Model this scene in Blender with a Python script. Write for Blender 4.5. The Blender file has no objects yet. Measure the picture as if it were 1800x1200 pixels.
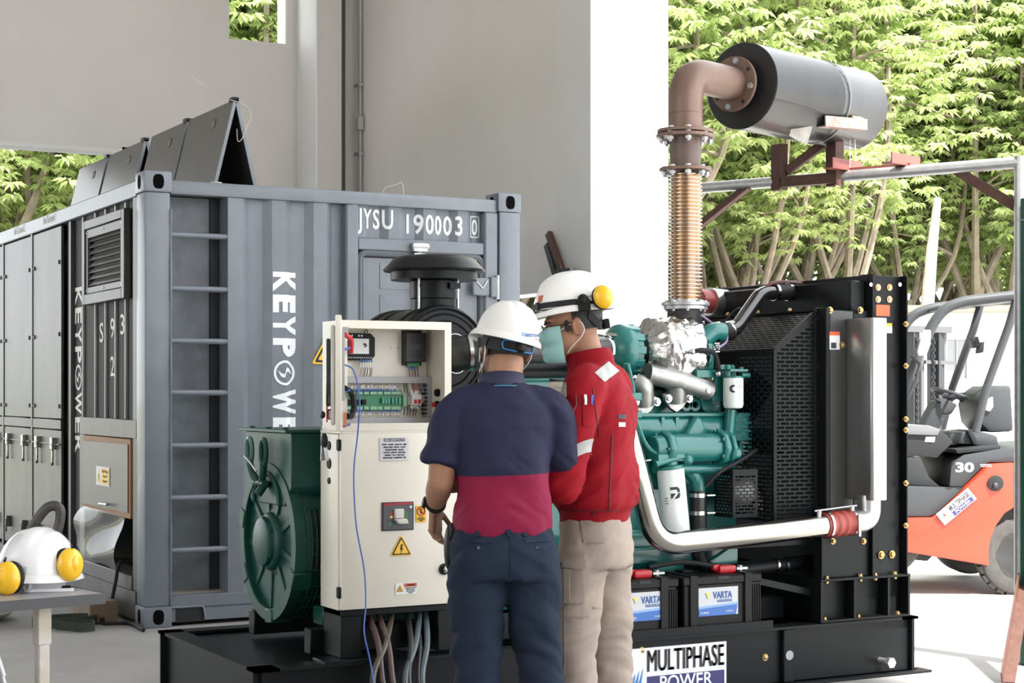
import bpy, bmesh, math, random
from mathutils import Vector, Matrix, noise as mnoise
SC = bpy.context.scene
COL = SC.collection
PI = math.pi
R = math.radians

# ---------------------------------------------------------------- camera, sky, sun, exposure
cam = bpy.data.objects.new('camera', bpy.data.cameras.new('camera'))
COL.objects.link(cam)
cam.location = (0, 0, 1.33)
cam.rotation_euler = (R(90), 0, R(-28.6))
cam.data.sensor_width = 36
cam.data.lens = 36 * 3000 / 1800
cam.data.shift_y = 90 / 1800
cam.data.clip_end = 400
SC.camera = cam
w = bpy.data.worlds.new('sky'); SC.world = w
w.use_nodes = True
bg = w.node_tree.nodes['Background']
bg.inputs['Color'].default_value = (0.93, 0.965, 1.0, 1)
bg.inputs['Strength'].default_value = 3.7
sd = bpy.data.lights.new('sun', 'SUN'); sd.energy = 18.0; sd.angle = R(3); sd.color = (1, 0.97, 0.90)
sun = bpy.data.objects.new('sun', sd); COL.objects.link(sun)
sun.rotation_euler = Vector((0.12, -0.55, 0.83)).to_track_quat('Z', 'Y').to_euler()
sun.location = (6, -4, 20)
SC.view_settings.view_transform = 'Standard'
SC.view_settings.look = 'None'
SC.view_settings.gamma = 1
SC.view_settings.use_curve_mapping = False
SC.view_settings.exposure = 0.13

# ---------------------------------------------------------------- materials
MATS = {}
def M(name, col, rough=0.5, metal=0.0, var=0.0, vs=6.0, bump=0.0, bs=40.0, coat=0.0, spec=0.5, col2=None, stretch=None, emit=0, trans=0, alpha=1):
    """procedural principled material: noise between col and col2 (or darker col), optional noise bump"""
    if name in MATS: return MATS[name]
    m = bpy.data.materials.new(name); m.use_nodes = True
    nt = m.node_tree; b = nt.nodes['Principled BSDF']
    c = (*col, 1)
    b.inputs['Base Color'].default_value = c
    b.inputs['Roughness'].default_value = rough
    b.inputs['Metallic'].default_value = metal
    b.inputs['Specular IOR Level'].default_value = spec
    b.inputs['Coat Weight'].default_value = coat
    b.inputs['Coat Roughness'].default_value = 0.08
    b.inputs['Transmission Weight'].default_value = trans
    b.inputs['Alpha'].default_value = alpha
    tc = None
    def coords():
        t = nt.nodes.new('ShaderNodeTexCoord'); mp = nt.nodes.new('ShaderNodeMapping')
        if stretch: mp.inputs['Scale'].default_value = stretch
        nt.links.new(t.outputs['Object'], mp.inputs['Vector']); return mp
    if var > 0 or col2:
        tc = coords()
        n = nt.nodes.new('ShaderNodeTexNoise'); n.inputs['Scale'].default_value = vs; n.inputs['Detail'].default_value = 6
        n.inputs['Roughness'].default_value = 0.62
        nt.links.new(tc.outputs['Vector'], n.inputs['Vector'])
        rp = nt.nodes.new('ShaderNodeValToRGB')
        rp.color_ramp.elements[0].position = 0.35; rp.color_ramp.elements[1].position = 0.68
        c2 = col2 if col2 else tuple(max(0, x * (1 - var)) for x in col)
        rp.color_ramp.elements[0].color = (*c2, 1); rp.color_ramp.elements[1].color = c
        nt.links.new(n.outputs['Fac'], rp.inputs['Fac']); nt.links.new(rp.outputs['Color'], b.inputs['Base Color'])
    if bump > 0:
        tc = tc or coords()
        n2 = nt.nodes.new('ShaderNodeTexNoise'); n2.inputs['Scale'].default_value = bs; n2.inputs['Detail'].default_value = 4
        nt.links.new(tc.outputs['Vector'], n2.inputs['Vector'])
        bp = nt.nodes.new('ShaderNodeBump'); bp.inputs['Strength'].default_value = bump; bp.inputs['Distance'].default_value = 0.01
        nt.links.new(n2.outputs['Fac'], bp.inputs['Height']); nt.links.new(bp.outputs['Normal'], b.inputs['Normal'])
    MATS[name] = m
    return m

# ---------------------------------------------------------------- mesh builder
def basis(z, up=None):
    z = Vector(z).normalized()
    if up is None: up = Vector((0, 0, 1)) if abs(z.z) < 0.95 else Vector((0, 1, 0))
    x = Vector(up).cross(z).normalized(); y = z.cross(x)
    return x, y, z

def catmull(pts, n=6):
    P = [Vector(p) for p in pts]
    if len(P) < 3: return P
    Q = [2 * P[0] - P[1]] + P + [2 * P[-1] - P[-2]]
    out = []
    for i in range(1, len(Q) - 2):
        a, b, c, d = Q[i-1], Q[i], Q[i+1], Q[i+2]
        for k in range(n):
            t = k / n
            out.append(0.5 * ((2*b) + (c-a)*t + (2*a-5*b+4*c-d)*t*t + (3*b-a-3*c+d)*t*t*t))
    out.append(P[-1]); return out

def fillet(pts, r, n=6):
    """polyline with its corners rounded by arcs"""
    P = [Vector(p) for p in pts]; out = [P[0]]
    for i in range(1, len(P) - 1):
        a, b, c = P[i-1], P[i], P[i+1]
        u = (a-b); v = (c-b); k = min(r, u.length*0.49, v.length*0.49)
        u.normalize(); v.normalize()
        p0 = b + u*k; p1 = b + v*k
        for j in range(n+1):
            t = j/n; out.append((1-t)*(1-t)*p0 + 2*t*(1-t)*b + t*t*p1)
    out.append(P[-1]); return out

class MB:
    def __init__(s): s.v = []; s.f = []
    def add(s, vs, fs):
        o = len(s.v); s.v += [tuple(p) for p in vs]; s.f += [tuple(i + o for i in q) for q in fs]; return s
    def box(s, x0, x1, y0, y1, z0, z1, T=None):
        vs = [Vector((x, y, z)) for x in (x0, x1) for y in (y0, y1) for z in (z0, z1)]
        if T: vs = [T @ p for p in vs]
        return s.add(vs, [(0,1,3,2),(4,6,7,5),(0,4,5,1),(2,3,7,6),(0,2,6,4),(1,5,7,3)])
    def prism(s, poly, d0, d1, fr):
        """2-D polygon (in frame x,y) extruded along frame z from d0 to d1; fr = (origin, x, y, z)"""
        o, x, y, z = [Vector(k) for k in fr]; n = len(poly)
        vs = [o + x*a + y*b + z*d0 for a, b in poly] + [o + x*a + y*b + z*d1 for a, b in poly]
        fs = [tuple(range(n-1, -1, -1)), tuple(range(n, 2*n))] + [(i, (i+1) % n, n + (i+1) % n, n + i) for i in range(n)]
        return s.add(vs, fs)
    def rings(s, rings, cap0=True, cap1=True, closed=True):
        n = len(rings[0]); vs = [p for r in rings for p in r]; fs = []
        for k in range(len(rings)-1):
            for i in range(n if closed else n-1):
                j = (i+1) % n; fs.append((k*n+i, k*n+j, (k+1)*n+j, (k+1)*n+i))
        if cap0: fs.append(tuple(range(n-1, -1, -1)))
        if cap1: fs.append(tuple(range((len(rings)-1)*n, len(rings)*n)))
        return s.add(vs, fs)
    def lathe(s, prof, o, axis, n=20, cap0=True, cap1=True, a0=0, a1=2*PI, up=None):
        """prof: (radius, height along axis)"""
        x, y, z = basis(axis, up); o = Vector(o); full = abs(a1-a0-2*PI) < 1e-6
        m = n if full else n+1
        rs = [[o + z*h + (x*math.cos(a0+(a1-a0)*i/n) + y*math.sin(a0+(a1-a0)*i/n))*max(r, 1e-5) for i in range(m)] for r, h in prof]
        return s.rings(rs, cap0, cap1, full)
    def cyl(s, p0, p1, r0, r1=None, n=14):
        p0 = Vector(p0); p1 = Vector(p1); d = p1-p0
        return s.lathe([(r0, 0), (r0 if r1 is None else r1, d.length)], p0, d, n)
    def tube(s, pts, r, n=8, cap=True):
        P = [Vector(p) for p in pts]; rs = []; x = None
        for i, p in enumerate(P):
            t = (P[min(i+1, len(P)-1)] - P[max(i-1, 0)]).normalized()
            if x is None: x, y, _ = basis(t)
            else:
                x = (x - t*x.dot(t)).normalized(); y = t.cross(x)
            rr = r[i] if isinstance(r, (list, tuple)) else (r(i/(len(P)-1)) if callable(r) else r)
            rs.append([p + (x*math.cos(2*PI*k/n) + y*math.sin(2*PI*k/n))*rr for k in range(n)])
        return s.rings(rs, cap, cap)
    def strip(s, pts, wv, th):
        """flat band of width vector wv and thickness th along a path"""
        P = [Vector(p) for p in pts]; wv = Vector(wv); rs = []
        for i, p in enumerate(P):
            t = (P[min(i+1, len(P)-1)] - P[max(i-1, 0)]).normalized()
            nn = t.cross(wv).normalized()*th/2
            rs.append([p-wv/2-nn, p+wv/2-nn, p+wv/2+nn, p-wv/2+nn])
        return s.rings(rs)
    def ell(s, c, rx, ry, rz, nu=16, nv=10, T=None):
        vs = []; c = Vector(c)
        rs = []
        for k in range(nv+1):
            ph = -PI/2 + PI*k/nv
            ring = [Vector((rx*math.cos(ph)*math.cos(2*PI*i/nu), ry*math.cos(ph)*math.sin(2*PI*i/nu), rz*math.sin(ph))) for i in range(nu)]
            if k in (0, nv): ring = [q*1 + Vector((0.0005*math.cos(2*PI*i/nu), 0.0005*math.sin(2*PI*i/nu), 0)) for i, q in enumerate(ring)]
            rs.append([c + (T @ q if T else q) for q in ring])
        return s.rings(rs)
    def sweep(s, prof, p0, p1, up=None):
        """2-D profile swept straight from p0 to p1"""
        p0 = Vector(p0); p1 = Vector(p1); x, y, z = basis(p1-p0, up)
        return s.prism(prof, 0, (p1-p0).length, (p0, x, y, z))
    def bar(s, p0, p1, w, h, up=None):
        return s.sweep([(-w/2, -h/2), (w/2, -h/2), (w/2, h/2), (-w/2, h/2)], p0, p1, up)
    def angle(s, p0, p1, w, h, t, up=None):
        return s.sweep([(0, 0), (w, 0), (w, t), (t, t), (t, h), (0, h)], p0, p1, up)
    def chan(s, p0, p1, w, h, t, up=None):
        return s.sweep([(0, 0), (w, 0), (w, t), (t, t), (t, h-t), (w, h-t), (w, h), (0, h)], p0, p1, up)
    def xf(s, T):
        s.v = [tuple(T @ Vector(p)) for p in s.v]; return s

ORG = {}
def tag(o, label=None, cat=None, group=None, kind=None):
    if label: o['label'] = label
    if cat: o['category'] = cat
    if group: o['group'] = group
    if kind: o['kind'] = kind
    return o
def thing(name, label, cat, loc, group=None, rz=0, kind=None):
    o = bpy.data.objects.new(name, None); COL.objects.link(o); o.location = loc; o.rotation_euler = (0, 0, rz)
    o.empty_display_size = 0.1
    ORG[o.name] = Vector(loc)
    return tag(o, label, cat, group, kind)
def link(name, me, parent=None, base=None):
    o = bpy.data.objects.new(name, me); COL.objects.link(o)
    if parent is not None:
        o.parent = parent; ORG[o.name] = ORG[parent.name]
    else:
        ORG[o.name] = Vector(base) if base is not None else Vector((0, 0, 0)); o.location = ORG[o.name]
    return o
def part(name, mb, mat, parent=None, ang=38, bev=0, seg=1, label=None, cat=None, group=None, kind=None, local=False, recalc=True):
    """link a builder as ONE mesh object. world coordinates in, origin = its thing's base (or its own base centre)"""
    base = None
    if parent is not None: off = ORG[parent.name]
    else:
        xs, ys, zs = zip(*mb.v); base = Vector(((min(xs)+max(xs))/2, (min(ys)+max(ys))/2, min(zs))); off = base
    if local: off = Vector((0, 0, 0))
    me = bpy.data.meshes.new(name)
    me.from_pydata([(p[0]-off.x, p[1]-off.y, p[2]-off.z) for p in mb.v], [], mb.f)
    if recalc or bev:
        bm = bmesh.new(); bm.from_mesh(me)
        if bev:
            es = [e for e in bm.edges if len(e.link_faces) == 2 and e.calc_face_angle(0) > R(40)]
            bmesh.ops.recalc_face_normals(bm, faces=bm.faces)
            bmesh.ops.bevel(bm, geom=es, offset=bev, segments=seg, affect='EDGES', clamp_overlap=True, profile=0.6)
        bmesh.ops.recalc_face_normals(bm, faces=bm.faces)
        bm.to_mesh(me); bm.free()
    if mat: me.materials.append(mat)
    if ang:
        me.shade_smooth(); me.set_sharp_from_angle(angle=R(ang))
    o = link(name, me, parent, base)
    return tag(o, label, cat, group, kind)
def pbox(name, b, mat, parent, bev=0.003, **k):
    return part(name, MB().box(*b), mat, parent, bev=bev, **k)
def clone(o, parent, off=(0, 0, 0), mat=None):
    """another part sharing the mesh of o, shifted"""
    c = o.copy(); COL.objects.link(c); c.parent = parent; c.location = Vector(o.location) + Vector(off)
    ORG[c.name] = ORG[parent.name]
    return c
def copy_tree(o, parent=None):
    c = o.copy(); COL.objects.link(c); c.parent = parent
    ORG[c.name] = ORG[o.name]
    for ch in list(o.children): copy_tree(ch, c)
    return c

# ---------------------------------------------------------------- lettering (flat print with a hair of thickness)
def text_mesh(body, size, width=None, bold=0.0, ext=0.0006, space=1.0, line=1.0, align='CENTER'):
    cu = bpy.data.curves.new('txt', 'FONT'); cu.body = body; cu.size = size; cu.align_x = align; cu.align_y = 'CENTER'
    cu.extrude = ext; cu.offset = bold; cu.space_character = space; cu.space_line = line; cu.resolution_u = 3
    ob = bpy.data.objects.new('txt', cu); COL.objects.link(ob)
    dg = bpy.context.evaluated_depsgraph_get()
    me = bpy.data.meshes.new_from_object(ob.evaluated_get(dg))
    bpy.data.objects.remove(ob); bpy.data.curves.remove(cu)
    xs = [v.co.x for v in me.vertices] or [0, 1]
    w0 = max(xs) - min(xs); cx = (max(xs)+min(xs))/2
    ys = [v.co.y for v in me.vertices] or [0]; cy = (max(ys)+min(ys))/2
    k = width / w0 if width else 1
    mb = MB(); mb.v = [((v.co.x-cx)*k if align == 'CENTER' else v.co.x*k, v.co.y-cy, v.co.z) for v in me.vertices]; mb.f = [tuple(p.vertices) for p in me.polygons]
    bpy.data.meshes.remove(me)
    return mb
def frame(o, x, y):
    x = Vector(x).normalized(); y = Vector(y).normalized(); z = x.cross(y)
    return Matrix(((x.x, y.x, z.x, o[0]), (x.y, y.y, z.y, o[1]), (x.z, y.z, z.z, o[2]), (0, 0, 0, 1)))
def letters(name, body, size, o, x, y, mat, parent, width=None, bold=0.0, shape=None, **k):
    mb = text_mesh(body, size, width, bold, **k); T = frame(o, x, y)
    mb.xf(T)
    if shape: shape(mb)
    return part(name, mb, mat, parent, ang=0, recalc=False)
def plate(name, w, h, o, x, y, mat, parent, th=0.002, bev=0.0):
    """thin rectangular plate centred at o"""
    T = frame(o, x, y)
    return part(name, MB().box(-w/2, w/2, -h/2, h/2, -th/2, th/2, T), mat, parent, bev=bev)
def flat_poly(name, poly, o, x, y, mat, parent, th=0.0016):
    T = frame(o, x, y); mb = MB()
    mb.prism(poly, -th/2, th/2, ((0,0,0),(1,0,0),(0,1,0),(0,0,1))); mb.xf(T)
    return part(name, mb, mat, parent)
BOLT = [(-.10,1),(.42,1),(.12,.25),(.45,.25),(-.22,-1),(-.02,-.1),(-.35,-.1)]
def rtri(s, r):
    """equilateral triangle with rounded corners, side s"""
    h = s*math.sqrt(3)/2; pts = [(-s/2, -h/3), (s/2, -h/3), (0, 2*h/3)]
    return [(p.x, p.y) for p in fillet([Vector((*pts[0], 0))*.5+Vector((*pts[2], 0))*.5] + [Vector((*q, 0)) for q in pts] + [Vector((*pts[0], 0))*.5+Vector((*pts[2], 0))*.5], r, 4)[:-1]]
def warning_triangle(parent, s, o, x, y, name='warning_sign'):
    z = Vector(x).normalized().cross(Vector(y).normalized()); o = Vector(o)
    p = flat_poly(name, rtri(s, s*.1), o, x, y, M('sign_yellow', (.85, .50, .03), .45), parent)
    k = flat_poly('sign_border', rtri(s*.86, s*.07), o + z*.0012, x, y, M('sign_black', (.012, .012, .012), .5), p)
    flat_poly('sign_field', rtri(s*.68, s*.045), o + z*.0024, x, y, M('sign_yellow', (.85, .50, .03), .45), p)
    flat_poly('bolt_symbol', [(a*s*.17, b*s*.2 - s*.02) for a, b in BOLT], o + z*.0036, x, y, M('sign_black', (.012, .012, .012), .5), p)
    return p
def hexbolt(mb, o, axis, r=0.011, h=0.008, washer=True):
    x, y, z = basis(axis); o = Vector(o)
    if washer: mb.lathe([(r*1.5, 0), (r*1.5, 0.002)], o, axis, 12)
    mb.lathe([(r, 0.002), (r, h), (r*.8, h+.001)], o, axis, 6)
    return mb
# ---------------------------------------------------------------- the setting
m_floor = M('concrete_floor', (.34, .33, .318), .62, col2=(.26, .252, .245), vs=1.3, bump=.06, bs=60)
m_wall = M('wall_paint', (.66, .63, .60), .8, col2=(.61, .582, .552), vs=.7, bump=.04, bs=30)
m_white = M('white_column_paint', (.72, .71, .69), .75, var=.05, vs=1.5)
m_pave = M('outside_concrete', (.50, .49, .47), .75, col2=(.42, .41, .39), vs=.8)
m_litter = M('forest_floor', (.20, .17, .10), .9, col2=(.11, .14, .05), vs=.9, bump=.4, bs=6)
def struct(name, mb, mat, label=None, **k):
    return part(name, mb, mat, None, kind='structure', label=label, **k)
struct('floor', MB().box(-9, 6.9, -9, 16.5, -.3, 0), m_floor)
struct('ground_yard', MB().box(-45, 60, -45, 21, -.6, -.30).box(6.9, 60, -45, 21, -.31, -.004).box(-45, -9, -45, 21, -.31, -.004).box(-9, 6.9, -45, -9, -.31, -.004).box(-9, 6.9, 16.5, 21, -.31, -.004), m_pave)
struct('ground_forest', MB().box(-90, 130, 21, 160, -.62, -.02), m_litter)
fr = MB()
for k in range(4): fr.box(6.9 + .01, 24, 1.5 + 5*k, 1.512 + 5*k, -.006, -.0035)
struct('trim_1', fr, M('expansion_joint', (.16, .15, .14), .9))
# back wall above the wide opening, with its small window hole
YB = 14.2
bw = MB().box(-4, 4.943, YB, YB+.2, 3.38, 6.6).box(5.474, 6.1, YB, YB+.2, 3.0, 6.6).box(4.943, 5.474, YB, YB+.2, 3.0, 4.41).box(4.0, 4.943, YB, YB+.2, 3.0, 3.4).box(4.943, 5.474, YB, YB+.2, 5.6, 6.6)
struct('wall_back', bw, m_wall)
struct('trim_2', MB().box(-4, 4.0, YB-.012, YB+.21, 3.345, 3.379), m_white)
wf = MB().box(4.943, 5.474, YB+.02, YB+.2, 4.39, 4.411).box(5.462, 5.475, YB-.004, YB+.2, 4.41, 5.6)
struct('window_1', wf, m_white)
struct('column_back', MB().box(5.576, 5.81, 13.75, YB, 0, 6.6), m_wall, bev=.004)
struct('lit_face_strip', MB().box(5.566, 5.5765, 13.742, YB, 0, 6.6), M('lit_face_white', (.85, .85, .85), .7))  # white strip paints in the light falling on the column's left face
struct('trim_3', MB().box(5.83, 5.885, 13.85, 13.92, 0, 6.6), M('dark_grey_strip', (.075, .08, .085), .5))  # narrow dark grey strip beside the column
struct('trim_4', MB().box(5.885, 6.0, 13.9, YB, 0, 6.6), m_wall)
# right-hand wall over a low opening, running towards the camera to the white column
struct('wall_right', MB().box(6.0, 6.2, 10.1, YB+.2, 2.07, 6.6), M('wall_paint_stained', (.76, .73, .695), .8, col2=(.68, .65, .615), vs=.45, stretch=(1, 1, .5), bump=.04, bs=30))
struct('trim_5', MB().box(5.985, 6.215, 10.1, YB, 2.04, 2.072), m_white)
struct('column_right', MB().box(5.99, 6.617, 9.87, 10.35, 0, 6.6), m_white, bev=.006)
struct('ceiling', MB().box(-4, 6.35, -3.5, YB+.4, 6.6, 6.75), M('ceiling_paint', (.55, .55, .54), .85))
# conduit with boxes down the far end of the wall
cd = thing('electrical_conduit', 'thin grey metal conduit with junction box on the shaded wall corner', 'conduit', (5.97, 13.72, 0))
part('pipe', MB().tube([(5.972, 13.72, .6), (5.972, 13.72, 6.5)], .012).tube([(5.972, 13.77, .6), (5.972, 13.77, 6.5)], .008), M('grey_conduit', (.42, .41, .40), .5), cd)
for z in (4.0, 3.4): pbox('clamp', (5.945, 5.988, 13.69, 13.80, z, z+.03), M('galvanised', (.50, .51, .52), .42, .75, var=.2, vs=25), cd)
pbox('junction_box', (5.94, 5.988, 13.68, 13.76, 3.62, 3.74), M('grey_conduit', (.42, .41, .40), .5), cd)
# rusty bracket left on the wall end
rb = thing('steel_bracket', 'dark rusty steel angle bracket leaning against the wall above the helmet', 'bracket', (5.9, 10.2, 2.07))
m_rust = M('red_oxide_steel', (.065, .022, .016), .62, col2=(.095, .042, .028), vs=18, bump=.12, bs=80)
part('angle_bar', MB().angle((5.93, 10.35, 2.46), (5.93, 10.15, 2.16), .05, .035, .006, up=(1, 0, 0)), m_rust, rb)
part('angle_bar', MB().angle((5.93, 10.37, 2.38), (5.93, 10.20, 2.08), .05, .035, .006, up=(1, 0, 0)), M('dark_steel', (.02, .021, .024), .45), rb)
part('strap_plate', MB().box(5.90, 5.95, 10.0, 10.2, 2.14, 2.18).box(5.90, 5.95, 10.0, 10.03, 2.06, 2.15).box(5.90, 5.95, 10.12, 10.16, 2.06, 2.15), M('dark_steel', (.02, .021, .024), .45), rb)
# unseen walls added to darken the left side; gap in one brightens the right wall
struct('wall_left_unseen', MB().box(-4.2, -4.0, -3.7, 3.0, 0, 6.6).box(-4.2, -4.0, 6.8, 14.2, 0, 6.6).box(-4.2, -4.0, 3.0, 6.8, 4.2, 6.6), m_wall)
struct('wall_front_unseen', MB().box(-4.2, 2.4, -3.7, -3.5, 0, 6.6), m_wall)
# ---------------------------------------------------------------- container
XL, XR, YF, YE, HT = 2.78, 5.21, 9.43, 15.49, 2.585
m_cgrey = M('container_grey', (.165, .185, .215), .42, var=.13, vs=7, bump=.03, bs=25, coat=.15)
m_cdark = M('container_inner_dark', (.012, .013, .015), .6)
m_cside = M('container_side_metal', (.085, .082, .077), .40, .15, col2=(.045, .045, .044), vs=3.5, stretch=(1, 1, .35), spec=.32)
m_print = M('white_print', (.78, .80, .82), .6)
m_sideprint = M('grey_print', (.62, .61, .58), .5)
m_rib = M('worn_rib_metal', (.26, .248, .23), .4, .2, var=.2, vs=6)
m_black = M('black_paint', (.008, .009, .010), .38, spec=.17)
m_blackp = M('black_plastic', (.009, .009, .010), .45, spec=.2)
m_rubber = M('black_rubber', (.012, .012, .013), .62, spec=.3)
m_galv = M('galvanised', (.50, .51, .52), .42, .75, var=.2, vs=25)
m_chrome = M('bright_steel', (.55, .55, .55), .22, 1.0)
CT = thing('shipping_container', 'slate grey corrugated container housing with white vertical lettering and ladder recess', 'container', ((XL+XR)/2, (YF+YE)/2, 0))
# corner posts and castings
def casting(x0, y0, z0, zs, hole):
    mb = MB().box(x0, x0+.165, y0, y0+.18, z0, z0+.12)
    o = part('corner_casting', mb, m_cgrey, CT, bev=.012, seg=2)
    n = 16
    def slot(o3, x, y, a, b):
        pts = [(a*math.copysign(abs(math.cos(t))**.7, math.cos(t)), b*math.copysign(abs(math.sin(t))**.8, math.sin(t))) for t in [2*PI*i/n for i in range(n)]]
        part('lifting_hole', MB().prism(pts, -.004, .0015, (o3, x, y, Vector(x).cross(Vector(y)))), M('hole_black', (.003, .003, .003), .9, spec=.05), o)
    slot((x0+.085, y0, z0+.06), (1,0,0), (0,0,1), .032, .042)
    slot((x0, y0+.09, z0+.06), (0,-1,0), (0,0,1), .028, .04)
for x0 in (XL, XR-.165):
    for z0 in (0, HT-.12): casting(x0, YF, z0, 1, True)
    casting(x0, YE-.18, HT-.12, 1, False); casting(x0, YE-.18, 0, 1, False)
for x0 in (XL+.006, XR-.155):
    pbox('corner_post', (x0, x0+.149, YF+.004, YF+.17, .12, HT-.12), m_cgrey, CT, .012, seg=2)
    pbox('corner_post', (x0, x0+.149, YE-.17, YE, .12, HT-.12), m_cgrey, CT, .012)
weld = MB().tube([(XL+.158, YF+.001 + .001*math.sin(i*2.1), .12+i*.075) for i in range(31)], lambda t: .0055+.0018*math.sin(t*160), 6)
part('weld_seam', weld, m_cgrey, CT)
# rails
pbox('top_rail', (XL+.16, XR-.16, YF+.02, YF+.12, HT-.125, HT-.045), m_cgrey, CT, .012, seg=2)
pbox('bottom_rail', (XL+.16, XR-.16, YF+.015, YF+.12, .10, .175), m_cgrey, CT, .008)
bt = MB().box(XL+.36, XR-.37, YF+.02, YF+.04, .025, .10).box(XL+.16, XL+.19, YF+.02, YF+.04, .025, .10)
part('bottom_skirt', bt, m_cgrey, CT, bev=.003)
part('forklift_pocket', MB().box(XL+.185, XL+.365, YF+.025, YF+.3, .02, .105), m_cdark, CT)
fpe = MB().tube(fillet([(XL+.165, YF+.017, .108), (XL+.355, YF+.017, .108), (XL+.368, YF+.017, .03)], .02), .006, 6)
part('pocket_edge', fpe, m_cgrey, CT)
pbox('top_rail', (XL+.004, XL+.07, YF+.17, YE-.17, HT-.135, HT-.04), m_cgrey, CT, .006)
pbox('top_rail', (XR-.07, XR-.004, YF+.17, YE-.17, HT-.135, HT-.04), m_cgrey, CT, .006)
pbox('bottom_rail', (XL+.008, XL+.07, YF+.17, YE-.17, .03, .19), m_cgrey, CT, .006)
pbox('bottom_rail', (XR-.07, XR-.004, YF+.17, YE-.17, .03, .19), m_cgrey, CT, .006)
pbox('roof_panel', (XL+.03, XR-.03, YF+.05, YE-.03, HT-.075, HT-.05), m_cgrey, CT, 0)
pbox('floor_panel', (XL+.03, XR-.03, YF+.05, YE-.03, .12, .15), m_cdark, CT, 0)
pbox('inner_wall', (XL+.45, XL+.50, YF+.18, YE-.05, .15, HT-.1), m_cdark, CT, 0)
pbox('far_side_wall', (XR-.05, XR-.03, YF+.1, YE-.03, .15, HT-.1), m_cgrey, CT, 0)
pbox('rear_wall', (XL+.05, XR-.05, YE-.06, YE-.03, .15, HT-.1), m_cgrey, CT, 0)
# corrugated end panels: y as a function of x
def corr(brk):
    def f(x):
        for (x0, y0), (x1, y1) in zip(brk, brk[1:]):
            if x0 <= x <= x1: return y0 + (y1-y0)*(x-x0)/(x1-x0) if x1 > x0 else y1
        return brk[0][1] if x < brk[0][0] else brk[-1][1]
    return f
def corr_breaks(x0, x1, per, dep, yo, flat=.30, sl=.20, ph=0.0):
    b = [(x0, yo)]; x = x0 - ph*per
    while x < x1 + per:
        for dx, dy in ((flat*per, 0), ((flat+sl)*per, dep), ((2*flat+sl)*per, dep), (per, 0)):
            if x0 < x+dx < x1: b.append((x+dx, yo+dy))
        x += per
    b.append((x1, b[-1][1])); return b
def corr_panel(name, brk, z0, z1, mat, parent):
    mb = MB(); t = .004; n = len(brk)
    vs = [(x, y, z) for z in (z0, z1) for x, y in brk] + [(x, y+t, z) for z in (z0, z1) for x, y in brk]
    fs = []
    for i in range(n-1):
        fs += [(i, i+1, n+i+1, n+i), (2*n+i, 3*n+i, 3*n+i+1, 2*n+i+1), (i, 2*n+i, 2*n+i+1, i+1), (n+i, n+i+1, 3*n+i+1, 3*n+i)]
    mb.add(vs, fs)
    return part(name, mb, mat, parent, ang=20)
B1 = corr_breaks(3.295, 4.03, .262, .042, YF+.035, .33, .17)
corr_panel('corrugated_panel', B1, .17, HT-.12, m_cgrey, CT)
B2 = corr_breaks(4.10, 4.955, .235, .03, YF+.045, .30, .20, .1)
corr_panel('corrugated_panel', B2, 2.262, HT-.12, m_cgrey, CT)
def wrap(brk, eps=.0025):
    f = corr(brk)
    def go(mb):
        me = bpy.data.meshes.new('t'); me.from_pydata(mb.v, [], mb.f); bm = bmesh.new(); bm.from_mesh(me)
        bmesh.ops.remove_doubles(bm, verts=bm.verts, dist=1e-6)
        for x, _ in brk[1:-1]:
            bmesh.ops.bisect_plane(bm, geom=bm.verts[:]+bm.edges[:]+bm.faces[:], plane_co=(x, 0, 0), plane_no=(1, 0, 0))
        bm.verts.index_update(); bm.faces.ensure_lookup_table()
        y0 = sum(v.co.y for v in bm.verts)/len(bm.verts)
        mb.v = [(v.co.x, f(v.co.x) - eps + (v.co.y-y0), v.co.z) for v in bm.verts]
        mb.f = [tuple(v.index for v in q.verts) for q in bm.faces]
        bm.free(); bpy.data.meshes.remove(me)
    return go
letters('lettering', 'JYSU', .165, (4.222, YF, 2.365), (1,0,0), (0,0,1), m_print, CT, width=.235, bold=.003, shape=wrap(B2), space=1.15)
letters('lettering', '190003', .165, (4.628, YF, 2.365), (1,0,0), (0,0,1), m_print, CT, width=.37, bold=.003, shape=wrap(B2), space=1.15)
letters('lettering', '0', .135, (4.912, YF, 2.365), (1,0,0), (0,0,1), m_print, CT, width=.04, bold=.002, shape=wrap(B2))
bx = MB()
for a in ((4.878, 4.884, 2.30, 2.435), (4.940, 4.946, 2.30, 2.435), (4.878, 4.946, 2.30, 2.306), (4.878, 4.946, 2.429, 2.435)):
    bx.box(a[0], a[1], YF-.0005, YF+.0005, a[2], a[3])
wrap(B2)(bx); part('lettering_frame', bx, m_print, CT, ang=0)
# KEYPOWER down the end panel; the O is a ring with an S-shaped flash
def swash(o, x, y, r, mat, parent, shape=None, name='lettering_emblem'):
    mb = MB(); T = frame(o, x, y); n = 28
    ring = [[(rr*math.cos(2*PI*i/n), rr*math.sin(2*PI*i/n)) for i in range(n)] for rr in (r, r*.80)]
    vs = [(a, b, z) for rg in ring for a, b in rg for z in (-.0006, .0006)]
    fs = []
    for i in range(n):
        j = (i+1) % n
        a, b, c, d = 2*i, 2*j, 2*n+2*j, 2*n+2*i
        fs += [(a, d, c, b), (a+1, b+1, c+1, d+1), (a, b, b+1, a+1), (d, d+1, c+1, c)]
    mb.add(vs, fs)
    s1 = [(.15,.80),(-.35,.42),(-.42,.12),(.12,-.05),(.02,-.35),(-.22,-.66),(.30,-.38),(.42,-.06),(-.08,.12),(-.1,.38)]
    mb.prism([(a*r, b*r) for a, b in s1], -.0006, .0006, ((0,0,0),(1,0,0),(0,1,0),(0,0,1)))
    mb.xf(T)
    if shape: shape(mb)
    return part(name, mb, mat, parent, ang=0)
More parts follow.
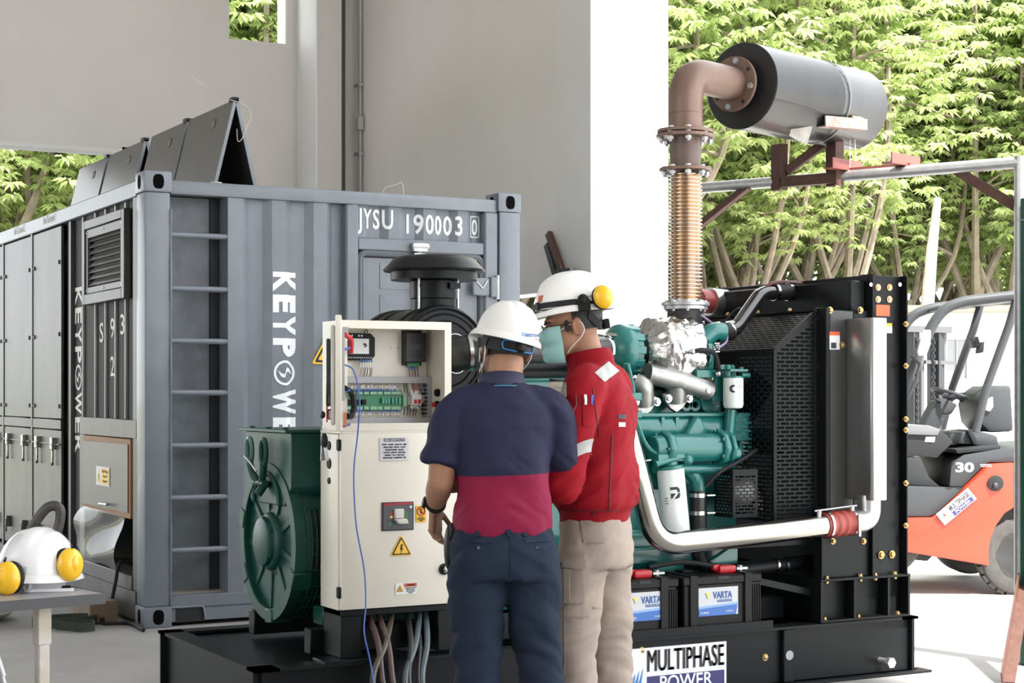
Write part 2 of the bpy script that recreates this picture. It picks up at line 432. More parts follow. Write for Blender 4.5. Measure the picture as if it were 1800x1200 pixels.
def vert_text(xc, ztop, cap, adv, body, mat, parent, shape, o3, xdir, bold):
    z = ztop
    for ch, w_ in body:
        c = Vector(o3(xc, z - w_/2))
        if ch == 'O': swash(c, (0,0,-1), xdir, cap*.52, mat, parent, shape)
        else: letters('lettering', ch, cap*1.42, c, (0,0,-1), xdir, mat, parent, width=w_*.86, bold=bold, shape=shape)
        z -= w_
KP = [('K', .135), ('E', .122), ('Y', .133), ('P', .127), ('O', .172), ('W', .168), ('E', .122), ('R', .13)]
KPa = [(c, w_*1.0) for c, w_ in KP]
vert_text(3.64, 2.05, .142, 0, KPa, m_print, CT, wrap(B1), lambda a, z: (a, YF, z), (1, 0, 0), .010)
# ladder recess
pbox('ladder_back', (XL+.158, 3.30, YF+.20, YF+.21, .17, HT-.12), M('container_recess', (.19, .21, .235), .5, col2=(.11, .12, .135), vs=5), CT, 0)
pbox('ladder_side', (3.285, 3.30, YF+.03, YF+.21, .17, HT-.12), m_cgrey, CT, 0)
pbox('ladder_side', (XL+.15, XL+.158, YF+.03, YF+.21, .17, HT-.12), m_cgrey, CT, 0)
pbox('ladder_foot', (XL+.158, 3.295, YF+.1, YF+.21, .165, .18), M('dusty_sill', (.30, .26, .22), .8), CT, 0)
rg = None
for z in (2.232, 1.926, 1.626, 1.33, 1.027, .728, .428):
    if rg is None:
        mb = MB().cyl((XL+.15, YF+.05, z), (3.285, YF+.05, z), .017, n=14); rg = part('rung', mb, m_cgrey, CT); z0 = z
    else: clone(rg, CT, (0, 0, z-z0))
# end door with rounded frame, lock rod and hinge
pbox('door_surround', (4.018, 4.10, YF+.012, YF+.09, .17, HT-.125), m_cgrey, CT, .01)
pbox('door_surround', (4.955, 5.05, YF+.012, YF+.09, .17, HT-.125), m_cgrey, CT, .01)
pbox('door_surround', (4.10, 4.955, YF+.022, YF+.06, 2.19, 2.265), m_cgrey, CT, .006)
seal = MB().tube(fillet([(4.115, YF+.045, .3), (4.115, YF+.045, 2.175), (4.945, YF+.045, 2.175), (4.945, YF+.045, .3)], .05), .022, 8)
part('door_seal', seal, M('grey_rubber', (.10, .11, .125), .6), CT)
dr = part('door', MB().box(4.14, 4.925, YF+.05, YF+.075, .3, 2.15), m_cgrey, CT, bev=.004)
B3 = [(4.26, YF+.055), (4.26, YF+.055), (4.80, YF+.055)]
part('door_panel', MB().box(4.255, 4.80, YF+.046, YF+.052, 1.96, 2.12).box(4.255, 4.80, YF+.046, YF+.052, 1.62, 1.92).prism([(0, 0), (.54, 0), (.50, -.07), (.04, -.07)], 0, .012, ((4.26, YF+.045, 1.925), (1,0,0), (0,0,1), (0,1,0))), m_cgrey, dr)
part('lock_rod', MB().cyl((4.50, YF+.02, .5), (4.50, YF+.02, 2.2), .021, n=14), m_galv, dr)
part('rod_cam', MB().box(4.45, 4.55, YF-.015, YF+.03, 2.19, 2.245).cyl((4.445, YF, 2.225), (4.56, YF, 2.225), .02).box(4.46, 4.54, YF-.005, YF+.04, 2.165, 2.185), m_galv, dr, bev=.004)
hg = part('hinge', MB().box(4.865, 4.985, YF-.002, YF+.012, 1.935, 2.045).box(4.985, 5.04, YF-.012, YF+.03, 1.925, 2.055), m_cgrey, dr, bev=.008)
part('hinge_pin', MB().cyl((5.035, YF-.005, 1.915), (5.035, YF-.005, 2.065), .012).bar((4.88, YF-.006, 2.03), (4.93, YF-.006, 1.98), .006, .006).bar((4.93, YF-.006, 1.98), (4.965, YF-.006, 2.03), .006, .006), m_galv, hg)
warning_triangle(CT, .26, (3.93, YF+.025, 1.575), (1,0,0), (0,0,1))
# ---- left side
def yz(y0, y1, z0, z1, x0=XL+.012, x1=XL+.03): return (x0, x1, y0, y1, z0, z1)
pbox('side_panel', yz(9.60, 9.79, .19, HT-.13, XL+.055, XL+.07), m_cdark, CT, 0)
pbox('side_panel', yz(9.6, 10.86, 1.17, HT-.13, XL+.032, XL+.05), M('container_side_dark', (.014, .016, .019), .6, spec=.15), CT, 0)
rib0 = None
for y in (9.70, 9.875, 10.09, 10.31, 10.545, 10.84):
    if rib0 is None: rib0 = part('side_rib', MB().box(XL+.018, XL+.056, y-.014, y+.014, 1.17, 1.885), m_rib, CT, bev=.006); yr = y; rib1 = part('rib_stub', MB().box(XL+.018, XL+.056, y-.014, y+.014, 2.40, HT-.135), m_rib, CT, bev=.004)
    else: clone(rib0, CT, (0, y-yr, 0)); clone(rib1, CT, (0, y-yr, 0))
pbox('side_rib', yz(9.58, 9.68, .19, HT-.13, XL+.008, XL+.056), m_cside, CT, .006)
pbox('side_rib', yz(11.12, 11.17, .19, HT-.135, XL+.014, XL+.056), m_cside, CT, .006)
pbox('side_rib', yz(10.84, 10.90, .19, 1.18, XL+.014, XL+.056), m_cside, CT, .006)
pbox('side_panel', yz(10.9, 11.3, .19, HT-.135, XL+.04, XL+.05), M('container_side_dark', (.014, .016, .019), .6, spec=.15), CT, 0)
pbox('side_bar', yz(9.60, 10.86, 1.065, 1.175, XL+.006, XL+.05), m_cside, CT, .004)
# louvre window: frame and slats
lv = part('louvre', MB().box(XL-.012, XL+.03, 9.79, 9.85, 1.88, 2.405).box(XL-.012, XL+.03, 10.68, 10.745, 1.88, 2.405).box(XL-.012, XL+.03, 9.85, 10.68, 1.88, 1.945).box(XL-.012, XL+.03, 9.85, 10.68, 2.35, 2.405), m_cside, CT, bev=.004)
part('inner_frame', MB().box(XL-.002, XL+.02, 9.855, 9.895, 1.95, 2.345).box(XL-.002, XL+.02, 10.635, 10.675, 1.95, 2.345).box(XL-.002, XL+.02, 9.895, 10.635, 1.95, 1.985).box(XL-.002, XL+.02, 9.895, 10.635, 2.295, 2.345), M('dark_metal', (.10, .10, .10), .45, .3), lv)
part('dark_backing', MB().box(XL+.027, XL+.031, 9.85, 10.68, 1.95, 2.345), m_cdark, lv)
for k in range(8):
    z = 1.995 + k*.039
    part('slat', MB().prism([(0, 0), (.004, 0), (.022, .028), (.018, .028)], 9.895, 10.635, ((XL+.0, 0, z), (1,0,0), (0,0,1), (0,1,0))), m_cside, lv)
for y in (9.875, 10.27, 10.655):
    for z in (1.967, 2.325): part('screw', MB().lathe([(.009, 0), (.006, .004)], (XL-.002, y, z), (-1, 0, 0), 8), m_galv, lv)
for ch, y, z in (('S', 10.43, 1.70), ('9', 10.185, 1.72), ('3', 9.97, 1.735), ('2', 10.185, 1.49)): letters('lettering', ch, .17, (XL+.030, y, z), (0,-1,0), (0,0,1), m_sideprint, CT, width=.085, bold=.001)
vert_text(11.02, 2.02, .16, 0, [(c, w_*.98) for c, w_ in KP], m_sideprint, CT, None, lambda a, z: (XL+.038, a, z), (0, -1, 0), .006)
# orange edged access panel, sign, knob, plastic sheet and the opening below
pbox('side_panel', yz(10.76, 10.86, .19, 1.07, XL+.01, XL+.05), m_cside, CT, .004)
pn = part('access_panel', MB().box(XL+.0, XL+.02, 9.70, 10.765, .60, 1.062), M('panel_tape_orange', (.26, .125, .04), .6), CT, bev=.003)
part('panel_face', MB().box(XL-.006, XL+.004, 9.735, 10.735, .635, 1.03), M('brushed_panel', (.085, .078, .072), .42, .2, var=.15, vs=4), pn)
part('panel_knob', MB().tube([(XL-.006, 10.22, .66), (XL-.04, 10.22, .66), (XL-.04, 10.05, .665)], .008), m_chrome, pn)
sg = plate('notice', .30, .115, (XL-.0085, 10.26, .825), (0,-1,0), (0,0,1), m_print, pn)
plate('notice_field', .165, .098, (XL-.0105, 10.20, .825), (0,-1,0), (0,0,1), M('notice_yellow', (.80, .58, .14), .5), sg)
letters('notice_text', 'High Voltage\nKeep off\ndangerous', .024, (XL-.0125, 10.20, .825), (0,-1,0), (0,0,1), M('notice_ink', (.25, .17, .03), .6), sg, width=.13, line=1.2)
flat_poly('notice_symbol', [(-.045, -.04), (.045, -.04), (0, .045)], (XL-.0105, 10.345, .822), (0,-1,0), (0,0,1), M('notice_yellow', (.80, .58, .14), .5), sg)
flat_poly('notice_symbol', [(a*.012, b*.02) for a, b in BOLT], (XL-.012, 10.345, .815), (0,-1,0), (0,0,1), M('sign_black', (.012, .012, .012), .5), sg)
pbox('opening_sill', yz(9.68, 10.80, .19, .275, XL+.0, XL+.30), m_cside, CT, .004)
pbox('side_lower_panel', yz(9.6, 15.3, .03, .19, XL+.0, XL+.006), m_cside, CT, 0)
sh = MB(); nu, nv = 22, 12; rows = []
for j in range(nv+1):
    row = []
    for i in range(nu+1):
        u = i/nu; v = j/nv
        y = 10.74 - u*.90; zt = .62 - .03*math.sin(PI*u)*0; zb = .30 + .05*(1-u)*math.cos(u*7) - .13*max(0, u-.6) + .02
        z = zt + (zb-zt)*v
        x = XL - .005 - .05*math.sin(PI*v*.9)*(.55+.45*math.sin(u*5.2+.6)) - .03*v - .018*math.sin(v*6+u*4)
        row.append((x, y, z))
    rows.append(row)
sh.rings(rows, False, False, False)
m_plastic = M('clear_plastic', (.35, .36, .33), .12, 0, spec=.8, alpha=.30, coat=.6)
o = part('plastic_sheet', sh, m_plastic, CT, ang=80, label='clear plastic sheet hanging over the opening')
# doors along the side
for k, (y0, y1) in enumerate([(11.37, 12.17), (12.23, 13.10), (13.16, 14.02), (14.08, 15.2)]):
    pbox('door_post', yz(y1+.005, y1+.055, .19, HT-.135, XL+.008, XL+.03), m_cside, CT, .003)
    d = pbox('side_door', yz(y0, y1, 1.155, 2.44, XL+.014, XL+.034), m_cside, CT, .004)
    for z in (1.24, 1.72, 2.2):
        for y in (y0+.05, y1-.05): part('screw', MB().lathe([(.016, 0), (.012, .01)], (XL+.014, y, z), (-1, 0, 0), 8), M('dark_metal', (.10, .10, .10), .45, .3), d)
    pbox('side_rail', yz(y0, y1, 1.085, 1.15, XL+.010, XL+.03), m_cside, CT, .003)
    d = pbox('side_door', yz(y0, y1, .22, 1.08, XL+.014, XL+.034), m_cside, CT, .004)
    part('latch_rod', MB().cyl((XL+.006, y0+.01, .985), (XL+.006, y1-.01, .985), .006, n=8), M('dark_metal', (.10, .10, .10), .45, .3), d)
    for y in (y0+.16, y1-.2):
        q = part('latch', MB().box(XL-.018, XL+.016, y-.03, y+.03, .95, 1.03).box(XL-.012, XL, y-.012, y+.012, .86, .95).cyl((XL-.02, y, .985), (XL+.01, y, .985), .02, n=8), m_chrome, d, bev=.003)
        part('latch_pin', MB().ell((XL-.008, y, .852), .012, .018, .012, 8, 6), M('dark_metal', (.10, .10, .10), .45, .3), q)
        part('latch', MB().box(XL-.02, XL+.016, y-.02, y+.02, .34, .42).box(XL-.024, XL-.012, y-.01, y+.01, .30, .40), M('dark_metal', (.10, .10, .10), .45, .3), d, bev=.003)
    letters('lettering', 'Air Exhaust %d' % (k+1), .075, (XL+.001, (y0+y1)/2-.1, 2.51), (0,-1,0), (0,0,1), m_sideprint, CT, width=.34)
# roof hatches: pairs of flaps standing like tents
m_hatch = M('hatch_dark', (.10, .098, .094), .38, .2, var=.15, vs=4)
for y0, y1 in ((9.86, 10.72), (10.76, 11.55), (11.72, 12.62), (12.68, 13.5)):
    h = part('roof_hatch', MB().prism([(3.325, HT-.05), (3.337, HT-.05), (3.477, 3.10), (3.462, 3.10)], y0, y1, ((0,0,0),(1,0,0),(0,0,1),(0,1,0))), m_hatch, CT, bev=.002)
    part('hatch_leaf', MB().prism([(3.60, HT-.05), (3.612, HT-.05), (3.482, 3.09), (3.468, 3.09)], y0, y1, ((0,0,0),(1,0,0),(0,0,1),(0,1,0))), M('hatch_inside', (.022, .022, .023), .7), h, bev=.002)
    ed = MB()
    ed.bar((3.331, y0-.004, HT-.05), (3.469, y0-.004, 3.10), .02, .012, up=(0, 1, 0)).bar((3.606, y0-.004, HT-.05), (3.475, y0-.004, 3.10), .02, .012, up=(0, 1, 0))
    part('hatch_edge', ed, m_cgrey, h)
    part('hatch_hinge', MB().box(3.45, 3.49, y0-.01, y0+.06, 3.09, 3.115), m_black, h)
    st = plate('sticker', .06, .055, (3.4335, y0+.30, 2.995), (0, -1, 0), (.24, 0, .97), M('dull_sticker', (.20, .195, .19), .6), h)
    plate('sticker_band', .06, .014, (3.4365, y0+.30, 3.015), (0, -1, 0), (.24, 0, .97), M('dull_red_band', (.22, .10, .08), .6), st)
part('hatch_hook', MB().tube([(3.36, 9.80, HT-.04), (3.36, 9.80, HT-.0), (3.30, 9.80, HT-.0), (3.30, 9.80, HT-.04)], .006), m_galv, CT)
wr = MB().tube(catmull([(3.20, 9.9, 3.23), (3.30, 9.9, 3.17), (3.42, 9.85, 3.10), (3.50, 9.84, 3.08), (3.56, 9.83, 3.02), (3.53, 9.83, 2.93), (3.50, 9.83, 2.86), (3.475, 9.83, 2.85), (3.47, 9.83, 2.92)], 5), .0022, 5)
part('wire_hook', wr, M('thin_wire', (.45, .43, .40), .5, .5), CT)
part('wire_hook', MB().tube(catmull([(4.33, 9.6, HT-.06), (4.34, 9.6, HT+.0), (4.42, 9.6, HT+.03), (4.46, 9.6, HT+.04), (4.47, 9.6, HT-.06)], 5), .0022, 5), M('thin_wire', (.45, .43, .40), .5, .5), CT)
# ---------------------------------------------------------------- generator set on its skid
SA, CA = math.sin(R(28.6)), math.cos(R(28.6))
def at(px, py, y):
    """point of the vertical plane Y = y seen at a photo pixel"""
    r = (px-900)/3000; vx, vy, vz = SA+r*CA, CA-r*SA, -(py-690)/3000; t = y/vy
    return Vector((vx*t, y, 1.33+vz*t))
def atd(px, py, d):
    r = (px-900)/3000; return Vector(((SA+r*CA)*d, (CA-r*SA)*d, 1.33-(py-690)/3000*d))
m_green = M('engine_green', (.012, .165, .150), .30, var=.18, vs=9, coat=.35, bump=.02, bs=60)
m_dgreen = M('alternator_green', (.006, .058, .044), .42, spec=.35, var=.12, vs=8)
m_steel = M('raw_cast_steel', (.38, .38, .37), .40, .85, var=.2, vs=30, bump=.1, bs=90)
m_brass = M('yellow_zinc_bolt', (.40, .27, .12), .35, .85)
m_cream = M('cream_enclosure', (.72, .68, .59), .38, coat=.2, var=.03, vs=4)
m_polish = M('polished_pipe', (.50, .475, .43), .17, 1.0, var=.08, vs=5)
m_red = M('red_plastic', (.50, .012, .02), .35)
m_redhose = M('red_silicone_hose', (.33, .05, .04), .45)
m_label = M('label_white', (.74, .75, .76), .5)
m_ink = M('label_ink', (.03, .03, .04), .6)

# ---- skid
SX0, SX1, SY0, SY1, SZ = 2.27, 5.60, 6.22, 7.48, .265
SK = thing('generator_skid', 'black welded steel base frame carrying the whole diesel generator', 'skid', ((SX0+SX1)/2, (SY0+SY1)/2, 0))
pr = [(0, 0), (.09, 0), (.09, .012), (.04, .012), (.04, .253), (.10, .253), (.10, .265), (0, .265), (0, .253), (.028, .253), (.028, .012), (0, .012)]
part('side_beam', MB().prism(pr, SX0, SX1, ((0, SY0, 0), (0,1,0), (0,0,1), (1,0,0))), m_black, SK)
part('side_beam', MB().prism([(-a, b) for a, b in pr], SX0, SX1, ((0, SY1, 0), (0,1,0), (0,0,1), (1,0,0))), m_black, SK)
part('end_beam', MB().prism(pr, SY0, SY1, ((SX0, 0, 0), (1,0,0), (0,0,1), (0,1,0))), m_black, SK)
part('end_beam', MB().prism([(-a, b) for a, b in pr], SY0, SY1, ((SX1, 0, 0), (1,0,0), (0,0,1), (0,1,0))), m_black, SK)
for x in (3.0, 3.7, 4.4, 5.0): pbox('cross_member', (x, x+.09, SY0+.04, SY1-.04, .17, .25), m_black, SK, .003)
pbox('foot_flange', (SX0-.01, SX1+.045, SY0-.045, SY0+.06, 0, .012), m_black, SK, .002)
pbox('deck_plate', (SX0+.1, 3.25, SY0+.10, SY1-.1, .235, .245), m_black, SK, .002)
pbox('deck_plate', (3.3, 5.0, SY0+.10, SY1-.1, .06, .07), M('dusty_black', (.03, .03, .032), .5), SK, .002)
pbox('lifting_plate', (2.56, 2.86, SY0+.005, SY0+.14, .262, .275), m_black, SK, .003)
for y in (6.48, 7.14): pbox('engine_rail', (2.60, 5.0, y, y+.07, .265, .37), m_black, SK, .004)
ej = at(1380, 1130, SY0+.03)
part('web_stiffener', MB().prism([(-.03, .0), (.03, 0), (.03, .24), (-.03, .24)], 0, .03, ((ej.x, SY0, .012), (1,0,0), (0,0,1), (0,1,0))), m_black, SK, bev=.004)
part('lashing_eye', MB().lathe([(.022, 0), (.022, .002)], (ej.x, SY0-.002, .135), (0,-1,0), 14), M('eye_grey', (.30, .31, .32), .4), SK)
bp = at(1553, 1162, SY0)
part('drain_bolt', MB().cyl((bp.x, SY0+.03, bp.z+.0), (bp.x, SY0-.05, bp.z), .017).lathe([(.026, 0), (.026, .025)], (bp.x, SY0-.035, bp.z), (0,-1,0), 6), m_galv, SK)
for px, py in ((1128, 1143), (1345, 1155)): part('bolt', hexbolt(MB(), at(px, py, SY0+.027), (0,-1,0), .011), m_brass, SK)
# name board on the skid
sgn = plate('name_board', .545, .225, at(1187, 1173, SY0+.022) + Vector((0, 0, -.015)), (1,0,0), (0,0,1), M('sign_white', (.74, .76, .80), .35), SK, th=.006)
so = at(1187, 1173, SY0+.022); so.z -= .015
for dx_ in (-.0028, 0, .0028): letters('board_text', 'MULTIPHASE', .135, so + Vector((.055+dx_, -.0045-abs(dx_)*.05, .055)), (1,0,0), (0,0,1), M('board_black', (.03, .028, .03), .4), sgn, width=.405)
plate('board_band', .41, .085, so + Vector((.055, -.004, -.055)), (1,0,0), (0,0,1), M('board_blue', (.035, .03, .14), .4), sgn, th=.002)
letters('board_text', 'POWER', .085, so + Vector((.055, -.0065, -.045)), (1,0,0), (0,0,1), M('sign_white', (.74, .76, .80), .35), sgn, width=.28, bold=.001)
for k in range(3):
    flat_poly('board_emblem', [(0+.02*k, -.06), (.012+.02*k, -.075), (.03+.018*k, .0), (.034+.02*k, .035+.01*k), (.012+.02*k, -.01)], so + Vector((-.245, -.005, -.03)), (1,0,0), (0,0,1), M('emblem_blue', (.05, .22, .52), .4), sgn)

# ---- alternator
AY, AZ, AX = 6.85, .70, 2.55
AL = thing('alternator', 'dark green generator end with vented round housing and terminal box beside cream cabinet', 'alternator', (2.85, AY, .37))
part('housing', MB().lathe([(.315, .03), (.33, .06), (.325, .10), (.325, .80), (.30, .84)], (AX, AY, AZ), (1,0,0), 40), m_dgreen, AL)
rim = MB().lathe([(.335, .0), (.335, .05), (.285, .05), (.285, .0), (.335, 0)], (AX, AY, AZ), (1,0,0), 40, False, False)
part('end_ring', rim, m_dgreen, AL, bev=.003)
part('end_plate', MB().lathe([(.286, .04), (.2, .05), (.12, .02), (.10, .02)], (AX, AY, AZ), (1,0,0), 32), M('alternator_dark', (.003, .026, .020), .5, spec=.3), AL)
hub = part('hub_cap', MB().lathe([(.125, 0), (.125, .035), (.115, .05), (.105, .055), (.10, .075), (0.09, .08)], (AX+.05, AY, AZ), (-1,0,0), 28), m_dgreen, AL)
for k in range(6):
    a = PI/6 + k*PI/3; part('cap_bolt', hexbolt(MB(), (AX-.008, AY+.098*math.cos(a), AZ+.098*math.sin(a)), (-1,0,0), .011, .012, False), m_dgreen, hub)
for k in range(9):
    a = R(35) + k*2*PI/9; dy, dz = math.cos(a), math.sin(a)
    part('spoke', MB().bar((AX+.03, AY+.11*dy, AZ+.11*dz), (AX+.035, AY+.285*dy, AZ+.285*dz), .03, .022, up=(1,0,0)), m_dgreen, AL, bev=.004)
for a in (R(15), R(205), R(265), R(330)):
    dy, dz = math.cos(a), math.sin(a); T = Matrix.Translation((AX+.02, AY+.315*dy, AZ+.315*dz)) @ Matrix.Rotation(a, 4, 'X')
    part('foot_lug', MB().box(-.025, .06, -.03, .028, -.04, .04, T), m_dgreen, AL, bev=.004)
# vents: bars on the near side over a dark sheet in place of shaded recesses
for za, name in ((R(5), 'a'), (R(-52), 'b')):
    vb = MB(); vd = MB(); n = 12
    for i in range(n+1):
        x = AX+.075 + .26*i/n
        pts = [(x, AY-math.cos(za+t)*.331, AZ+math.sin(za+t)*.331) for t in [R(-22+44*j/8) for j in range(9)]]
        vb.tube(pts, .004, 5)
    for j in range(5):
        t = za+R(-22+44*j/4); vb.tube([(AX+.065, AY-math.cos(t)*.331, AZ+math.sin(t)*.331), (AX+.345, AY-math.cos(t)*.331, AZ+math.sin(t)*.331)], .004, 5)
    ring = [[(AX+.07, AY-math.cos(t)*.3285, AZ+math.sin(t)*.3285), (AX+.34, AY-math.cos(t)*.3275, AZ+math.sin(t)*.3275)] for t in [za+R(-22+44*j/8) for j in range(9)]]
    vd.rings(ring, False, False, False)
    g = part('vent_shade_sheet', vd, m_cdark, AL); part('vent_grille', vb, m_dgreen, g, kind='stuff')
tb = part('terminal_box', MB().prism([(-.275, 1.165), (.275, 1.165), (.275, .94), (.20, .86), (-.20, .86), (-.275, .94)], AX+.005, 3.25, ((0, AY, 0), (0,1,0), (0,0,1), (1,0,0))), m_dgreen, AL, bev=.004)
pbox('box_lid', (AX-.025, 3.26, AY-.285, AY+.285, 1.165, 1.178), m_dgreen, tb, .002)
arch = MB().tube([(AX, AY+.15*math.cos(t), .86+.13*math.sin(t)-.0) for t in [PI*i/12 for i in range(13)]], .012, 6)
part('box_arch', arch, m_dgreen, tb)
for y in (-.2, .0, .2): part('lid_screw', MB().lathe([(.012, 0), (.012, .008)], (AX+.01, AY+y, 1.178), (0,0,1), 8), m_dgreen, tb)
for s in (-1, 1):
    ec = Vector((AX-.045, AY+s*.085, 1.08))
    sk = part('shackle', MB().tube([ec + Vector((0, .03*math.cos(t)*1.0 - s*.0, .055*math.sin(t))) for t in [2*PI*i/18 for i in range(19)]], .011, 8), m_dgreen if s < 0 else M('worn_shackle', (.10, .20, .17), .3, .5), AL)
    part('shackle_arm', MB().tube(catmull([ec + Vector((0, 0, -.05)), (AX-.04, AY+s*.06, .985), (AX-.03, AY+s*.025, .955)], 4), .016, 8), m_dgreen, sk)
part('shackle_pin', MB().cyl((AX-.03, AY-.06, .95), (AX-.03, AY+.06, .95), .015).cyl((AX-.04, AY, .90), (AX-.0, AY, .955), .018), m_dgreen, AL)
part('shackle_wire', MB().tube(catmull([(AX-.06, AY+.11, 1.06), (AX-.06, AY+.05, 1.04), (AX-.06, AY-.04, 1.0)], 4), .004, 5), m_galv, AL)
for y in (AY-.33, AY+.22): pbox('foot', (AX+.12, AX+.7, y, y+.11, .371, .45), m_dgreen, AL, .006)

# ---- control cabinet
CX0, CX1, CY0, CY1 = 2.635, 3.125, 6.25, 6.46
CB = thing('control_cabinet', 'cream steel control cabinet with open upper door showing green circuit board', 'cabinet', (2.88, 6.35, .265))
lower = part('lower_box', MB().box(CX0, CX1+.06, CY0+.025, CY1, .465, 1.165), m_cream, CB, bev=.006, seg=2)
ld = part('lower_door', MB().box(CX0+.004, CX1+.056, CY0, CY0+.026, .468, 1.172), m_cream, CB, bev=.008, seg=2)
hn = None
for z in (1.10, .515): part('hinge', MB().box(CX0-.007, CX0+.012, CY0+.004, CY0+.03, z, z+.045), m_blackp, ld, bev=.004)
for z, r in ((1.118, .019), (1.046, .022), (.977, .014)): part('grommet', MB().lathe([(r, 0), (r*.9, .004), (r*.5, .005)], (CX0, CY0+.115, z), (-1,0,0), 20), m_blackp, lower)
# stand under the cabinet
for x0 in (CX0+.01, CX1-.05): pbox('stand_leg', (x0, x0+.09, CY0+.02, CY1-.01, .275, .467), m_black, CB, .003)
pbox('stand_rail', (CX0+.01, CX1+.05, CY0+.015, CY1-.01, .44, .466), m_black, CB, .003)
dY = CY0 - .002; X1 = (1,0,0); Z1 = (0,0,1)
# plate with text
nb = at(693, 789, dY); pn = plate('data_plate', .128, .092, nb, X1, Z1, M('data_plate_silver', (.62, .63, .66), .35, .3), ld)
letters('plate_title', 'DIESEL GENERATING SET', .011, nb + Vector((0, -.0025, .037)), X1, Z1, m_label, pn, width=.086)
plate('title_band', .092, .012, nb + Vector((0, -.0015, .037)), X1, Z1, m_ink, pn, th=.001)
letters('plate_text', 'MODEL    MP-500S    SERIAL NO   B2021\nPRIME POWER   500 KVA   COS 0.8\nSTANDBY POWER   550 KVA\nVOLTAGE   400/230 V   FREQ 50 Hz\nCURRENT   722 A   SPEED 1500\nDIESEL ENGINE   GENERATOR   IP23', .0085, nb + Vector((0, -.002, -.008)), X1, Z1, m_ink, pn, width=.108, line=1.25)
# breaker in its black window
bo = at(699, 907, dY)
br = plate('breaker_window', .142, .115, bo, X1, Z1, M('breaker_frame', (.022, .022, .026), .35), ld, th=.006, bev=.002)
plate('breaker_face', .128, .097, bo + Vector((0, -.0035, -.003)), X1, Z1, M('breaker_grey', (.075, .078, .085), .45), br, th=.002)
plate('red_strip', .128, .006, bo + Vector((0, -.0037, .050)), X1, Z1, m_red, br, th=.002)
part('breaker_toggle', MB().box(-.018, .022, -.005, .02, -.02, .018, Matrix.Translation(bo+Vector((0, -.012, .012)))).prism([(-.02, 0), (.03, 0), (.036, -.02), (-.004, -.02)], 0, .03, (bo + Vector((0, -.03, -.01)), X1, Z1, (0,1,0))), M('toggle_cream', (.60, .58, .54), .4), br, bev=.003)
for dx, dz, c in ((-.03, .012, m_red), (.035, .012, M('green_mark', (.02, .25, .05), .5)), (-.03, -.002, M('notice_yellow', (.80, .58, .14), .5)), (.035, -.002, M('green_mark', (.02, .25, .05), .5)), (-.035, -.03, M('green_mark', (.02, .25, .05), .5))):
    plate('switch_mark', .012, .010, bo + Vector((dx, -.0050, dz)), X1, Z1, c, br, th=.001)
part('seal_button', MB().lathe([(.006, 0), (.005, .003)], bo + Vector((.056, -.004, .036)), (0,-1,0), 10), m_label, br)
ns = at(740, 903, dY); q = plate('stop_sticker', .044, .067, ns, X1, Z1, M('sticker_yellow', (.78, .47, .02), .45), ld)
part('stop_ring', MB().tube([ns + Vector((.017*math.cos(t), -.002, .012+.017*math.sin(t))) for t in [2*PI*i/20 for i in range(21)]] , .0023, 5).tube([ns + Vector((-.012, -.002, .024)), ns + Vector((.012, -.002, 0))], .0022, 5), m_red, q)
plate('stop_symbol', .008, .02, ns + Vector((0, -.0015, .012)), X1, Z1, m_ink, q, th=.001)
letters('stop_text', 'NO ACCESS\nDO NOT TOUCH\nDANGER', .006, ns + Vector((0, -.002, -.02)), X1, Z1, m_ink, q, width=.034)
warning_triangle(ld, .098, at(705, 964, dY), X1, Z1)
ws = at(714, 1034, dY); q = plate('warning_label', .094, .046, ws, X1, Z1, m_label, ld)
plate('label_band', .056, .014, ws + Vector((.018, -.0015, .014)), X1, Z1, M('label_orange', (.55, .09, .02), .5), q, th=.001)
letters('label_text', 'WARNING', .0095, ws + Vector((.020, -.0025, .014)), X1, Z1, m_ink, q, width=.035)
letters('label_text', 'HAZARDOUS VOLTAGE\nDisconnect power\nbefore servicing this\nequipment', .0055, ws + Vector((.019, -.002, -.008)), X1, Z1, m_ink, q, width=.05, line=1.1)
warning_triangle(q, .032, ws + Vector((-.028, -.0012, -.002)), X1, Z1, 'label_symbol')
lk = at(781, 1000, dY); lkp = part('door_lock', MB().lathe([(.024, 0), (.022, .006)], lk, (0,-1,0), 20), m_blackp, ld)
part('lock_barrel', MB().lathe([(.013, 0), (.013, .016), (.010, .018)], lk, (0,-1,0), 16), m_chrome, lkp)
# upper open box
UZ0, UZ1, t = 1.178, 1.618, .014
UX0, UX1 = 2.645, 3.125
ub = MB().box(UX0, UX1, CY1-.012, CY1, UZ0, UZ1).box(UX0, UX0+t, CY0+.004, CY1-.012, UZ0, UZ1).box(UX1-t, UX1, CY0+.004, CY1-.012, UZ0, UZ1).box(UX0+t, UX1-t, CY0+.004, CY1-.012, UZ1-t, UZ1).box(UX0+t, UX1-t, CY0+.004, CY1-.012, UZ0, UZ0+t)
ub.box(UX1-.03, UX1, CY0, CY0+.004, UZ0, UZ1).box(UX0, UX0+.02, CY0, CY0+.004, UZ0, UZ1).box(UX0+.02, UX1-.03, CY0, CY0+.004, UZ1-.032, UZ1).box(UX0+.02, UX1-.03, CY0, CY0+.004, UZ0, UZ0+.03)
up = part('upper_box', ub, m_cream, CB)
pbox('sill_plate', (CX0, CX1+.06, CY0, CY1, 1.166, 1.179), m_cream, CB, .003)
yb = CY1-.014
mp = pbox('mounting_plate', (UX0+.02, UX1-.02, yb-.004, yb, UZ0+.02, UZ1-.02), m_cream, CB, .001)
def on_back(px, py, dy=0): v = at(px, py, yb-.004-dy); return v
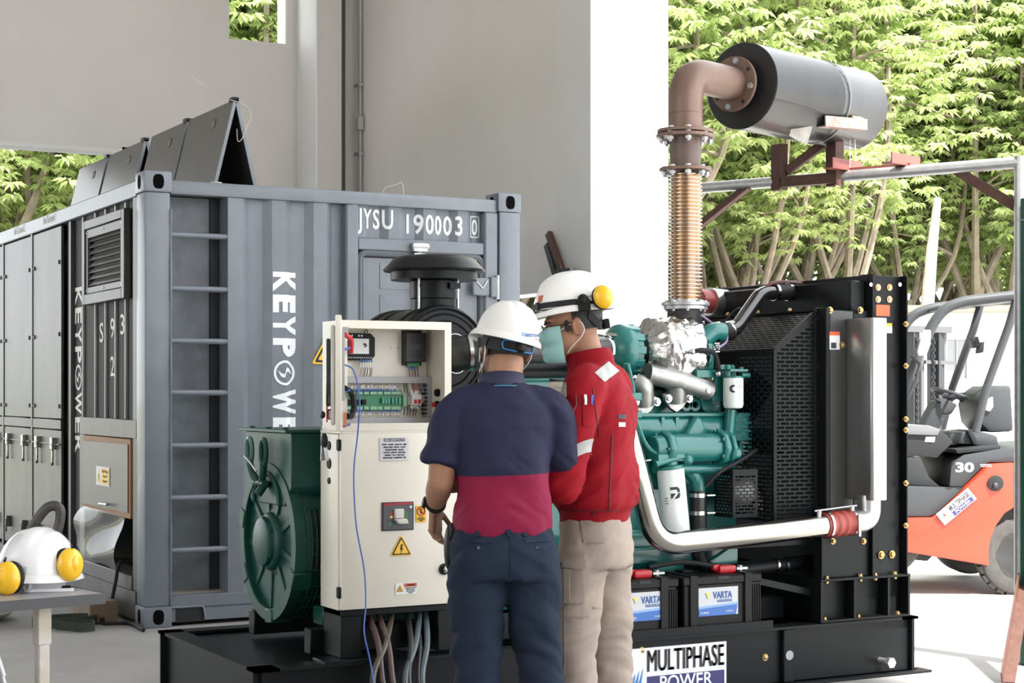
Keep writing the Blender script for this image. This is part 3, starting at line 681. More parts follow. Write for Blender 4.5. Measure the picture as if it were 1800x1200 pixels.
def bb_box(name, px0, py0, px1, py1, dep, mat, parent, bev=.001, dy=0):
    a = on_back(px0, py1, dep+dy); b = on_back(px1, py0, dep+dy)
    return part(name, MB().box(a.x, b.x, yb-.004-dep-dy, yb-.004-dy, a.z, b.z), mat, parent, bev=bev)
# governor controller with cut corners
a = on_back(606, 585, .03); b = on_back(660, 633, .03); gw, gh = b.x-a.x, a.z-b.z; gc = Vector(((a.x+b.x)/2, yb-.03, (a.z+b.z)/2))
c_ = .018
gv = part('speed_governor', MB().prism([(-gw/2+.010, -gh/2), (gw/2-c_, -gh/2), (gw/2, -gh/2+c_), (gw/2, gh/2-c_), (gw/2-c_, gh/2), (-gw/2+.010, gh/2), (-gw/2, gh/2-.012), (-gw/2, -gh/2+.012)], -.0, .028, (gc, X1, Z1, (0,1,0))), m_blackp, CB, bev=.0015)
plate('governor_label', .088, .062, gc + Vector((-.004, -.0015, .002)), X1, Z1, m_label, gv, th=.002)
flat_poly('governor_logo', [(-.008, .008), (.002, .008), (.008, .003), (.008, -.003), (.002, -.008), (-.006, -.008), (.002, -.001), (-.008, .002)], gc + Vector((.022, -.0035, .006)), X1, Z1, m_ink, gv, th=.001)
for k in range(11):
    x = gc.x - .048 + k*.0098
    part('terminal_screw', MB().lathe([(.003, 0), (.0025, .002)], (x, gc.y-.001, gc.z-gh/2+.010), (0,-1,0), 8), m_galv, gv)
for k, dx in enumerate((-.035, -.005, .008)): part('trim_pot', MB().lathe([(.005, 0), (.004, .002)], gc + Vector((dx, -.001, gh/2-.010)), (0,-1,0), 10), m_galv, gv)
m_blueins = M('blue_ferrule', (.02, .10, .45), .4); m_wht = M('white_sleeve', (.7, .7, .72), .5)
def wire(pts, mat, parent, r=.0017, name='wire'):
    return part(name, MB().tube(catmull(pts, 4), r, 5), mat, parent)
for k in range(6):
    x = gc.x + .003 + k*.0098; z0 = gc.z-gh/2+.004; xe = gc.x - .008 + k*.0105
    part('wire_ferrule', MB().cyl((x, gc.y-.003, z0), (x, gc.y-.003, z0-.013), .003, n=6), m_blueins, gv)
    part('wire_sleeve', MB().cyl((x, gc.y-.003, z0-.013), (x+.0005, gc.y-.003, z0-.034), .0026, n=6), m_wht, gv)
    wire([(x, gc.y-.003, z0-.034), (x+.003*math.sin(k*2), gc.y-.004, z0-.055), (xe, gc.y, z0-.085)], m_ink if k > 1 else M('pink_wire', (.45, .30, .32), .5), gv)
wire([(gc.x+.022, gc.y-.002, gc.z+gh/2-.004), (gc.x+.022, gc.y-.003, gc.z+gh/2+.012), (gc.x+.033, gc.y-.003, gc.z+gh/2+.012), (gc.x+.033, gc.y-.002, gc.z+gh/2-.004)], m_ink, gv, .002)
# power supply
ps = bb_box('battery_charger', 714, 585, 750, 636, .045, M('charger_black', (.02, .02, .022), .45), CB, .002)
pb = bb_box('charger_plate', 707, 581, 741, 642, .008, M('charger_black', (.02, .02, .022), .45), ps)
o = at(732, 610, yb-.05)
letters('charger_text', 'Smartgen', .013, o + Vector((-.004, -.0002, 0)), X1, Z1, M('charger_grey', (.12, .12, .125), .5), ps, width=.05)
hd = MB()
for j in range(9):
    for i in range(11):
        if 2 < j < 6: continue
        hd.lathe([(.0016, 0), (.0016, .0004)], (o.x-.028+i*.0052+(j % 2)*.0026, yb-.0492, o.z+.036-j*.0092), (0,-1,0), 6)
part('vent_holes', hd, M('hole_black', (.003, .003, .003), .9, spec=.05), ps, kind='stuff')
plate('charger_label', .014, .022, at(711, 612, yb-.014), X1, Z1, m_label, ps, th=.001)
bb_box('charger_connector', 717, 637, 738, 644, .02, M('connector_green', (.08, .30, .14), .5), ps)
for k, c in enumerate((m_ink, m_red, m_ink, m_ink)):
    x = at(719+k*5, 643, yb-.02).x; z = at(719, 645, yb-.02).z
    part('wire_ferrule', MB().cyl((x, yb-.02, z+.004), (x, yb-.02, z-.012), .0026, n=6), m_blueins, ps)
    wire([(x, yb-.02, z-.012), (x+.002, yb-.022, z-.03), (x+.001, yb-.015, z-.055)], c, ps)
# trunking and boards
m_trunk = M('grey_trunking', (.36, .36, .38), .5)
for r_ in ((600, 662, 762, 673), (600, 733, 764, 747), (750, 672, 762, 733)): bb_box('cable_trunking', *r_, .04, m_trunk, CB, .001)
for k in range(8): bb_box('trunking_slot', 748, 676+k*7, 752, 679+k*7, .042, m_ink, CB, 0)
pcb = bb_box('circuit_board', 607, 686, 707, 722, .02, M('pcb_green', (.035, .21, .095), .4), CB, .001)
m_term = M('terminal_green', (.22, .42, .27), .45)
for x0, x1 in ((607, 625), (628, 638), (640, 649), (651, 663), (664, 673), (675, 687), (688, 705)):
    bb_box('terminal_block', x0, 688, x1, 693, .012, m_term, pcb, .0006, dy=.02); bb_box('terminal_block', x0, 714, x1, 720, .012, m_term, pcb, .0006, dy=.02)
for x0, x1 in ((609, 620), (621, 633), (637, 644)): bb_box('relay', x0, 702, x1, 711, .016, m_blackp, pcb, .001, dy=.02)
for k, x0 in enumerate((672, 677, 682, 689, 695, 701)): bb_box('fuse_holder', x0, 699, x0+4, 709, .014, M('fuse_teal', (.05, .30, .22), .4), pcb, .0005, dy=.02)
for x0 in (625, 634, 643): part('indicator_light', MB().ell(at(x0, 698.5, yb-.03), .0025, .0025, .0025, 8, 6), m_red, pcb)
rn = random.Random(4)
for row, (py0, py1) in enumerate(((675, 688), (720, 732))):
    px = 609
    while px < 704:
        if rn.random() < (.86 if row == 0 else .55):
            A = at(px, py0 if row else py1, yb-.036); B = at(px + rn.uniform(-2.5, 2.5), py1 if row else py0, yb-.04)
            mid = A.lerp(B, .5)
            part('wire_ferrule', MB().cyl(A, A.lerp(B, .4), .0024, n=6), m_blueins, pcb)
            part('wire_sleeve', MB().cyl(A.lerp(B, .4), A.lerp(B, .85), .0022, n=6), m_wht, pcb)
            part('wire', MB().cyl(A.lerp(B, .85), B, .0015, n=5), rn.choice([m_ink, m_ink, m_red, M('yellow_wire', (.6, .45, .04), .5)]), pcb)
        px += 3.6
# rail of breakers at the right
bb_box('terminal_block', 709, 694, 716, 714, .03, m_term, CB); bb_box('terminal_block', 717, 696, 725, 712, .03, M('terminal_grey', (.33, .31, .28), .5), CB)
mc = bb_box('miniature_breaker', 725, 693, 741, 712, .045, m_label, CB)
bb_box('breaker_part', 722, 686, 736, 693, .03, m_label, mc); bb_box('breaker_part', 722, 712, 736, 719, .03, m_label, mc)
for x0 in (729, 736): bb_box('breaker_switch', x0, 702, x0+4, 709, .006, m_red, mc, .0005, dy=.045)
bb_box('terminal_block', 741, 694, 751, 708, .03, M('terminal_grey', (.33, .31, .28), .5), CB)
for px, c in ((712, m_ink), (716, m_ink), (722, m_wht), (728, m_red), (739, m_red), (744, M('sky_wire', (.15, .35, .6), .5))):
    A = at(px, 690, yb-.036); wire([A, A + Vector((-.003, 0, .02)), A + Vector((-.008, 0, .045))], c, CB, .0024)
for px in (711, 716, 721, 727, 731):
    A = at(px, 716, yb-.036); wire([A, A + Vector((.001, 0, -.015)), A + Vector((-.003, 0, -.034))], m_ink, CB, .0018)
# push buttons poking out of the right wall of the box
for py, c in ((690, m_blackp), (711, m_red), (731, m_blackp)):
    P = at(771, py, CY0+.09); P.x = UX1-t
    q = part('push_button', MB().lathe([(.016, 0), (.016, .012), (.012, .016)], P, (-1,0,0), 14), m_blackp, CB)
    if c is m_red: part('button_cap', MB().lathe([(.009, 0), (.009, .014)], P + Vector((-.014, 0, 0)), (-1,0,0), 12), m_red, q)
for px, py in ((687, 611), (699, 611), (638, 581), (654, 581)):
    part('plate_hole', MB().lathe([(.0022, 0), (.0022, .0004)], on_back(px, py, .0002), (0,-1,0), 8), m_ink, mp)
# open door, hinged at the near left edge and swung out towards the viewer
hx, hy = UX0-.004, CY0-.004
dirv = Vector((-.397, -.918, 0)).normalized(); nrm = Vector((dirv.y, -dirv.x, 0))  # nrm points to -X side (outer face)
if nrm.x > 0: nrm = -nrm
O = Vector((hx, hy, 0)); Wd = .44
def dbox(s0, s1, n0, n1, z0, z1):
    T = Matrix(((dirv.x, nrm.x, 0, O.x), (dirv.y, nrm.y, 0, O.y), (0, 0, 1, 0), (0, 0, 0, 1)))
    return MB().box(s0, s1, n0, n1, z0, z1, T)
ud = part('upper_door', dbox(0, Wd, 0, .022, UZ0+.01, UZ1), m_cream, CB, bev=.004, seg=2)
part('door_window', dbox(.03, Wd-.05, .022, .040, UZ0+.03, UZ1-.035), M('window_clear', (.62, .60, .56), .15, spec=.7), ud, bev=.006)
part('controller_screen', dbox(.16, .38, .040, .058, UZ0+.10, UZ1-.085), M('screen_black', (.008, .008, .009), .12, coat=.5), ud, bev=.008, seg=2)
part('screen_tab', dbox(.05, .10, .036, .04, UZ0+.16, UZ1-.16), m_blackp, ud)
part('door_sticker', dbox(.06, .09, .036, .0375, UZ1-.11, UZ1-.06), M('label_orange', (.55, .09, .02), .5), ud)
kb = part('key_switch', dbox(.24, .28, .022, .055, UZ0+.05, UZ0+.09), m_chrome, ud, bev=.006)
part('switch_collar', dbox(.235, .285, .053, .058, UZ0+.04, UZ0+.10), m_red, kb)
kc = O + dirv*.26 + nrm*.07
part('key_ring', MB().tube([kc + Vector((.0, .018*math.cos(t), -.05+.025*math.sin(t))) for t in [2*PI*i/14 for i in range(15)]], .0015, 5), m_chrome, kb).location.z = UZ0+.05
part('key', MB().ell(kc + Vector((-.002, 0, UZ0+.068)), .008, .02, .014, 10, 8), m_blackp, kb)
part('key_fob', MB().ell(kc + Vector((0, -.01, UZ0-.03)), .012, .025, .03, 10, 8), m_blackp, kb)
for dy, tw in ((-.028, .2), (.004, -.1), (.012, .3)):
    part('key_blade', MB().bar(kc + Vector((0, dy*.6, UZ0-.05)), kc + Vector((tw*.03, dy, UZ0-.105)), .012, .003), m_chrome, kb)
# gear on the inside of the door
part('door_terminal', dbox(.06, .11, -.010, 0, UZ0+.12, UZ1-.05), M('grey_trunking', (.36, .36, .38), .5), ud)
part('door_stay', dbox(.01, .05, -.025, -.0, UZ1-.055, UZ1-.03), m_galv, ud)
H = O + dirv*.06 - nrm*.010
part('door_cable', MB().tube(catmull([H + Vector((0, 0, UZ1-.06)), H + Vector((.035, .02, UZ1-.08)), H + Vector((.045, .04, UZ1-.13))], 5), .010, 8), m_red, ud)
part('door_cable', MB().tube(catmull([H + Vector((0, 0, UZ0+.17)), H + Vector((.05, .05, UZ0+.15)), H + Vector((.065, .06, UZ0+.10)), H + Vector((.05, .05, UZ0+.06)), H + Vector((.01, .0, UZ0+.06))], 5), .012, 8), m_rubber, ud)
for z in (UZ1-.12, UZ0+.155, UZ0+.02): part('door_ferrule', MB().cyl(H + Vector((-.005, 0, z)), H + Vector((.025, .01, z+.008)), .005, n=8), m_blueins, ud)
part('orange_tag', dbox(.03, .065, -.018, -.004, UZ0+.02, UZ0+.075), M('orange_tag', (.60, .22, .12), .6), ud)

# blue data lead from the door hanging down the front to the floor
bl = MB().tube(catmull([H + Vector((0, 0, 1.44)), at(622, 652, 6.18), at(632, 700, 6.17), at(629, 760, 6.19), at(622, 830, 6.205), at(626, 920, 6.21), at(640, 1000, 6.215), at(643, 1060, 6.2), at(640, 1110, 6.15), at(652, 1170, 6.12), (2.70, 6.05, .10), (2.60, 5.9, .012), (2.3, 5.5, .006)], 8), .0032, 6)
part('data_cable', bl, M('blue_cable', (.03, .10, .42), .35), None, label='thin blue data cable hanging from the open cabinet door to the floor', cat='cable')
# power cables below the cabinet
for px0, px1, c, lb in ((645, 672, (.10, .06, .055), 'brown power cable dropping straight below the cabinet'), (662, 690, (.13, .085, .075), 'pinkish brown power cable curving below the cabinet'), (690, 655, (.10, .085, .06), 'olive brown power cable crossing leftwards below the cabinet'), (715, 718, (.03, .032, .035), 'dark grey power cable under the middle of the cabinet'), (738, 712, (.10, .135, .15), 'blue-grey power cable leaning to the left below the cabinet'), (748, 742, (.11, .145, .165), 'blue-grey power cable hanging below the cabinet right edge'), (730, 735, (.02, .02, .022), 'thin black power cable between blue-grey cables')):
    A = at(px0, 1070, 6.36); B = at((px0+px1)/2+6, 1130, 6.20); Cc = at(px1, 1195, 6.12); Dd = Vector((Cc.x-.02, 6.0, .03))
    part('power_cable', MB().tube(catmull([A + Vector((0, 0, .06)), A, B, Cc, Dd, Dd + Vector((-.2, -.25, -.012))], 6), .0125 if 'thin' not in lb else .008, 8), M('cable_%d' % px0, c, .45, var=.25, vs=14), None, label=lb, cat='cable', group='power cables under the control cabinet')

# ---- air cleaner
AC = thing('air_cleaner', 'black cylindrical engine air cleaner with mushroom rain cap above the cabinet', 'air filter', (3.28, 6.88, 1.17))
fc = at(783, 622, 6.55)
part('body', MB().lathe([(.17, 0), (.205, .01), (.213, .03), (.213, .06), (.200, .075), (.200, .45), (.208, .46), (.208, .50), (.18, .55)], (fc.x, 6.55, fc.z), (0,1,0), 40), m_black, AC)
fr_ = MB()
for r_ in (.19, .165, .135): fr_.lathe([(r_, 0), (r_+.006, -.006), (r_+.012, 0)], (fc.x, 6.551, fc.z), (0,1,0), 40, False, False)
part('end_ridge', fr_, m_blackp, AC)
for y in (6.70, 6.9): part('body_band', MB().lathe([(.203, 0), (.206, .004), (.206, .02), (.203, .024)], (fc.x, y, fc.z), (0,1,0), 40, False, False), m_blackp, AC)
cxn = at(763, 530, 6.78)
nk = part('inlet_neck', MB().lathe([(.10, 0), (.10, .12), (.105, .125), (.105, .2), (.098, .205), (.098, .24)], (cxn.x, 6.78, 1.62), (0,0,1), 28), m_black, AC)
part('neck_clamp', MB().lathe([(.107, 0), (.107, .015)], (cxn.x, 6.78, 1.79), (0,0,1), 28).box(cxn.x+.02, cxn.x+.07, 6.66, 6.68, 1.785, 1.81), m_black, nk)
for a in (R(205), R(335)): part('neck_strut', MB().cyl((cxn.x+.105*math.cos(a), 6.78+.105*math.sin(a), 1.64), (cxn.x+.105*math.cos(a), 6.78+.105*math.sin(a), 1.83), .006, n=6), m_galv, nk)
cap = part('rain_cap', MB().lathe([(.15, -.02), (.192, -.02), (.192, .015), (.222, .018), (.225, .026), (.205, .045), (.185, .07), (.16, .083), (.10, .09), (.0, .094)], (cxn.x, 6.78, 1.845), (0,0,1), 44), m_black, AC)
part('strut_knob', MB().ell((cxn.x+.09, 6.70, 1.665), .03, .02, .012, 10, 6), m_blackp, AC)
# rubber hose to the turbo
hs = fillet([(fc.x+.0, 6.545, fc.z-.0), (fc.x+.0, 6.44, fc.z+.0), (fc.x+.14, 6.40, fc.z+.01), (fc.x+.38, 6.44, fc.z+.02), (4.08, 6.62, 1.525)], .12, 8)
part('intake_hose', MB().tube(hs, lambda t: .082 - .022*min(1, t*1.6), 20), M('hose_black', (.012, .012, .013), .38), AC)
for i in (3, 9, 14):
    d_ = (Vector(hs[i+1])-Vector(hs[i])).normalized()
    part('hose_clamp', MB().lathe([(.086-.001*i, -.008), (.088-.001*i, -.008), (.088-.001*i, .008), (.086-.001*i, .008)], hs[i], d_, 28, False, False), m_chrome, AC)
part('intake_pipe', MB().tube([(3.52, 6.75, 1.42), (4.05, 6.78, 1.42)], .055, 14), m_black, AC)
# little notice behind the men
nt_ = at(985, 612, 6.6); q = plate('engine_notice', .16, .11, nt_ + Vector((-.05, 0, 0)), X1, Z1, m_label, AC, th=.003)
plate('notice_band', .16, .02, nt_ + Vector((-.05, -.002, .045)), X1, Z1, M('sticker_yellow', (.78, .47, .02), .45), q, th=.001)
# ---------------------------------------------------------------- diesel engine
EN = thing('diesel_engine', 'teal green diesel engine block with foil wrapped turbocharger between cabinet and radiator', 'engine', (4.05, 6.85, .37))
bl_ = MB().prism([(6.58, .55), (6.62, .50), (7.08, .50), (7.12, .55), (7.12, 1.12), (7.08, 1.16), (6.62, 1.16), (6.58, 1.12)], 3.42, 4.80, ((0,0,0),(0,1,0),(0,0,1),(1,0,0)))
part('engine_block', bl_, m_green, EN, bev=.008)
part('cylinder_head', MB().box(3.50, 4.74, 6.62, 7.08, 1.16, 1.29), m_green, EN, bev=.012, seg=2)
part('rocker_cover', MB().box(3.52, 4.72, 6.70, 7.02, 1.29, 1.40), m_green, EN, bev=.03, seg=3)
part('oil_sump', MB().box(3.5, 4.74, 6.62, 7.08, .37, .50), m_green, EN, bev=.02, seg=2)
part('flywheel_housing', MB().lathe([(.34, 0), (.35, .03), (.35, .12), (.30, .2)], (3.26, AY, AZ+.06), (1,0,0), 36), m_green, EN, bev=.004)
part('rear_cover', MB().box(3.38, 3.52, 6.60, 7.1, .8, 1.30), m_green, EN, bev=.02, seg=2)
part('front_cover', MB().box(4.78, 4.83, 6.62, 7.10, .55, 1.2), m_green, EN, bev=.015)
# near side: ledge, ribs, gallery
def ybx(name, px0, py0, px1, py1, y0, y1, mat, parent=EN, bev=.006, seg=2):
    a = at(px0, py1, y0); b = at(px1, py0, y0)
    return part(name, MB().box(a.x, b.x, y0, y1, min(a.z, b.z), max(a.z, b.z)), mat, parent, bev=bev, seg=seg)
ybx('block_ledge', 1085, 725, 1300, 733, 6.50, 6.60, m_green)
a = at(1080, 750, 6.55); b = at(1292, 800, 6.55)
part('coolant_gallery', MB().tube([(a.x, 6.57, a.z-.01), (b.x, 6.57, a.z-.01)], .075, 18), m_green, EN)
for px in (1103, 1166, 1191, 1222): ybx('block_rib', px-3, 733, px+3, 762, 6.495, 6.58, m_green, bev=.004)
ybx('block_step', 1080, 760, 1300, 767, 6.53, 6.62, m_green)
# oil cooler cylinder with end flanges
c0 = at(1172, 787, 6.42); c1 = at(1258, 787, 6.42); zc = (c0.z+c1.z)/2; rc = .064
oc = part('oil_cooler', MB().cyl((c0.x, 6.42, zc), (c1.x, 6.42, zc), rc, n=32), m_green, EN)
def flange_sq(x0, x1, r, n=8):
    return MB().lathe([(r, 0), (r, x1-x0)], (x0, 6.42, zc), (1,0,0), n)
part('cooler_flange', flange_sq(c0.x-.03, c0.x+.012, .082, 8), m_green, oc, bev=.006)
part('cooler_cap', MB().lathe([(.055, 0), (.062, .05)], (c0.x-.08, 6.42, zc), (1,0,0), 24), m_green, oc, bev=.004)
part('cooler_flange', flange_sq(c1.x, c1.x+.035, .088, 8), m_green, oc, bev=.006)
part('cooler_flange', flange_sq(c1.x+.05, c1.x+.075, .078, 8), m_green, oc, bev=.006)
part('cooler_neck', MB().cyl((c1.x+.03, 6.42, zc), (c1.x+.06, 6.42, zc), .06).cyl((c1.x+.07, 6.42, zc-.03), (c1.x+.12, 6.42, zc-.03), .035), m_green, oc)
for k in range(6):
    a_ = PI/6+k*PI/3
    part('flange_bolt', hexbolt(MB(), (c1.x, 6.42+.076*math.cos(a_), zc+.076*math.sin(a_)), (-1,0,0), .008, .01, False), m_green, oc)
for k in (1, 3, 5): part('flange_bolt', hexbolt(MB(), (c0.x-.03, 6.42+.07*math.cos(k*1.05), zc+.07*math.sin(k*1.05)), (-1,0,0), .007, .01, False), m_green, oc)
part('cooler_bracket', MB().prism([(0, 0), (.20, .0), (.13, .14), (.10, .14)], 0, .06, ((c1.x-.18, 6.46, zc-.0), (1,0,0), (0,0,1), (0,1,0))), m_green, EN, bev=.01)
part('cooler_pipe', MB().tube([(c0.x-.06, 6.43, zc-.09), (c1.x+.03, 6.43, zc-.10)], .022, 12), m_green, EN)
part('pump_body', MB().box(c0.x-.12, c0.x+.02, 6.47, 6.58, zc-.19, zc-.03), m_green, EN, bev=.02, seg=2)
# filter head and oil filter
f0 = at(1178, 822, 6.40); f1 = at(1190, 945, 6.40)
of = part('oil_filter', MB().lathe([(.056, 0), (.062, .01), (.062, (f1-f0).length)], f0, f1-f0, 72), M('filter_white', (.72, .75, .74), .32, coat=.3), EN)
part('filter_head', MB().lathe([(.063, -.012), (.063, .004)], f0, f1-f0, 32).lathe([(.035, -.06), (.04, -.012)], f0, f1-f0, 18).box(f0.x-.09, f0.x+.05, 6.36, 6.45, f0.z+.03, f0.z+.065), m_green, EN, bev=.003)
part('head_fitting', MB().tube([(f0.x-.10, 6.37, f0.z+.02), (f0.x+.03, 6.37, f0.z+.05), (f0.x+.10, 6.38, f0.z+.04)], .016, 10).ell((f0.x+.07, 6.365, f0.z+.035), .03, .025, .025, 10, 8), m_green, EN)
fx = (f1-f0).normalized(); ox = Vector((1, 0, 0)) - fx*fx.x; oy = -fx
def on_filter(c, r, ax, poly, name, mat, par, z):
    """bend a flat outline round the filter; c axis point, ax axis pointing up"""
    mb = MB(); n = len(poly); rr = r+.0018; up = Vector(ax).normalized(); x = (Vector((1,0,0)) - up*up.x).normalized(); f = up.cross(x); c = Vector(c)
    if f.y > 0: f = -f
    ring = lambda q: [c + x*q*math.sin(a/rr) + f*q*math.cos(a/rr) + up*b for a, b in poly]
    mb.add(ring(rr) + ring(rr-.002), [tuple(range(n)), tuple(range(2*n-1, n-1, -1))] + [(i, i+n, (i+1) % n + n, (i+1) % n) for i in range(n)])
    return part(name, mb, mat, par)
fm = f0.lerp(f1, .34); fm2 = f0.lerp(f1, .34)
DX = -.024
for pl in ([(-.022, .028), (.006, .028), (.013, .026), (.019, .020), (.022, .011), (.022, .002), (.010, .002), (.010, .010), (.006, .015), (-.022, .015)],
           [(-.022, -.001), (.002, -.001), (-.018, -.024), (-.022, -.024)],
           [(.014, -.001), (.022, -.001), (.022, -.012), (.018, -.022), (.006, -.026), (-.008, -.026)]):
    on_filter(fm, .062, -fx, [(a+DX, b) for a, b in pl], 'filter_logo', m_ink, of, 0)
for k in range(3):
    on_filter(f0.lerp(f1, .40), .062, -fx, [(-.078, -.012*k), (-.060, -.012*k), (-.060, -.012*k-.003), (-.078, -.012*k-.003)], 'filter_print', m_ink, of, 0)
# fuel filter upper right
g0 = at(1289, 664, 6.44); g1 = at(1290, 718, 6.44)
ff = part('fuel_filter', MB().lathe([(.047, 0), (.047, .125), (.042, .138), (.03, .142)], g0, (0,0,-1), 64), M('filter_white', (.72, .75, .74), .32, coat=.3), EN)
part('fuel_filter_head', MB().lathe([(.05, .0), (.05, .008)], g0, (0,0,1), 20).box(g0.x-.045, g0.x+.055, 6.40, 6.50, g0.z+.03, g0.z+.04).cyl(g0+Vector((-.03, 0, 0)), g0+Vector((-.03, 0, .06)), .014).cyl(g0+Vector((.045, 0, 0)), g0+Vector((.045, 0, .05)), .012).cyl(g0+Vector((.03, -.02, .015)), g0+Vector((.075, -.02, .012)), .012), m_green, EN)
for pl in ([(-.040, .012), (-.028, .018), (-.018, .018), (-.018, .010), (-.026, .008), (-.031, .0), (-.026, -.008), (-.018, -.010), (-.018, -.018), (-.028, -.018), (-.040, -.012), (-.043, 0)],):
    on_filter(g0+Vector((0, 0, -.05)), .047, (0,0,1), [(a-.006, b) for a, b in pl], 'filter_logo', m_ink, ff, 0)
for k in range(2): on_filter(g0+Vector((0, 0, -.035)), .047, (0,0,1), [(-.008, -.007*k), (.014, -.007*k), (.014, -.007*k-.003), (-.008, -.007*k-.003)], 'filter_print', M('print_grey', (.3, .3, .3), .5), ff, 0)
part('filter_bracket', MB().prism([(0, 0), (.16, 0), (.13, .17), (.03, .17)], 0, .02, ((at(1252, 705, 6.5).x, 6.5, at(1252, 705, 6.5).z), (1,0,0), (0,0,1), (0,1,0))), m_green, EN, bev=.004)
p0 = at(1285, 720, 6.48); p1 = at(1280, 775, 6.48)
part('filter_post', MB().tube([p0, p1], .028, 12), m_green, EN)
ybx('timing_bracket', 1290, 725, 1320, 775, 6.50, 6.56, m_green); ybx('timing_bracket', 1300, 735, 1322, 800, 6.54, 6.6, m_green)
# exhaust manifold
e0 = at(1188, 668, 6.52); e1 = at(1246, 686, 6.52)
em = part('exhaust_manifold', MB().tube([e0 + Vector((-.14, .02, .03)), e0, e1, e1 + Vector((.02, .01, -.006))], [.045, .05, .048, .03], 20), m_steel, EN)
part('manifold_port_ring', MB().lathe([(.014, 0), (.014, .003), (.010, .003)], e1 + Vector((-.035, -.048, .0)), (0,-1,.1), 16), m_steel, em)
for px, py in ((1187, 684), (1130, 690)):
    A = at(px, py-10, 6.53); B = at(px, py+20, 6.555)
    part('manifold_runner', MB().tube(catmull([A + Vector((-.03, .02, .02)), A, B], 5), [.045]*5+[.048]*3+[.05]*3, 18), m_steel, em)
    q = B + Vector((0, .0, -.0))
    part('port_flange', MB().prism([(-.075, .03), (-.055, -.01), (-.035, -.035), (0, -.055), (.035, -.035), (.055, -.01), (.075, .03), (.04, .045), (-.04, .045)], -.012, .012, (q, (1,0,0), (0,0,1), (0,1,0))), m_steel, em, bev=.003)
    for dx in (-.06, .055): part('manifold_bolt', hexbolt(MB().cyl(q + Vector((dx, -.0, .01)), q + Vector((dx, -.035, .01)), .014), q + Vector((dx, -.034, .01)), (0,-1,0), .013, .015), m_chrome, em)
for px in (1203, 1218):
    q = at(px, 711, 6.60); part('casting_boss', MB().lathe([(.030, 0), (.030, .02), (.016, .02), (.016, .0)], q, (0,-1,0), 20), m_green, EN)
q = at(1247, 712, 6.58); part('port_flange', MB().prism([(-.06, .03), (-.045, -.02), (0, -.05), (.045, -.02), (.06, .03)], -.012, .012, (q, (1,0,0), (0,0,1), (0,1,0))), m_green, EN, bev=.003)
# turbocharger
TY = 6.66; tc_ = at(1092, 616, TY)
tu = part('compressor_housing', MB().lathe([(.07, -.075), (.085, -.06), (.10, -.05), (.118, -.03), (.124, -.005), (.122, .02), (.112, .03), (.112, .055), (.08, .06)], tc_, (1,0,0), 40), m_green, EN)
for k in range(12):
    a_ = 2*PI*k/12; part('housing_lug', MB().box(-.0, .05, -.018, .018, .10, .122, Matrix.Translation(tc_ + Vector((.012, 0, 0))) @ Matrix.Rotation(a_, 4, 'X')), m_green, tu, bev=.003)
part('inlet_collar', MB().lathe([(.063, -.13), (.068, -.12), (.07, -.07)], tc_, (1,0,0), 28), m_polish, tu)
part('inlet_clamp', MB().lathe([(.072, -.105), (.074, -.105), (.074, -.088), (.072, -.088)], tc_, (1,0,0), 28, False, False).bar(tc_ + Vector((-.10, -.03, .075)), tc_ + Vector((-.06, -.055, .07)), .012, .012), m_chrome, tu)
part('inlet_hose', MB().lathe([(.07, -.20), (.075, -.18), (.075, -.12)], tc_, (1,0,0), 24), m_rubber, tu)
part('bearing_housing', MB().cyl(tc_ + Vector((.05, 0, 0)), tc_ + Vector((.16, 0, 0)), .06), m_cdark, tu)
# crinkled foil wrap round the turbine
n, m_ = 56, 22; rs = []; fo = tc_ + Vector((.10, 0, -.012))
prof = [(0, .085), (.03, .125), (.06, .16), (.10, .172), (.20, .176), (.27, .172), (.30, .15), (.32, .12)]
def pr_at(h):
    for (a0, r0), (a1, r1) in zip(prof, prof[1:]):
        if a0 <= h <= a1: return r0+(r1-r0)*(h-a0)/(a1-a0)
    return prof[-1][1]
for j in range(m_+1):
    h = .32*j/m_; ring = []
    for i in range(n):
        a_ = 2*PI*i/n
        d_ = mnoise.noise(Vector((math.cos(a_)*4.5, math.sin(a_)*4.5, h*22)))*.016 + mnoise.noise(Vector((math.cos(a_)*9, math.sin(a_)*9, h*38+9)))*.009
        if .055 < h < .085: d_ += .006
        r_ = pr_at(h) + d_
        ring.append(fo + Vector((h, r_*math.cos(a_), r_*math.sin(a_)*.98)))
    rs.append(ring)
part('foil_wrap', MB().rings(rs), M('aluminium_foil', (.50, .49, .475), .16, 1.0, bump=.6, bs=30), EN, ang=32, label='crinkled silver heat foil')
# black exhaust elbow up to the bellows
BX, BY = 4.623, 6.75
part('exhaust_elbow', MB().tube(catmull([(fo.x+.25, TY+.02, fo.z-.04), (fo.x+.36, TY+.05, fo.z-.0), (BX-.045, BY-.015, fo.z+.08), (BX-.008, BY, fo.z+.16), (BX, BY, 1.735)], 6), lambda t: .075+.012*t, 24), M('exhaust_black', (.028, .026, .026), .55), EN)
part('elbow_flange', MB().lathe([(.105, -.008), (.105, .008)], (BX, BY, 1.735), (0,0,1), 28), m_galv, EN)
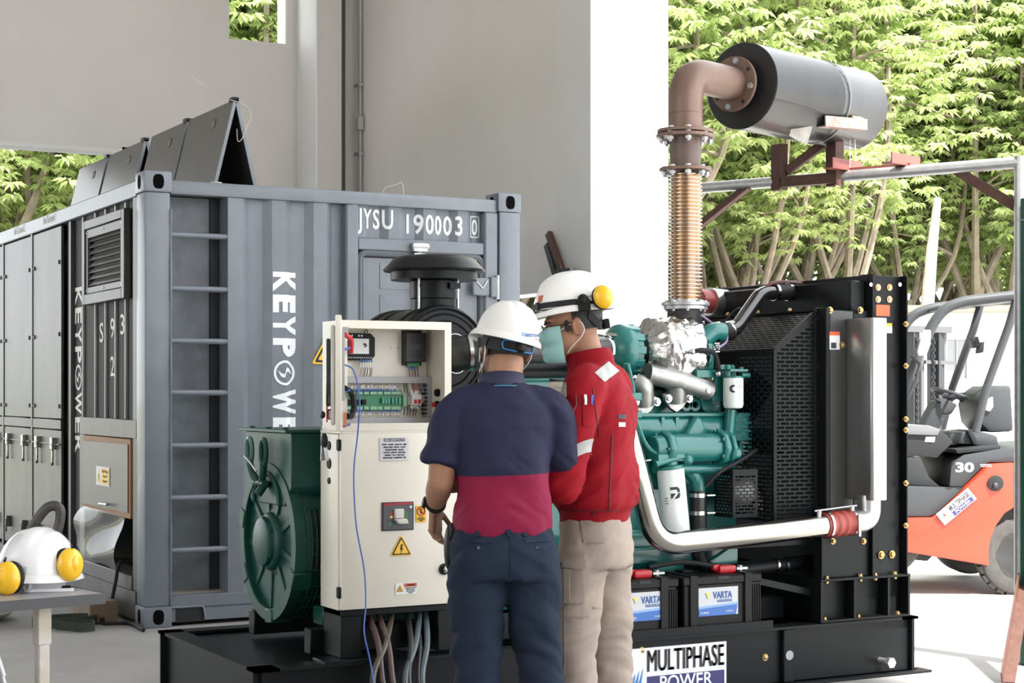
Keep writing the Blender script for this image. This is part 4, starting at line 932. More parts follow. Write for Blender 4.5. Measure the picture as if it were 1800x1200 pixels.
# thermostat housing, necks, top hose
ybx('thermostat_housing', 1196, 612, 1256, 655, 6.52, 6.75, m_green, bev=.012)
ybx('thermostat_box', 1215, 603, 1254, 640, 6.50, 6.66, m_green, bev=.008)
ybx('thermostat_cap', 1212, 598, 1240, 612, 6.50, 6.62, m_green, bev=.008)
letters('cast_letters', 'LIFT\nTHIS END\nUP', .022, at(1224, 634, 6.515), X1, Z1, m_green, EN, width=.05)
o1 = at(1230, 605, 6.57); o2 = at(1252, 584, 6.57)
part('water_outlet', MB().tube(catmull([o1 + Vector((0, 0, -.05)), o1, o2, o2 + Vector((.06, 0, .0))], 5), [.05]*4+[.045]*12, 18), m_green, EN)
ybx('outlet_valve', 1225, 650, 1262, 664, 6.49, 6.55, m_green, bev=.01)
part('vent_hose', MB().tube(catmull([at(1218, 618, 6.47), at(1235, 615, 6.46), at(1255, 620, 6.46), at(1262, 640, 6.46), at(1263, 655, 6.47)], 6), .011, 8), m_rubber, EN)
for px, py in ((1217, 618), (1263, 657)): part('hose_clip', MB().ell(at(px, py, 6.465), .016, .014, .014, 10, 6), m_chrome, EN)
# lines running down the near side
part('oil_line', MB().tube(catmull([at(1103, 640, 6.52), at(1112, 680, 6.47), at(1115, 720, 6.44), at(1122, 750, 6.43), at(1138, 785, 6.40), at(1165, 802, 6.38)], 6), .011, 8), m_green, EN)
part('oil_line', MB().tube(catmull([at(1098, 640, 6.55), at(1108, 690, 6.50), at(1113, 740, 6.48), at(1114, 800, 6.48), at(1108, 860, 6.5)], 6), .017, 10), m_green, EN)
for py in (697, 728): part('line_clip', MB().box(-.03, .03, -.02, .012, -.018, .018, Matrix.Translation(at(1115, py, 6.46))), m_green, EN, bev=.004)
# lower radiator hose elbow and alternator guard
h0 = at(1200, 830, 6.46)
part('lower_elbow', MB().tube(catmull([h0 + Vector((-.03, .08, .02)), h0 + Vector((.02, .02, .02)), at(1222, 840, 6.46), at(1227, 862, 6.46), at(1227, 885, 6.46)], 6), .034, 16), m_green, EN)
lh = at(1227, 862, 6.46); lo = at(1227, 935, 6.46)
part('lower_hose', MB().cyl(lh, lo, .040, n=20), M('hose_black', (.012, .012, .013), .38), EN)
for py in (870, 901):
    q = at(1227, py, 6.46); part('hose_clamp', MB().lathe([(.0405, -.009), (.042, -.009), (.042, .009), (.0405, .009)], q, (0,0,1), 24, False, False).bar(q + Vector((.03, -.03, 0)), q + Vector((.07, -.035, 0)), .006, .006), m_chrome, EN)
part('lower_pipe', MB().tube(catmull([lo, at(1228, 975, 6.44), at(1245, 1000, 6.42), at(1285, 1003, 6.42), at(1345, 995, 6.42), at(1440, 985, 6.42)], 6), .034, 14), m_black, EN)
q = at(1345, 995, 6.42)
for px in (1362, 1378): part('hose_clamp', MB().lathe([(.036, -.006), (.038, -.006), (.038, .006), (.036, .006)], at(px, 992, 6.42), (1,0,-.02), 20, False, False), m_chrome, EN)
# charging alternator under slotted cover
def slot_sheet(W, H, sw, sh, gx, gy, th=.003, margin=.012, inside=None):
    """sheet (local x 0..W, y 0..H) with staggered rectangular slots: real holes"""
    mb = MB(); y = 0; row = 0
    def rect(x0, x1, y0, y1):
        if x1-x0 > 1e-5 and y1-y0 > 1e-5: mb.box(x0, x1, y0, y1, 0, th)
    rect(0, W, 0, margin); y = margin
    while y + sh + gy <= H - margin + 1e-6:
        x = 0; cur = margin - ((sw+gx)/2 if row % 2 else 0); last = 0
        while cur < W - margin:
            a = max(cur, margin); b = min(cur+sw, W-margin)
            ok = b-a > .006 and (inside is None or all(inside(u, v) for u in (a, b) for v in (y, y+sh)))
            if ok: rect(last, a, y, y+sh); last = b
            cur += sw+gx
        rect(last, W, y, y+sh)
        rect(0, W, y+sh, y+sh+gy); y += sh+gy; row += 1
    rect(0, W, y, H)
    return mb
ga = at(1288, 908, 6.34); gb = at(1331, 826, 6.34); W_, H_ = gb.x-ga.x, gb.z-ga.z
cg = part('belt_cover', slot_sheet(W_, H_, .030, .009, .006, .006).xf(frame((ga.x, 6.34, ga.z), (1,0,0), (0,0,1))), m_black, EN)
part('cover_side', slot_sheet(.14, H_, .02, .008, .006, .007).xf(frame((ga.x, 6.48, ga.z), (0,-1,0), (0,0,1))), m_black, cg)
part('cover_lip', MB().box(ga.x-.004, gb.x, 6.335, 6.48, gb.z, gb.z+.005).box(ga.x-.004, gb.x, 6.335, 6.48, ga.z-.005, ga.z), m_black, cg)
part('charging_alternator', MB().lathe([(.05, 0), (.065, .02), (.065, .11), (.05, .14)], (ga.x+.03, 6.44, (ga.z+gb.z)/2), (1,0,0), 24), M('cast_aluminium', (.36, .36, .37), .5, .6, var=.3, vs=40), EN)
part('engine_mount', MB().box(4.30, 4.45, 6.5, 6.62, .37, .56), m_green, EN, bev=.01)
part('engine_mount', MB().prism([(0, 0), (.22, 0), (.22, .12)], 0, .03, ((4.50, 6.46, .52), (1,0,0), (0,0,1), (0,1,0))), m_green, EN, bev=.005)
ybx('starter_plate', 1090, 930, 1130, 944, 6.5, 6.6, m_green)
part('starter_motor', MB().lathe([(.06, 0), (.075, .02), (.075, .24), (.05, .26)], (3.75, 6.50, .62), (1,0,0), 24), m_green, EN)
ybx('sump_flange', 1075, 958, 1300, 966, 6.50, 6.6, m_green)
part('harness', MB().tube(catmull([at(1330, 790, 6.4), at(1300, 810, 6.38), at(1265, 830, 6.36), at(1240, 855, 6.38)], 6), .009, 7), m_rubber, EN)

# ---------------------------------------------------------------- charge air pipes
CP = thing('charge_air_pipe', 'polished steel charge air pipe along the near side with red corrugated hose', 'pipe', (4.6, 6.15, .5))
PYc = 6.15
pts = [at(965, 684, 6.45), at(1010, 690, 6.38), at(1090, 715, 6.25), at(1112, 800, PYc), at(1152, 958, PYc), at(1300, 942, PYc), at(1455, 922, PYc)]
part('pipe', MB().tube(fillet(pts[2:], .13, 12), .050, 28), m_polish, CP)
part('pipe', MB().tube(fillet(pts[:3] + [at(1100, 740, 6.2)], .1, 8), .048, 24), m_polish, CP)
a = at(1447, 923, PYc); b = at(1499, 917, PYc); n_ = 26
part('red_hose', MB().tube([a.lerp(b, i/n_) for i in range(n_+1)], lambda t: .054 + .007*(.5-.5*math.cos(t*2*PI*4)), 28), m_redhose, CP, label='red silicone bellows hose')
for t_ in (.1, .92):
    part('hose_clamp', MB().lathe([(.0615, -.006), (.063, -.006), (.063, .006), (.0615, .006)], a.lerp(b, t_), b-a, 28, False, False), m_chrome, CP)
q = a.lerp(b, .92); part('clamp_bolt', MB().bar(q + Vector((0, -.06, .04)), q + Vector((.0, -.062, -.06)), .012, .012), m_chrome, CP)
for px, py in ((1440, 895), (1498, 889)): part('clamp_post', MB().cyl(at(px, py, PYc-.02), at(px, py+16, PYc-.02), .010, n=8), m_galv, CP)
part('clamp_rod', MB().cyl(at(1432, 898, PYc-.02), at(1506, 888, PYc-.02), .004, n=6), m_galv, CP)
ebt = at(1528, 870, PYc)
part('silver_elbow', MB().tube(fillet([b + Vector((-.02, 0, 0)), (ebt.x, PYc, b.z+.004), (ebt.x, PYc, ebt.z)], .11, 12), .052, 28), M('satin_pipe', (.62, .62, .62), .3, .9), CP)
q = at(1113, 809, PYc); part('pipe_band', MB().lathe([(.051, -.003), (.0525, -.003), (.0525, .003), (.051, .003)], q, Vector(pts[3])-Vector(pts[4]), 28, False, False).bar(q + Vector((.045, -.03, 0)), q + Vector((.07, -.03, .002)), .004, .004), m_chrome, CP)
FP = thing('charge_air_pipe', 'silver pipe elbow with red hose on the far side behind exhaust bellows', 'pipe', (5.0, 7.3, 1.7))
part('pipe', MB().tube(catmull([at(1330, 535, 7.45), at(1295, 536, 7.40), at(1268, 533, 7.36), at(1245, 530, 7.34)], 6), [.06]*5+[.07]*6+[.075]*8, 20), M('satin_pipe', (.62, .62, .62), .3, .9), FP)
part('red_hose', MB().tube([at(1246, 530, 7.34), at(1225, 528, 7.32)], .062, 18), m_redhose, FP)
# ---------------------------------------------------------------- radiator pack at the far end of the skid
RA = thing('radiator', 'tall black radiator pack with slotted fan guard and yellow bolts', 'radiator', (5.3, 6.85, .265))
RY = 6.27
def xz(name, px0, py0, px1, py1, y0, y1, mat=m_black, parent=RA, bev=.003):
    a = at(px0, py0, y0); b = at(px1, py1, y0)
    return part(name, MB().box(a.x, b.x, y0, y1, min(a.z, b.z), max(a.z, b.z)), mat, parent, bev=bev)
# tall outer column: channel with lips towards the viewer
part('side_column', MB().box(5.345, 5.53, RY, RY+.02, .465, 1.885).box(5.335, 5.345, RY-.03, RY+.06, .465, 1.89).box(5.53, 5.54, RY-.045, RY+.06, .465, 1.885), m_black, RA, bev=.002)
part('side_column', MB().box(5.345, 5.53, 7.43, 7.45, .465, 1.885).box(5.335, 5.345, 7.40, 7.46, .465, 1.89), m_black, RA, bev=.002)
part('core', MB().box(5.30, 5.52, RY+.03, 7.42, .50, 1.72), M('core_fins', (.018, .018, .02), .6, bump=.3, bs=150), RA)
part('header_tank', MB().box(5.24, 5.335, RY+.02, 7.40, 1.70, 1.86), m_black, RA, bev=.008)
part('header_tank', MB().box(5.24, 5.335, RY+.02, 7.40, .47, .62), m_black, RA, bev=.008)
part('header_edge', MB().box(5.33, 5.345, RY, 7.45, 1.85, 1.885), m_black, RA, bev=.002)
part('end_bracket', MB().box(5.20, 5.345, 7.40, 7.42, 1.62, 1.87), m_black, RA, bev=.003)
part('bracket_hole', MB().lathe([(.014, 0), (.014, .001)], (5.25, 7.399, 1.82), (0,-1,0), 12), m_label, RA)
# inner side plates
xz('side_plate', 1459, 545, 1500, 900, RY-.01, RY+.01, M('satin_black_plate', (.05, .05, .05), .35, .3))
xz('side_plate', 1500, 545, 1538, 900, RY, RY+.012)
xz('plate_lip', 1452, 540, 1459, 915, RY-.03, RY+.03)
xz('column_edge', 1445, 540, 1452, 915, RY+.0, RY+.05)
xz('column_edge', 1432, 545, 1446, 915, RY+.03, RY+.05)
# aftercooler duct
dt = MB().prism([(5.195, RY-.01), (5.195, 6.09), (5.205, 6.08), (5.282, 6.08), (5.295, 6.10), (5.295, RY-.01)], at(1533, 880, 6.085).z, at(1533, 558, 6.085).z, ((0,0,0),(1,0,0),(0,1,0),(0,0,1)))
part('charge_duct', dt, M('satin_duct', (.42, .42, .42), .28, .85), RA, bev=.003)
# plinth with stiffeners
zt, zb = .468, .265
pl = part('plinth', MB().box(5.03, 5.545, RY+.03, 7.44, zb, zt), m_black, RA, bev=.003)
part('plinth_lip', MB().box(5.02, 5.56, RY-.04, RY+.05, zt-.012, zt), m_black, pl, bev=.002)
part('plinth_lip', MB().box(5.02, 5.56, RY-.04, RY+.05, zb+.001, zb+.013), m_black, pl, bev=.002)
for x in (5.02, 5.215, 5.42, 5.545): part('stiffener', MB().box(x, x+.012, RY-.04, RY+.04, zb+.012, zt-.012), m_black, pl)
part('lower_plate', MB().box(5.04, 5.335, RY-.005, RY+.01, zt, .80), m_black, RA, bev=.003)
part('lower_lip', MB().box(5.032, 5.044, RY-.03, RY+.03, zt, .80), m_black, RA, bev=.002)
part('cross_beam', MB().box(4.55, 5.03, RY+.06, RY+.12, .62, .68), m_black, RA, bev=.003)
part('guard_stay', MB().bar((4.72, 6.32, .47), (5.03, 6.32, .40), .03, .03), m_black, RA)
# stickers
def stick(px0, py0, px1, py1, y, mat, parent=RA, name='sticker'):
    a = at(px0, py1, y); b = at(px1, py0, y); return plate(name, b.x-a.x, b.z-a.z, ((a.x+b.x)/2, y, (a.z+b.z)/2), X1, Z1, mat, parent, th=.0015)
stick(1540, 536, 1564, 555, RY-.001, M('sticker_orange', (.72, .11, .03), .5))
s_ = stick(1553, 568, 1568, 585, RY-.001, m_label); stick(1553, 568, 1568, 573, RY-.0025, M('sticker_yellow', (.78, .47, .02), .45), s_, 'sticker_band')
s_ = stick(1458, 583, 1476, 614, RY-.011, m_label); stick(1458, 583, 1476, 589, RY-.0125, M('sticker_orange', (.72, .11, .03), .5), s_, 'sticker_band'); stick(1461, 602, 1470, 612, RY-.0125, m_ink, s_, 'sticker_symbol')
def rbolt(px, py, y, r=.011): part('bolt', hexbolt(MB(), at(px, py, y), (0,-1,0), r, .012), m_brass, RA)
for px, py in ((1543, 505), (1563, 505), (1543, 526), (1563, 526)): part('sight_plug', MB().lathe([(.016, 0), (.016, .004), (.010, .004), (.009, .008), (.005, .008)], at(px, py, RY-.0), (0,-1,0), 18), M('copper_plug', (.70, .36, .20), .35, .8), RA)
for px, py in ((1531, 500), (1582, 500)): part('rivet_hole', MB().lathe([(.010, 0), (.010, .001)], at(px, py, RY-.032 if px < 1540 else RY-.046), (0,-1,0), 12), m_label, RA)
for px, py in ((1459, 545), (1512, 545)): rbolt(px, py, RY-.012)
rbolt(1480, 606, RY-.012)
for py in (576, 671, 766, 858): rbolt(1497, py, RY-.012, .010)
for py in (573, 664, 755): rbolt(1451, py, RY-.002, .009)
for py in (559, 646, 734): rbolt(1441, py, RY+.028, .008)
for py in (570, 643, 736, 755, 848, 922): part('bolt', hexbolt(MB().cyl((5.525, RY-.03, at(1585, py, RY).z), (5.525, RY-.06, at(1585, py, RY).z), .006), (5.525, RY-.045, at(1585, py, RY).z), (0,-1,0), .009, .01), m_brass, RA)
for px, py in ((1464, 951), (1518, 951), (1549, 975), (1568, 974), (1453, 893)): rbolt(px, py, RY-.006, .013 if px > 1540 else .010)
for x in (5.07, 5.27, 5.36, 5.48): 
    part('bolt', hexbolt(MB(), (x, RY-.018, zt), (0,0,1), .010, .012), m_brass, RA); part('bolt', hexbolt(MB(), (x, RY-.018, zt-.012), (0,0,-1), .010, .010), m_brass, RA)
for x in (5.06, 5.26, 5.50): part('bolt', hexbolt(MB(), (x, RY-.015, zb+.013), (0,0,1), .010, .012), m_brass, RA)
# fan guard: slotted sheets
GX0, GX1, GY, GZ0, GZ1, GZc = 4.812, 5.06, 6.31, .735, 1.715, 1.53
GW, GH = GX1-GX0, GZ1-GZ0
cut = lambda u, v: (v + GZ0) < GZc + (u/GW)*(GZ1-GZc)*1.0 - .006
fg = thing('fan_guard', 'black slotted sheet metal fan guard in front of the radiator', 'guard', ((GX0+GX1)/2, 6.86, GZ0))
sheet = slot_sheet(GW, GH, .046, .0105, .010, .0085, th=.0025, margin=.010, inside=cut)
# trim the corner above the slope
def trim(mb, T):
    me = bpy.data.meshes.new('t'); me.from_pydata(mb.v, [], mb.f); bm = bmesh.new(); bm.from_mesh(me)
    nrm_ = Vector((-(GZ1-GZc), GW, 0)).normalized()
    bmesh.ops.bisect_plane(bm, geom=bm.verts[:]+bm.edges[:]+bm.faces[:], plane_co=(0, GZc-GZ0, 0), plane_no=nrm_, clear_outer=True)
    bm.verts.index_update(); mb.v = [tuple(v.co) for v in bm.verts]; mb.f = [tuple(v.index for v in f.verts) for f in bm.faces]; bm.free(); bpy.data.meshes.remove(me)
    return mb.xf(T)
part('side_sheet', trim(sheet, frame((GX0, GY, GZ0), (1,0,0), (0,0,1))), m_black, fg, ang=0, recalc=False)
sl = math.hypot(GW, GZ1-GZc)
part('slope_sheet', slot_sheet(1.08, sl, .046, .0085, .010, .0085, th=.0025, margin=.012).xf(frame((GX0, 7.40, GZc), (0,-1,0), (GW, 0, GZ1-GZc))), m_black, fg, ang=0, recalc=False)
part('face_sheet', slot_sheet(.30, GZc-GZ0, .046, .0105, .010, .0085, th=.0025, margin=.012).xf(frame((GX0, 6.61, GZ0), (0,-1,0), (0,0,1))), m_black, fg, ang=0, recalc=False)
part('face_sheet', slot_sheet(.30, GZc-GZ0, .046, .0105, .010, .0085, th=.0025, margin=.012).xf(frame((GX0, 7.40, GZ0), (0,-1,0), (0,0,1))), m_black, fg, ang=0, recalc=False)
part('edge_strip', MB().box(GX0-.003, GX0+.014, GY-.003, GY+.012, GZ0, GZc), m_black, fg)
part('edge_strip', MB().bar((GX0+.004, GY+.002, GZc), (GX1, GY+.002, GZ1), .012, .014), m_black, fg)
part('edge_strip', MB().box(GX1-.02, GX1, GY, 7.40, GZ1-.004, GZ1+.004), m_black, fg)
for y in (6.5, 6.75, 7.0): part('guard_bolt', hexbolt(MB(), (GX1-.01, y, GZ1+.004), (0,0,1), .009, .012), m_brass, fg)
fan = thing('cooling_fan', 'dark bladed cooling fan inside the slotted guard', 'fan', (4.95, 6.86, 1.1))
part('fan_hub', MB().lathe([(.09, 0), (.09, .08)], (4.90, 6.86, 1.10), (1,0,0), 20), m_blackp, fan)
for k in range(8):
    T = Matrix.Translation((4.94, 6.86, 1.10)) @ Matrix.Rotation(2*PI*k/8, 4, 'X') @ Matrix.Rotation(R(28), 4, 'Z')
    part('fan_blade', MB().box(-.005, .005, -.07, .07, .08, .43, T), m_blackp, fan)
# top coolant pipe: black elbow with rubber joint
part('top_pipe', MB().tube(fillet([at(1262, 584, 6.57) , at(1290, 583, 6.60), at(1338, 514, 6.70), at(1362, 513, 6.72)], .09, 8), .034, 20), M('gloss_black_pipe', (.012, .012, .013), .14, coat=.6), RA)
part('top_pipe', MB().tube([at(1385, 513, 6.74), at(1440, 513, 6.78)], .038, 20), m_black, RA)
part('top_joint', MB().tube([at(1357, 513, 6.72), at(1392, 513, 6.74)], .041, 20), m_rubber, RA)
part('lower_joint', MB().tube([at(1252, 585, 6.57), at(1285, 583, 6.60)], .041, 20), m_rubber, RA)
for px, py, y in ((1361, 513, 6.72), (1385, 513, 6.74), (1257, 585, 6.575), (1281, 583, 6.60)):
    part('hose_clamp', MB().lathe([(.0415, -.008), (.0435, -.008), (.0435, .008), (.0415, .008)], at(px, py, y), (1, .12, 0), 24, False, False).bar(at(px-6, py-17, y), at(px+8, py-19, y), .006, .006), m_chrome, RA)
part('vent_hose', MB().tube(catmull([at(1340, 512, 6.7), at(1352, 500, 6.7), at(1380, 495, 6.72), at(1415, 499, 6.76)], 6), .008, 7), M('wine_hose', (.09, .02, .02), .5), RA)
part('hose_end', MB().cyl(at(1417, 499, 6.76), at(1440, 500, 6.78), .010), m_galv, RA)
part('overflow_pipe', MB().tube(fillet([at(1474, 545, 6.60), at(1474, 514, 6.60), at(1506, 514, 6.62)], .06, 8), .017, 12), m_blackp, RA)
part('hose_clamp', MB().lathe([(.019, -.006), (.02, -.006), (.02, .006), (.019, .006)], at(1497, 514, 6.62), (1,0,0), 16, False, False), m_chrome, RA)
part('sensor_wire', MB().tube(catmull([at(1232, 553, 6.65), at(1255, 570, 6.62), at(1275, 582, 6.55), at(1277, 600, 6.54), at(1262, 612, 6.5)], 6), .006, 6), M('lilac_wire', (.25, .20, .32), .5), RA)
part('sensor_wire', MB().tube(catmull([at(1273, 568, 6.8), at(1288, 550, 6.8), at(1300, 542, 6.8), at(1312, 545, 6.85)], 6), .007, 6), m_rubber, RA)

# ---------------------------------------------------------------- batteries
def battery(px0, px1, label):
    y0 = 6.245; a = at(px0, 1095, y0); b = at(px1, 1020, y0); x0, x1, z0, z1 = a.x, b.x, .275, .515
    bt = thing('starter_battery', label, 'battery', ((x0+x1)/2, y0+.13, z0), 'starter batteries on the skid')
    part('case', MB().box(x0+.008, x1-.008, y0+.006, y0+.25, z0, z1-.035), m_blackp, bt, bev=.006)
    part('lid', MB().box(x0, x1, y0, y0+.256, z1-.04, z1), m_blackp, bt, bev=.006)
    for x in (x0+.035, x1-.10): part('hold_down_strap', MB().box(x, x+.04, y0-.006, y0+.008, z0-.02, z1+.004).box(x, x+.04, y0-.006, y0+.24, z1, z1+.006), m_blackp, bt, bev=.002)
    for k in range(4): part('case_rib', MB().box(x1-.05+k*.012, x1-.045+k*.012, y0+.001, y0+.01, z0+.02, z1-.05), m_blackp, bt)
    w_, h_ = .215, .125; c = Vector((x0+.19, y0+.002, z0+.125))
    lb = plate('battery_label', w_, h_, c, X1, Z1, M('battery_silver', (.50, .52, .55), .35), bt)
    flat_poly('label_blue', [(-w_/2, -h_/2), (w_/2-.012, -h_/2), (w_/2-.004, -.018), (-w_/2, -.030)], c + Vector((0, -.0015, 0)), X1, Z1, M('battery_blue', (.03, .13, .42), .35), lb, th=.001)
    flat_poly('label_band', [(-w_/2, -.030), (w_/2-.004, -.018), (w_/2-.002, -.008), (-w_/2, -.020)], c + Vector((0, -.0013, 0)), X1, Z1, M('battery_lightblue', (.22, .36, .62), .35), lb, th=.001)
    letters('label_text', 'VARTA', .042, c + Vector((.022, -.0022, .028)), X1, Z1, M('varta_blue', (.02, .08, .30), .4), lb, width=.105, bold=.0012)
    flat_poly('label_emblem', [(-.013, .013), (.013, .013), (0, -.014)], c + Vector((-.060, -.002, .027)), X1, Z1, M('emblem_yellow', (.85, .62, .02), .4), lb, th=.001)
    flat_poly('label_emblem', [(-.013, .013), (-.005, .004), (-.001, -.012), (0, -.014)], c + Vector((-.060, -.003, .027)), X1, Z1, M('battery_blue', (.03, .13, .42), .35), lb, th=.001)
    for k in range(5):
        plate('label_glyph', .013, .011, c + Vector((.0+k*.0165, -.002, .002)), X1, Z1, M('varta_blue', (.02, .08, .30), .4), lb, th=.001)
        plate('glyph_gap', .008, .002, c + Vector((.0+k*.0165, -.003, .003)), X1, Z1, M('battery_silver', (.50, .52, .55), .35), lb, th=.001)
    letters('label_text', 'SUPER', .012, c + Vector((-.075, -.0025, -.048)), X1, Z1, m_label, lb, width=.045)
    letters('label_text', 'CLARIOS', .010, c + Vector((.06, -.0025, -.046)), X1, Z1, m_label, lb, width=.04)
    tx = x1-.14
    tr = part('terminal_cover', MB().box(tx-.05, tx+.04, y0+.06, y0+.12, z1, z1+.035).box(tx-.075, tx-.04, y0+.075, y0+.105, z1+.012, z1+.04), m_red, bt, bev=.01, seg=2)
    part('terminal_post', MB().cyl((x1-.06, y0+.09, z1), (x1-.06, y0+.09, z1+.03), .012).box(x1-.09, x1-.03, y0+.07, y0+.11, z1+.012, z1+.022), m_galv, bt)
    part('vent_plug', MB().box(x0+.10, x0+.16, y0+.15, y0+.22, z1, z1+.012), m_blackp, bt, bev=.004)
    part('hand_grip', MB().box((x0+x1)/2-.03, (x0+x1)/2+.03, y0-.003, y0+.005, z1-.016, z1-.004), m_cdark, bt)
    return bt, Vector((tx-.07, y0+.09, z1+.03))
b1, t1 = battery(1072, 1194, 'black starter battery beside the beige trousers with red terminal cover')
b2, t2 = battery(1201, 1340, 'black starter battery nearest the radiator with red terminal cover')
for A, B, lb in ((t1, Vector((3.95, 6.48, .80)), 'black battery cable rising beside the beige trousers'), (t2 + Vector((.02, 0, 0)), t1 + Vector((.13, .03, .01)), 'black jumper cable linking the two batteries')):
    m2 = A.lerp(B, .5) + Vector((0, .0, .02 if B.z < .7 else -.06))
    part('battery_cable', MB().tube(catmull([A, m2, B], 8), .011, 8), m_rubber, None, label=lb, cat='cable')
part('battery_tray', MB().box(3.82, 4.74, 6.225, 6.56, .2655, .2745).box(3.82, 4.74, 6.222, 6.230, .2655, .30), m_black, None, label='black steel tray strip under the two batteries', cat='tray')

# ---------------------------------------------------------------- exhaust: bellows, elbow, silencer and its stand
EX = thing('exhaust_riser', 'bronze stainless bellows and brown pipe elbow rising to the silencer', 'exhaust pipe', (BX, BY, 1.737))
nb_ = 34; z0, z1 = 1.765, 2.375; prof = []
for i in range(nb_):
    z = z0 + (z1-z0)*i/nb_; dz = (z1-z0)/nb_
    prof += [(.068, z), (.0705, z+dz*.2), (.0795, z+dz*.38), (.0795, z+dz*.62), (.0705, z+dz*.8)]
prof.append((.068, z1))
m_bell = M('heat_tinted_bellows', (.62, .44, .28), .28, 1.0, col2=(.50, .42, .36), vs=7)
part('bellows', MB().lathe([(r, z-1.737) for r, z in prof], (BX, BY, 1.737), (0,0,1), 40), m_bell, EX, ang=50)
m_brown = M('brown_oxide_pipe', (.20, .125, .095), .42, .25, var=.15, vs=6)
part('collar', MB().cyl((BX, BY, 1.745), (BX, BY, 1.77), .078, n=28), m_galv, EX)
def flange(z, r, tilt=0.0, mat=m_brown):
    ax = Vector((tilt, 0, 1)); f_ = part('flange', MB().lathe([(r, -.008), (r, .008)], (BX, BY, z), ax, 36), mat, EX, bev=.0015)
    for k in range(8):
        a_ = 2*PI*k/8 + .3; p = Vector((BX + (r-.025)*math.cos(a_), BY + (r-.025)*math.sin(a_), z - tilt*(r-.025)*math.cos(a_)))
        part('flange_bolt', MB().cyl(p + Vector((0, 0, -.035)), p + Vector((0, 0, .018)), .008, n=8).lathe([(.016, 0), (.016, .014)], p + Vector((0, 0, -.026)), (0,0,1), 6).lathe([(.015, 0), (.015, .008)], p + Vector((0, 0, .008)), (0,0,1), 6), m_galv, f_)
flange(1.752, .115, 0, m_galv); flange(2.392, .125, 0); flange(2.55, .14, .02); flange(2.572, .135, .02)
part('riser_pipe', MB().cyl((BX, BY, 2.40), (BX, BY, 2.545), .072, .078, n=32), M('dull_brown_pipe', (.15, .105, .09), .5, .25, var=.2, vs=8), EX)
P1 = Vector((5.056, 6.867, 2.845)); ax = Vector((.953, .304, 0)).normalized()
part('elbow', MB().tube(fillet([(BX, BY, 2.57), (BX, BY, 2.852), tuple(P1 - ax*.0)], .19, 14), .082, 32), m_brown, EX)
part('elbow_weld', MB().lathe([(.083, -.002), (.084, 0), (.083, .002)], (BX, BY, 2.66), (0,0,1), 32, False, False), m_brown, EX)
fl = part('silencer_flange', MB().lathe([(.135, 0), (.135, .016)], P1 - ax*.10, ax, 36), m_brown, EX, bev=.0015)
x_, y_, z_ = basis(ax)
for k in range(8):
    a_ = 2*PI*k/8+.2; p = P1 - ax*.10 + (x_*math.cos(a_) + y_*math.sin(a_))*.112
    part('flange_bolt' if k % 2 == 0 else 'bolt_hole', MB().lathe([(.015, 0), (.015, .012)], p, -ax, 6) if k % 2 == 0 else MB().lathe([(.011, 0), (.011, .001)], p, -ax, 12), m_galv if k % 2 == 0 else m_cdark, fl)
MU = thing('exhaust_silencer', 'large glossy black exhaust silencer drum mounted on the rusty frame', 'muffler', (5.55, 7.02, 2.63))
part('drum', MB().lathe([(.205, 0), (.214, .006), (.214, .60), (.2155, .605), (.214, .61), (.214, 1.01), (.205, 1.018), (.17, 1.05)], P1 - ax*.03, ax, 56), M('gloss_black_drum', (.010, .011, .013), .33, coat=.22, spec=.4, col2=(.026, .025, .024), vs=3.5), MU)
part('end_plate', MB().lathe([(.207, 0), (.05, .001)], P1 - ax*.031, ax, 48), M('matt_black', (.010, .010, .011), .6), MU)
part('inlet_pipe', MB().cyl(P1 - ax*.09, P1 - ax*.02, .085, n=28), M('matt_black', (.010, .010, .011), .6), MU)
part('tie_wire', MB().tube([P1 + ax*.62 + (x_*math.cos(t) + y_*math.sin(t))*.218 for t in [2*PI*i/30 for i in range(31)]], .0022, 5), M('thin_wire', (.45, .43, .40), .5, .5), MU)
tg = P1 + ax*.36 + Vector((0, -.12, -.19)); part('paper_tag', MB().box(-.06, .06, -.001, .001, -.06, .05, Matrix.Translation(tg) @ Matrix.Rotation(R(20), 4, 'Y')), M('dirty_paper', (.45, .42, .38), .7, var=.4, vs=20), MU)
part('paint_chip', MB().tube(catmull([P1 + ax*.66 + Vector((.06, -.185, -.10)), P1 + ax*.72 + Vector((.06, -.188, -.098)), P1 + ax*.76 + Vector((.06, -.187, -.10))], 4), .012, 6), M('primer_patch', (.60, .45, .25), .7), MU)
# stand: two posts, cross pipe, rusty cradle
ST = thing('exhaust_stand', 'galvanised pipe gantry with red-brown braces supporting the silencer', 'stand', (5.85, 7.0, 0))
Q0 = Vector((6.22, 6.18, 2.464)); Q1 = Q0.lerp(Vector((5.44, 7.82, 2.464)), 1.048)
part('cross_pipe', MB().cyl(Q0, Q1, .030, n=20), m_galv, ST)
part('post', MB().cyl((Q0.x, Q0.y, 0), Q0 + Vector((0, 0, .03)), .030, n=20), m_galv, ST)
part('post', MB().cyl((Q1.x, Q1.y, 0), Q1 + Vector((0, 0, .0)), .030, n=20), m_galv, ST)
dv = (Q1-Q0).normalized()
part('brace', MB().angle(Q0 + dv*.35 + Vector((0, 0, -.03)), Q0 + Vector((-.0, .02, -.25)), .05, .05, .006), m_rust, ST)
part('floor_brace', MB().angle(Vector((6.19, 6.16, .40)), Vector((5.72, 5.80, 0.0)), .06, .06, .007), m_rust, ST)
part('post_band', MB().lathe([(.031, 0), (.033, 0), (.033, .04), (.031, .04)], (Q0.x, Q0.y, .31), (0,0,1), 18, False, False), M('blue_band', (.02, .05, .10), .5), ST)
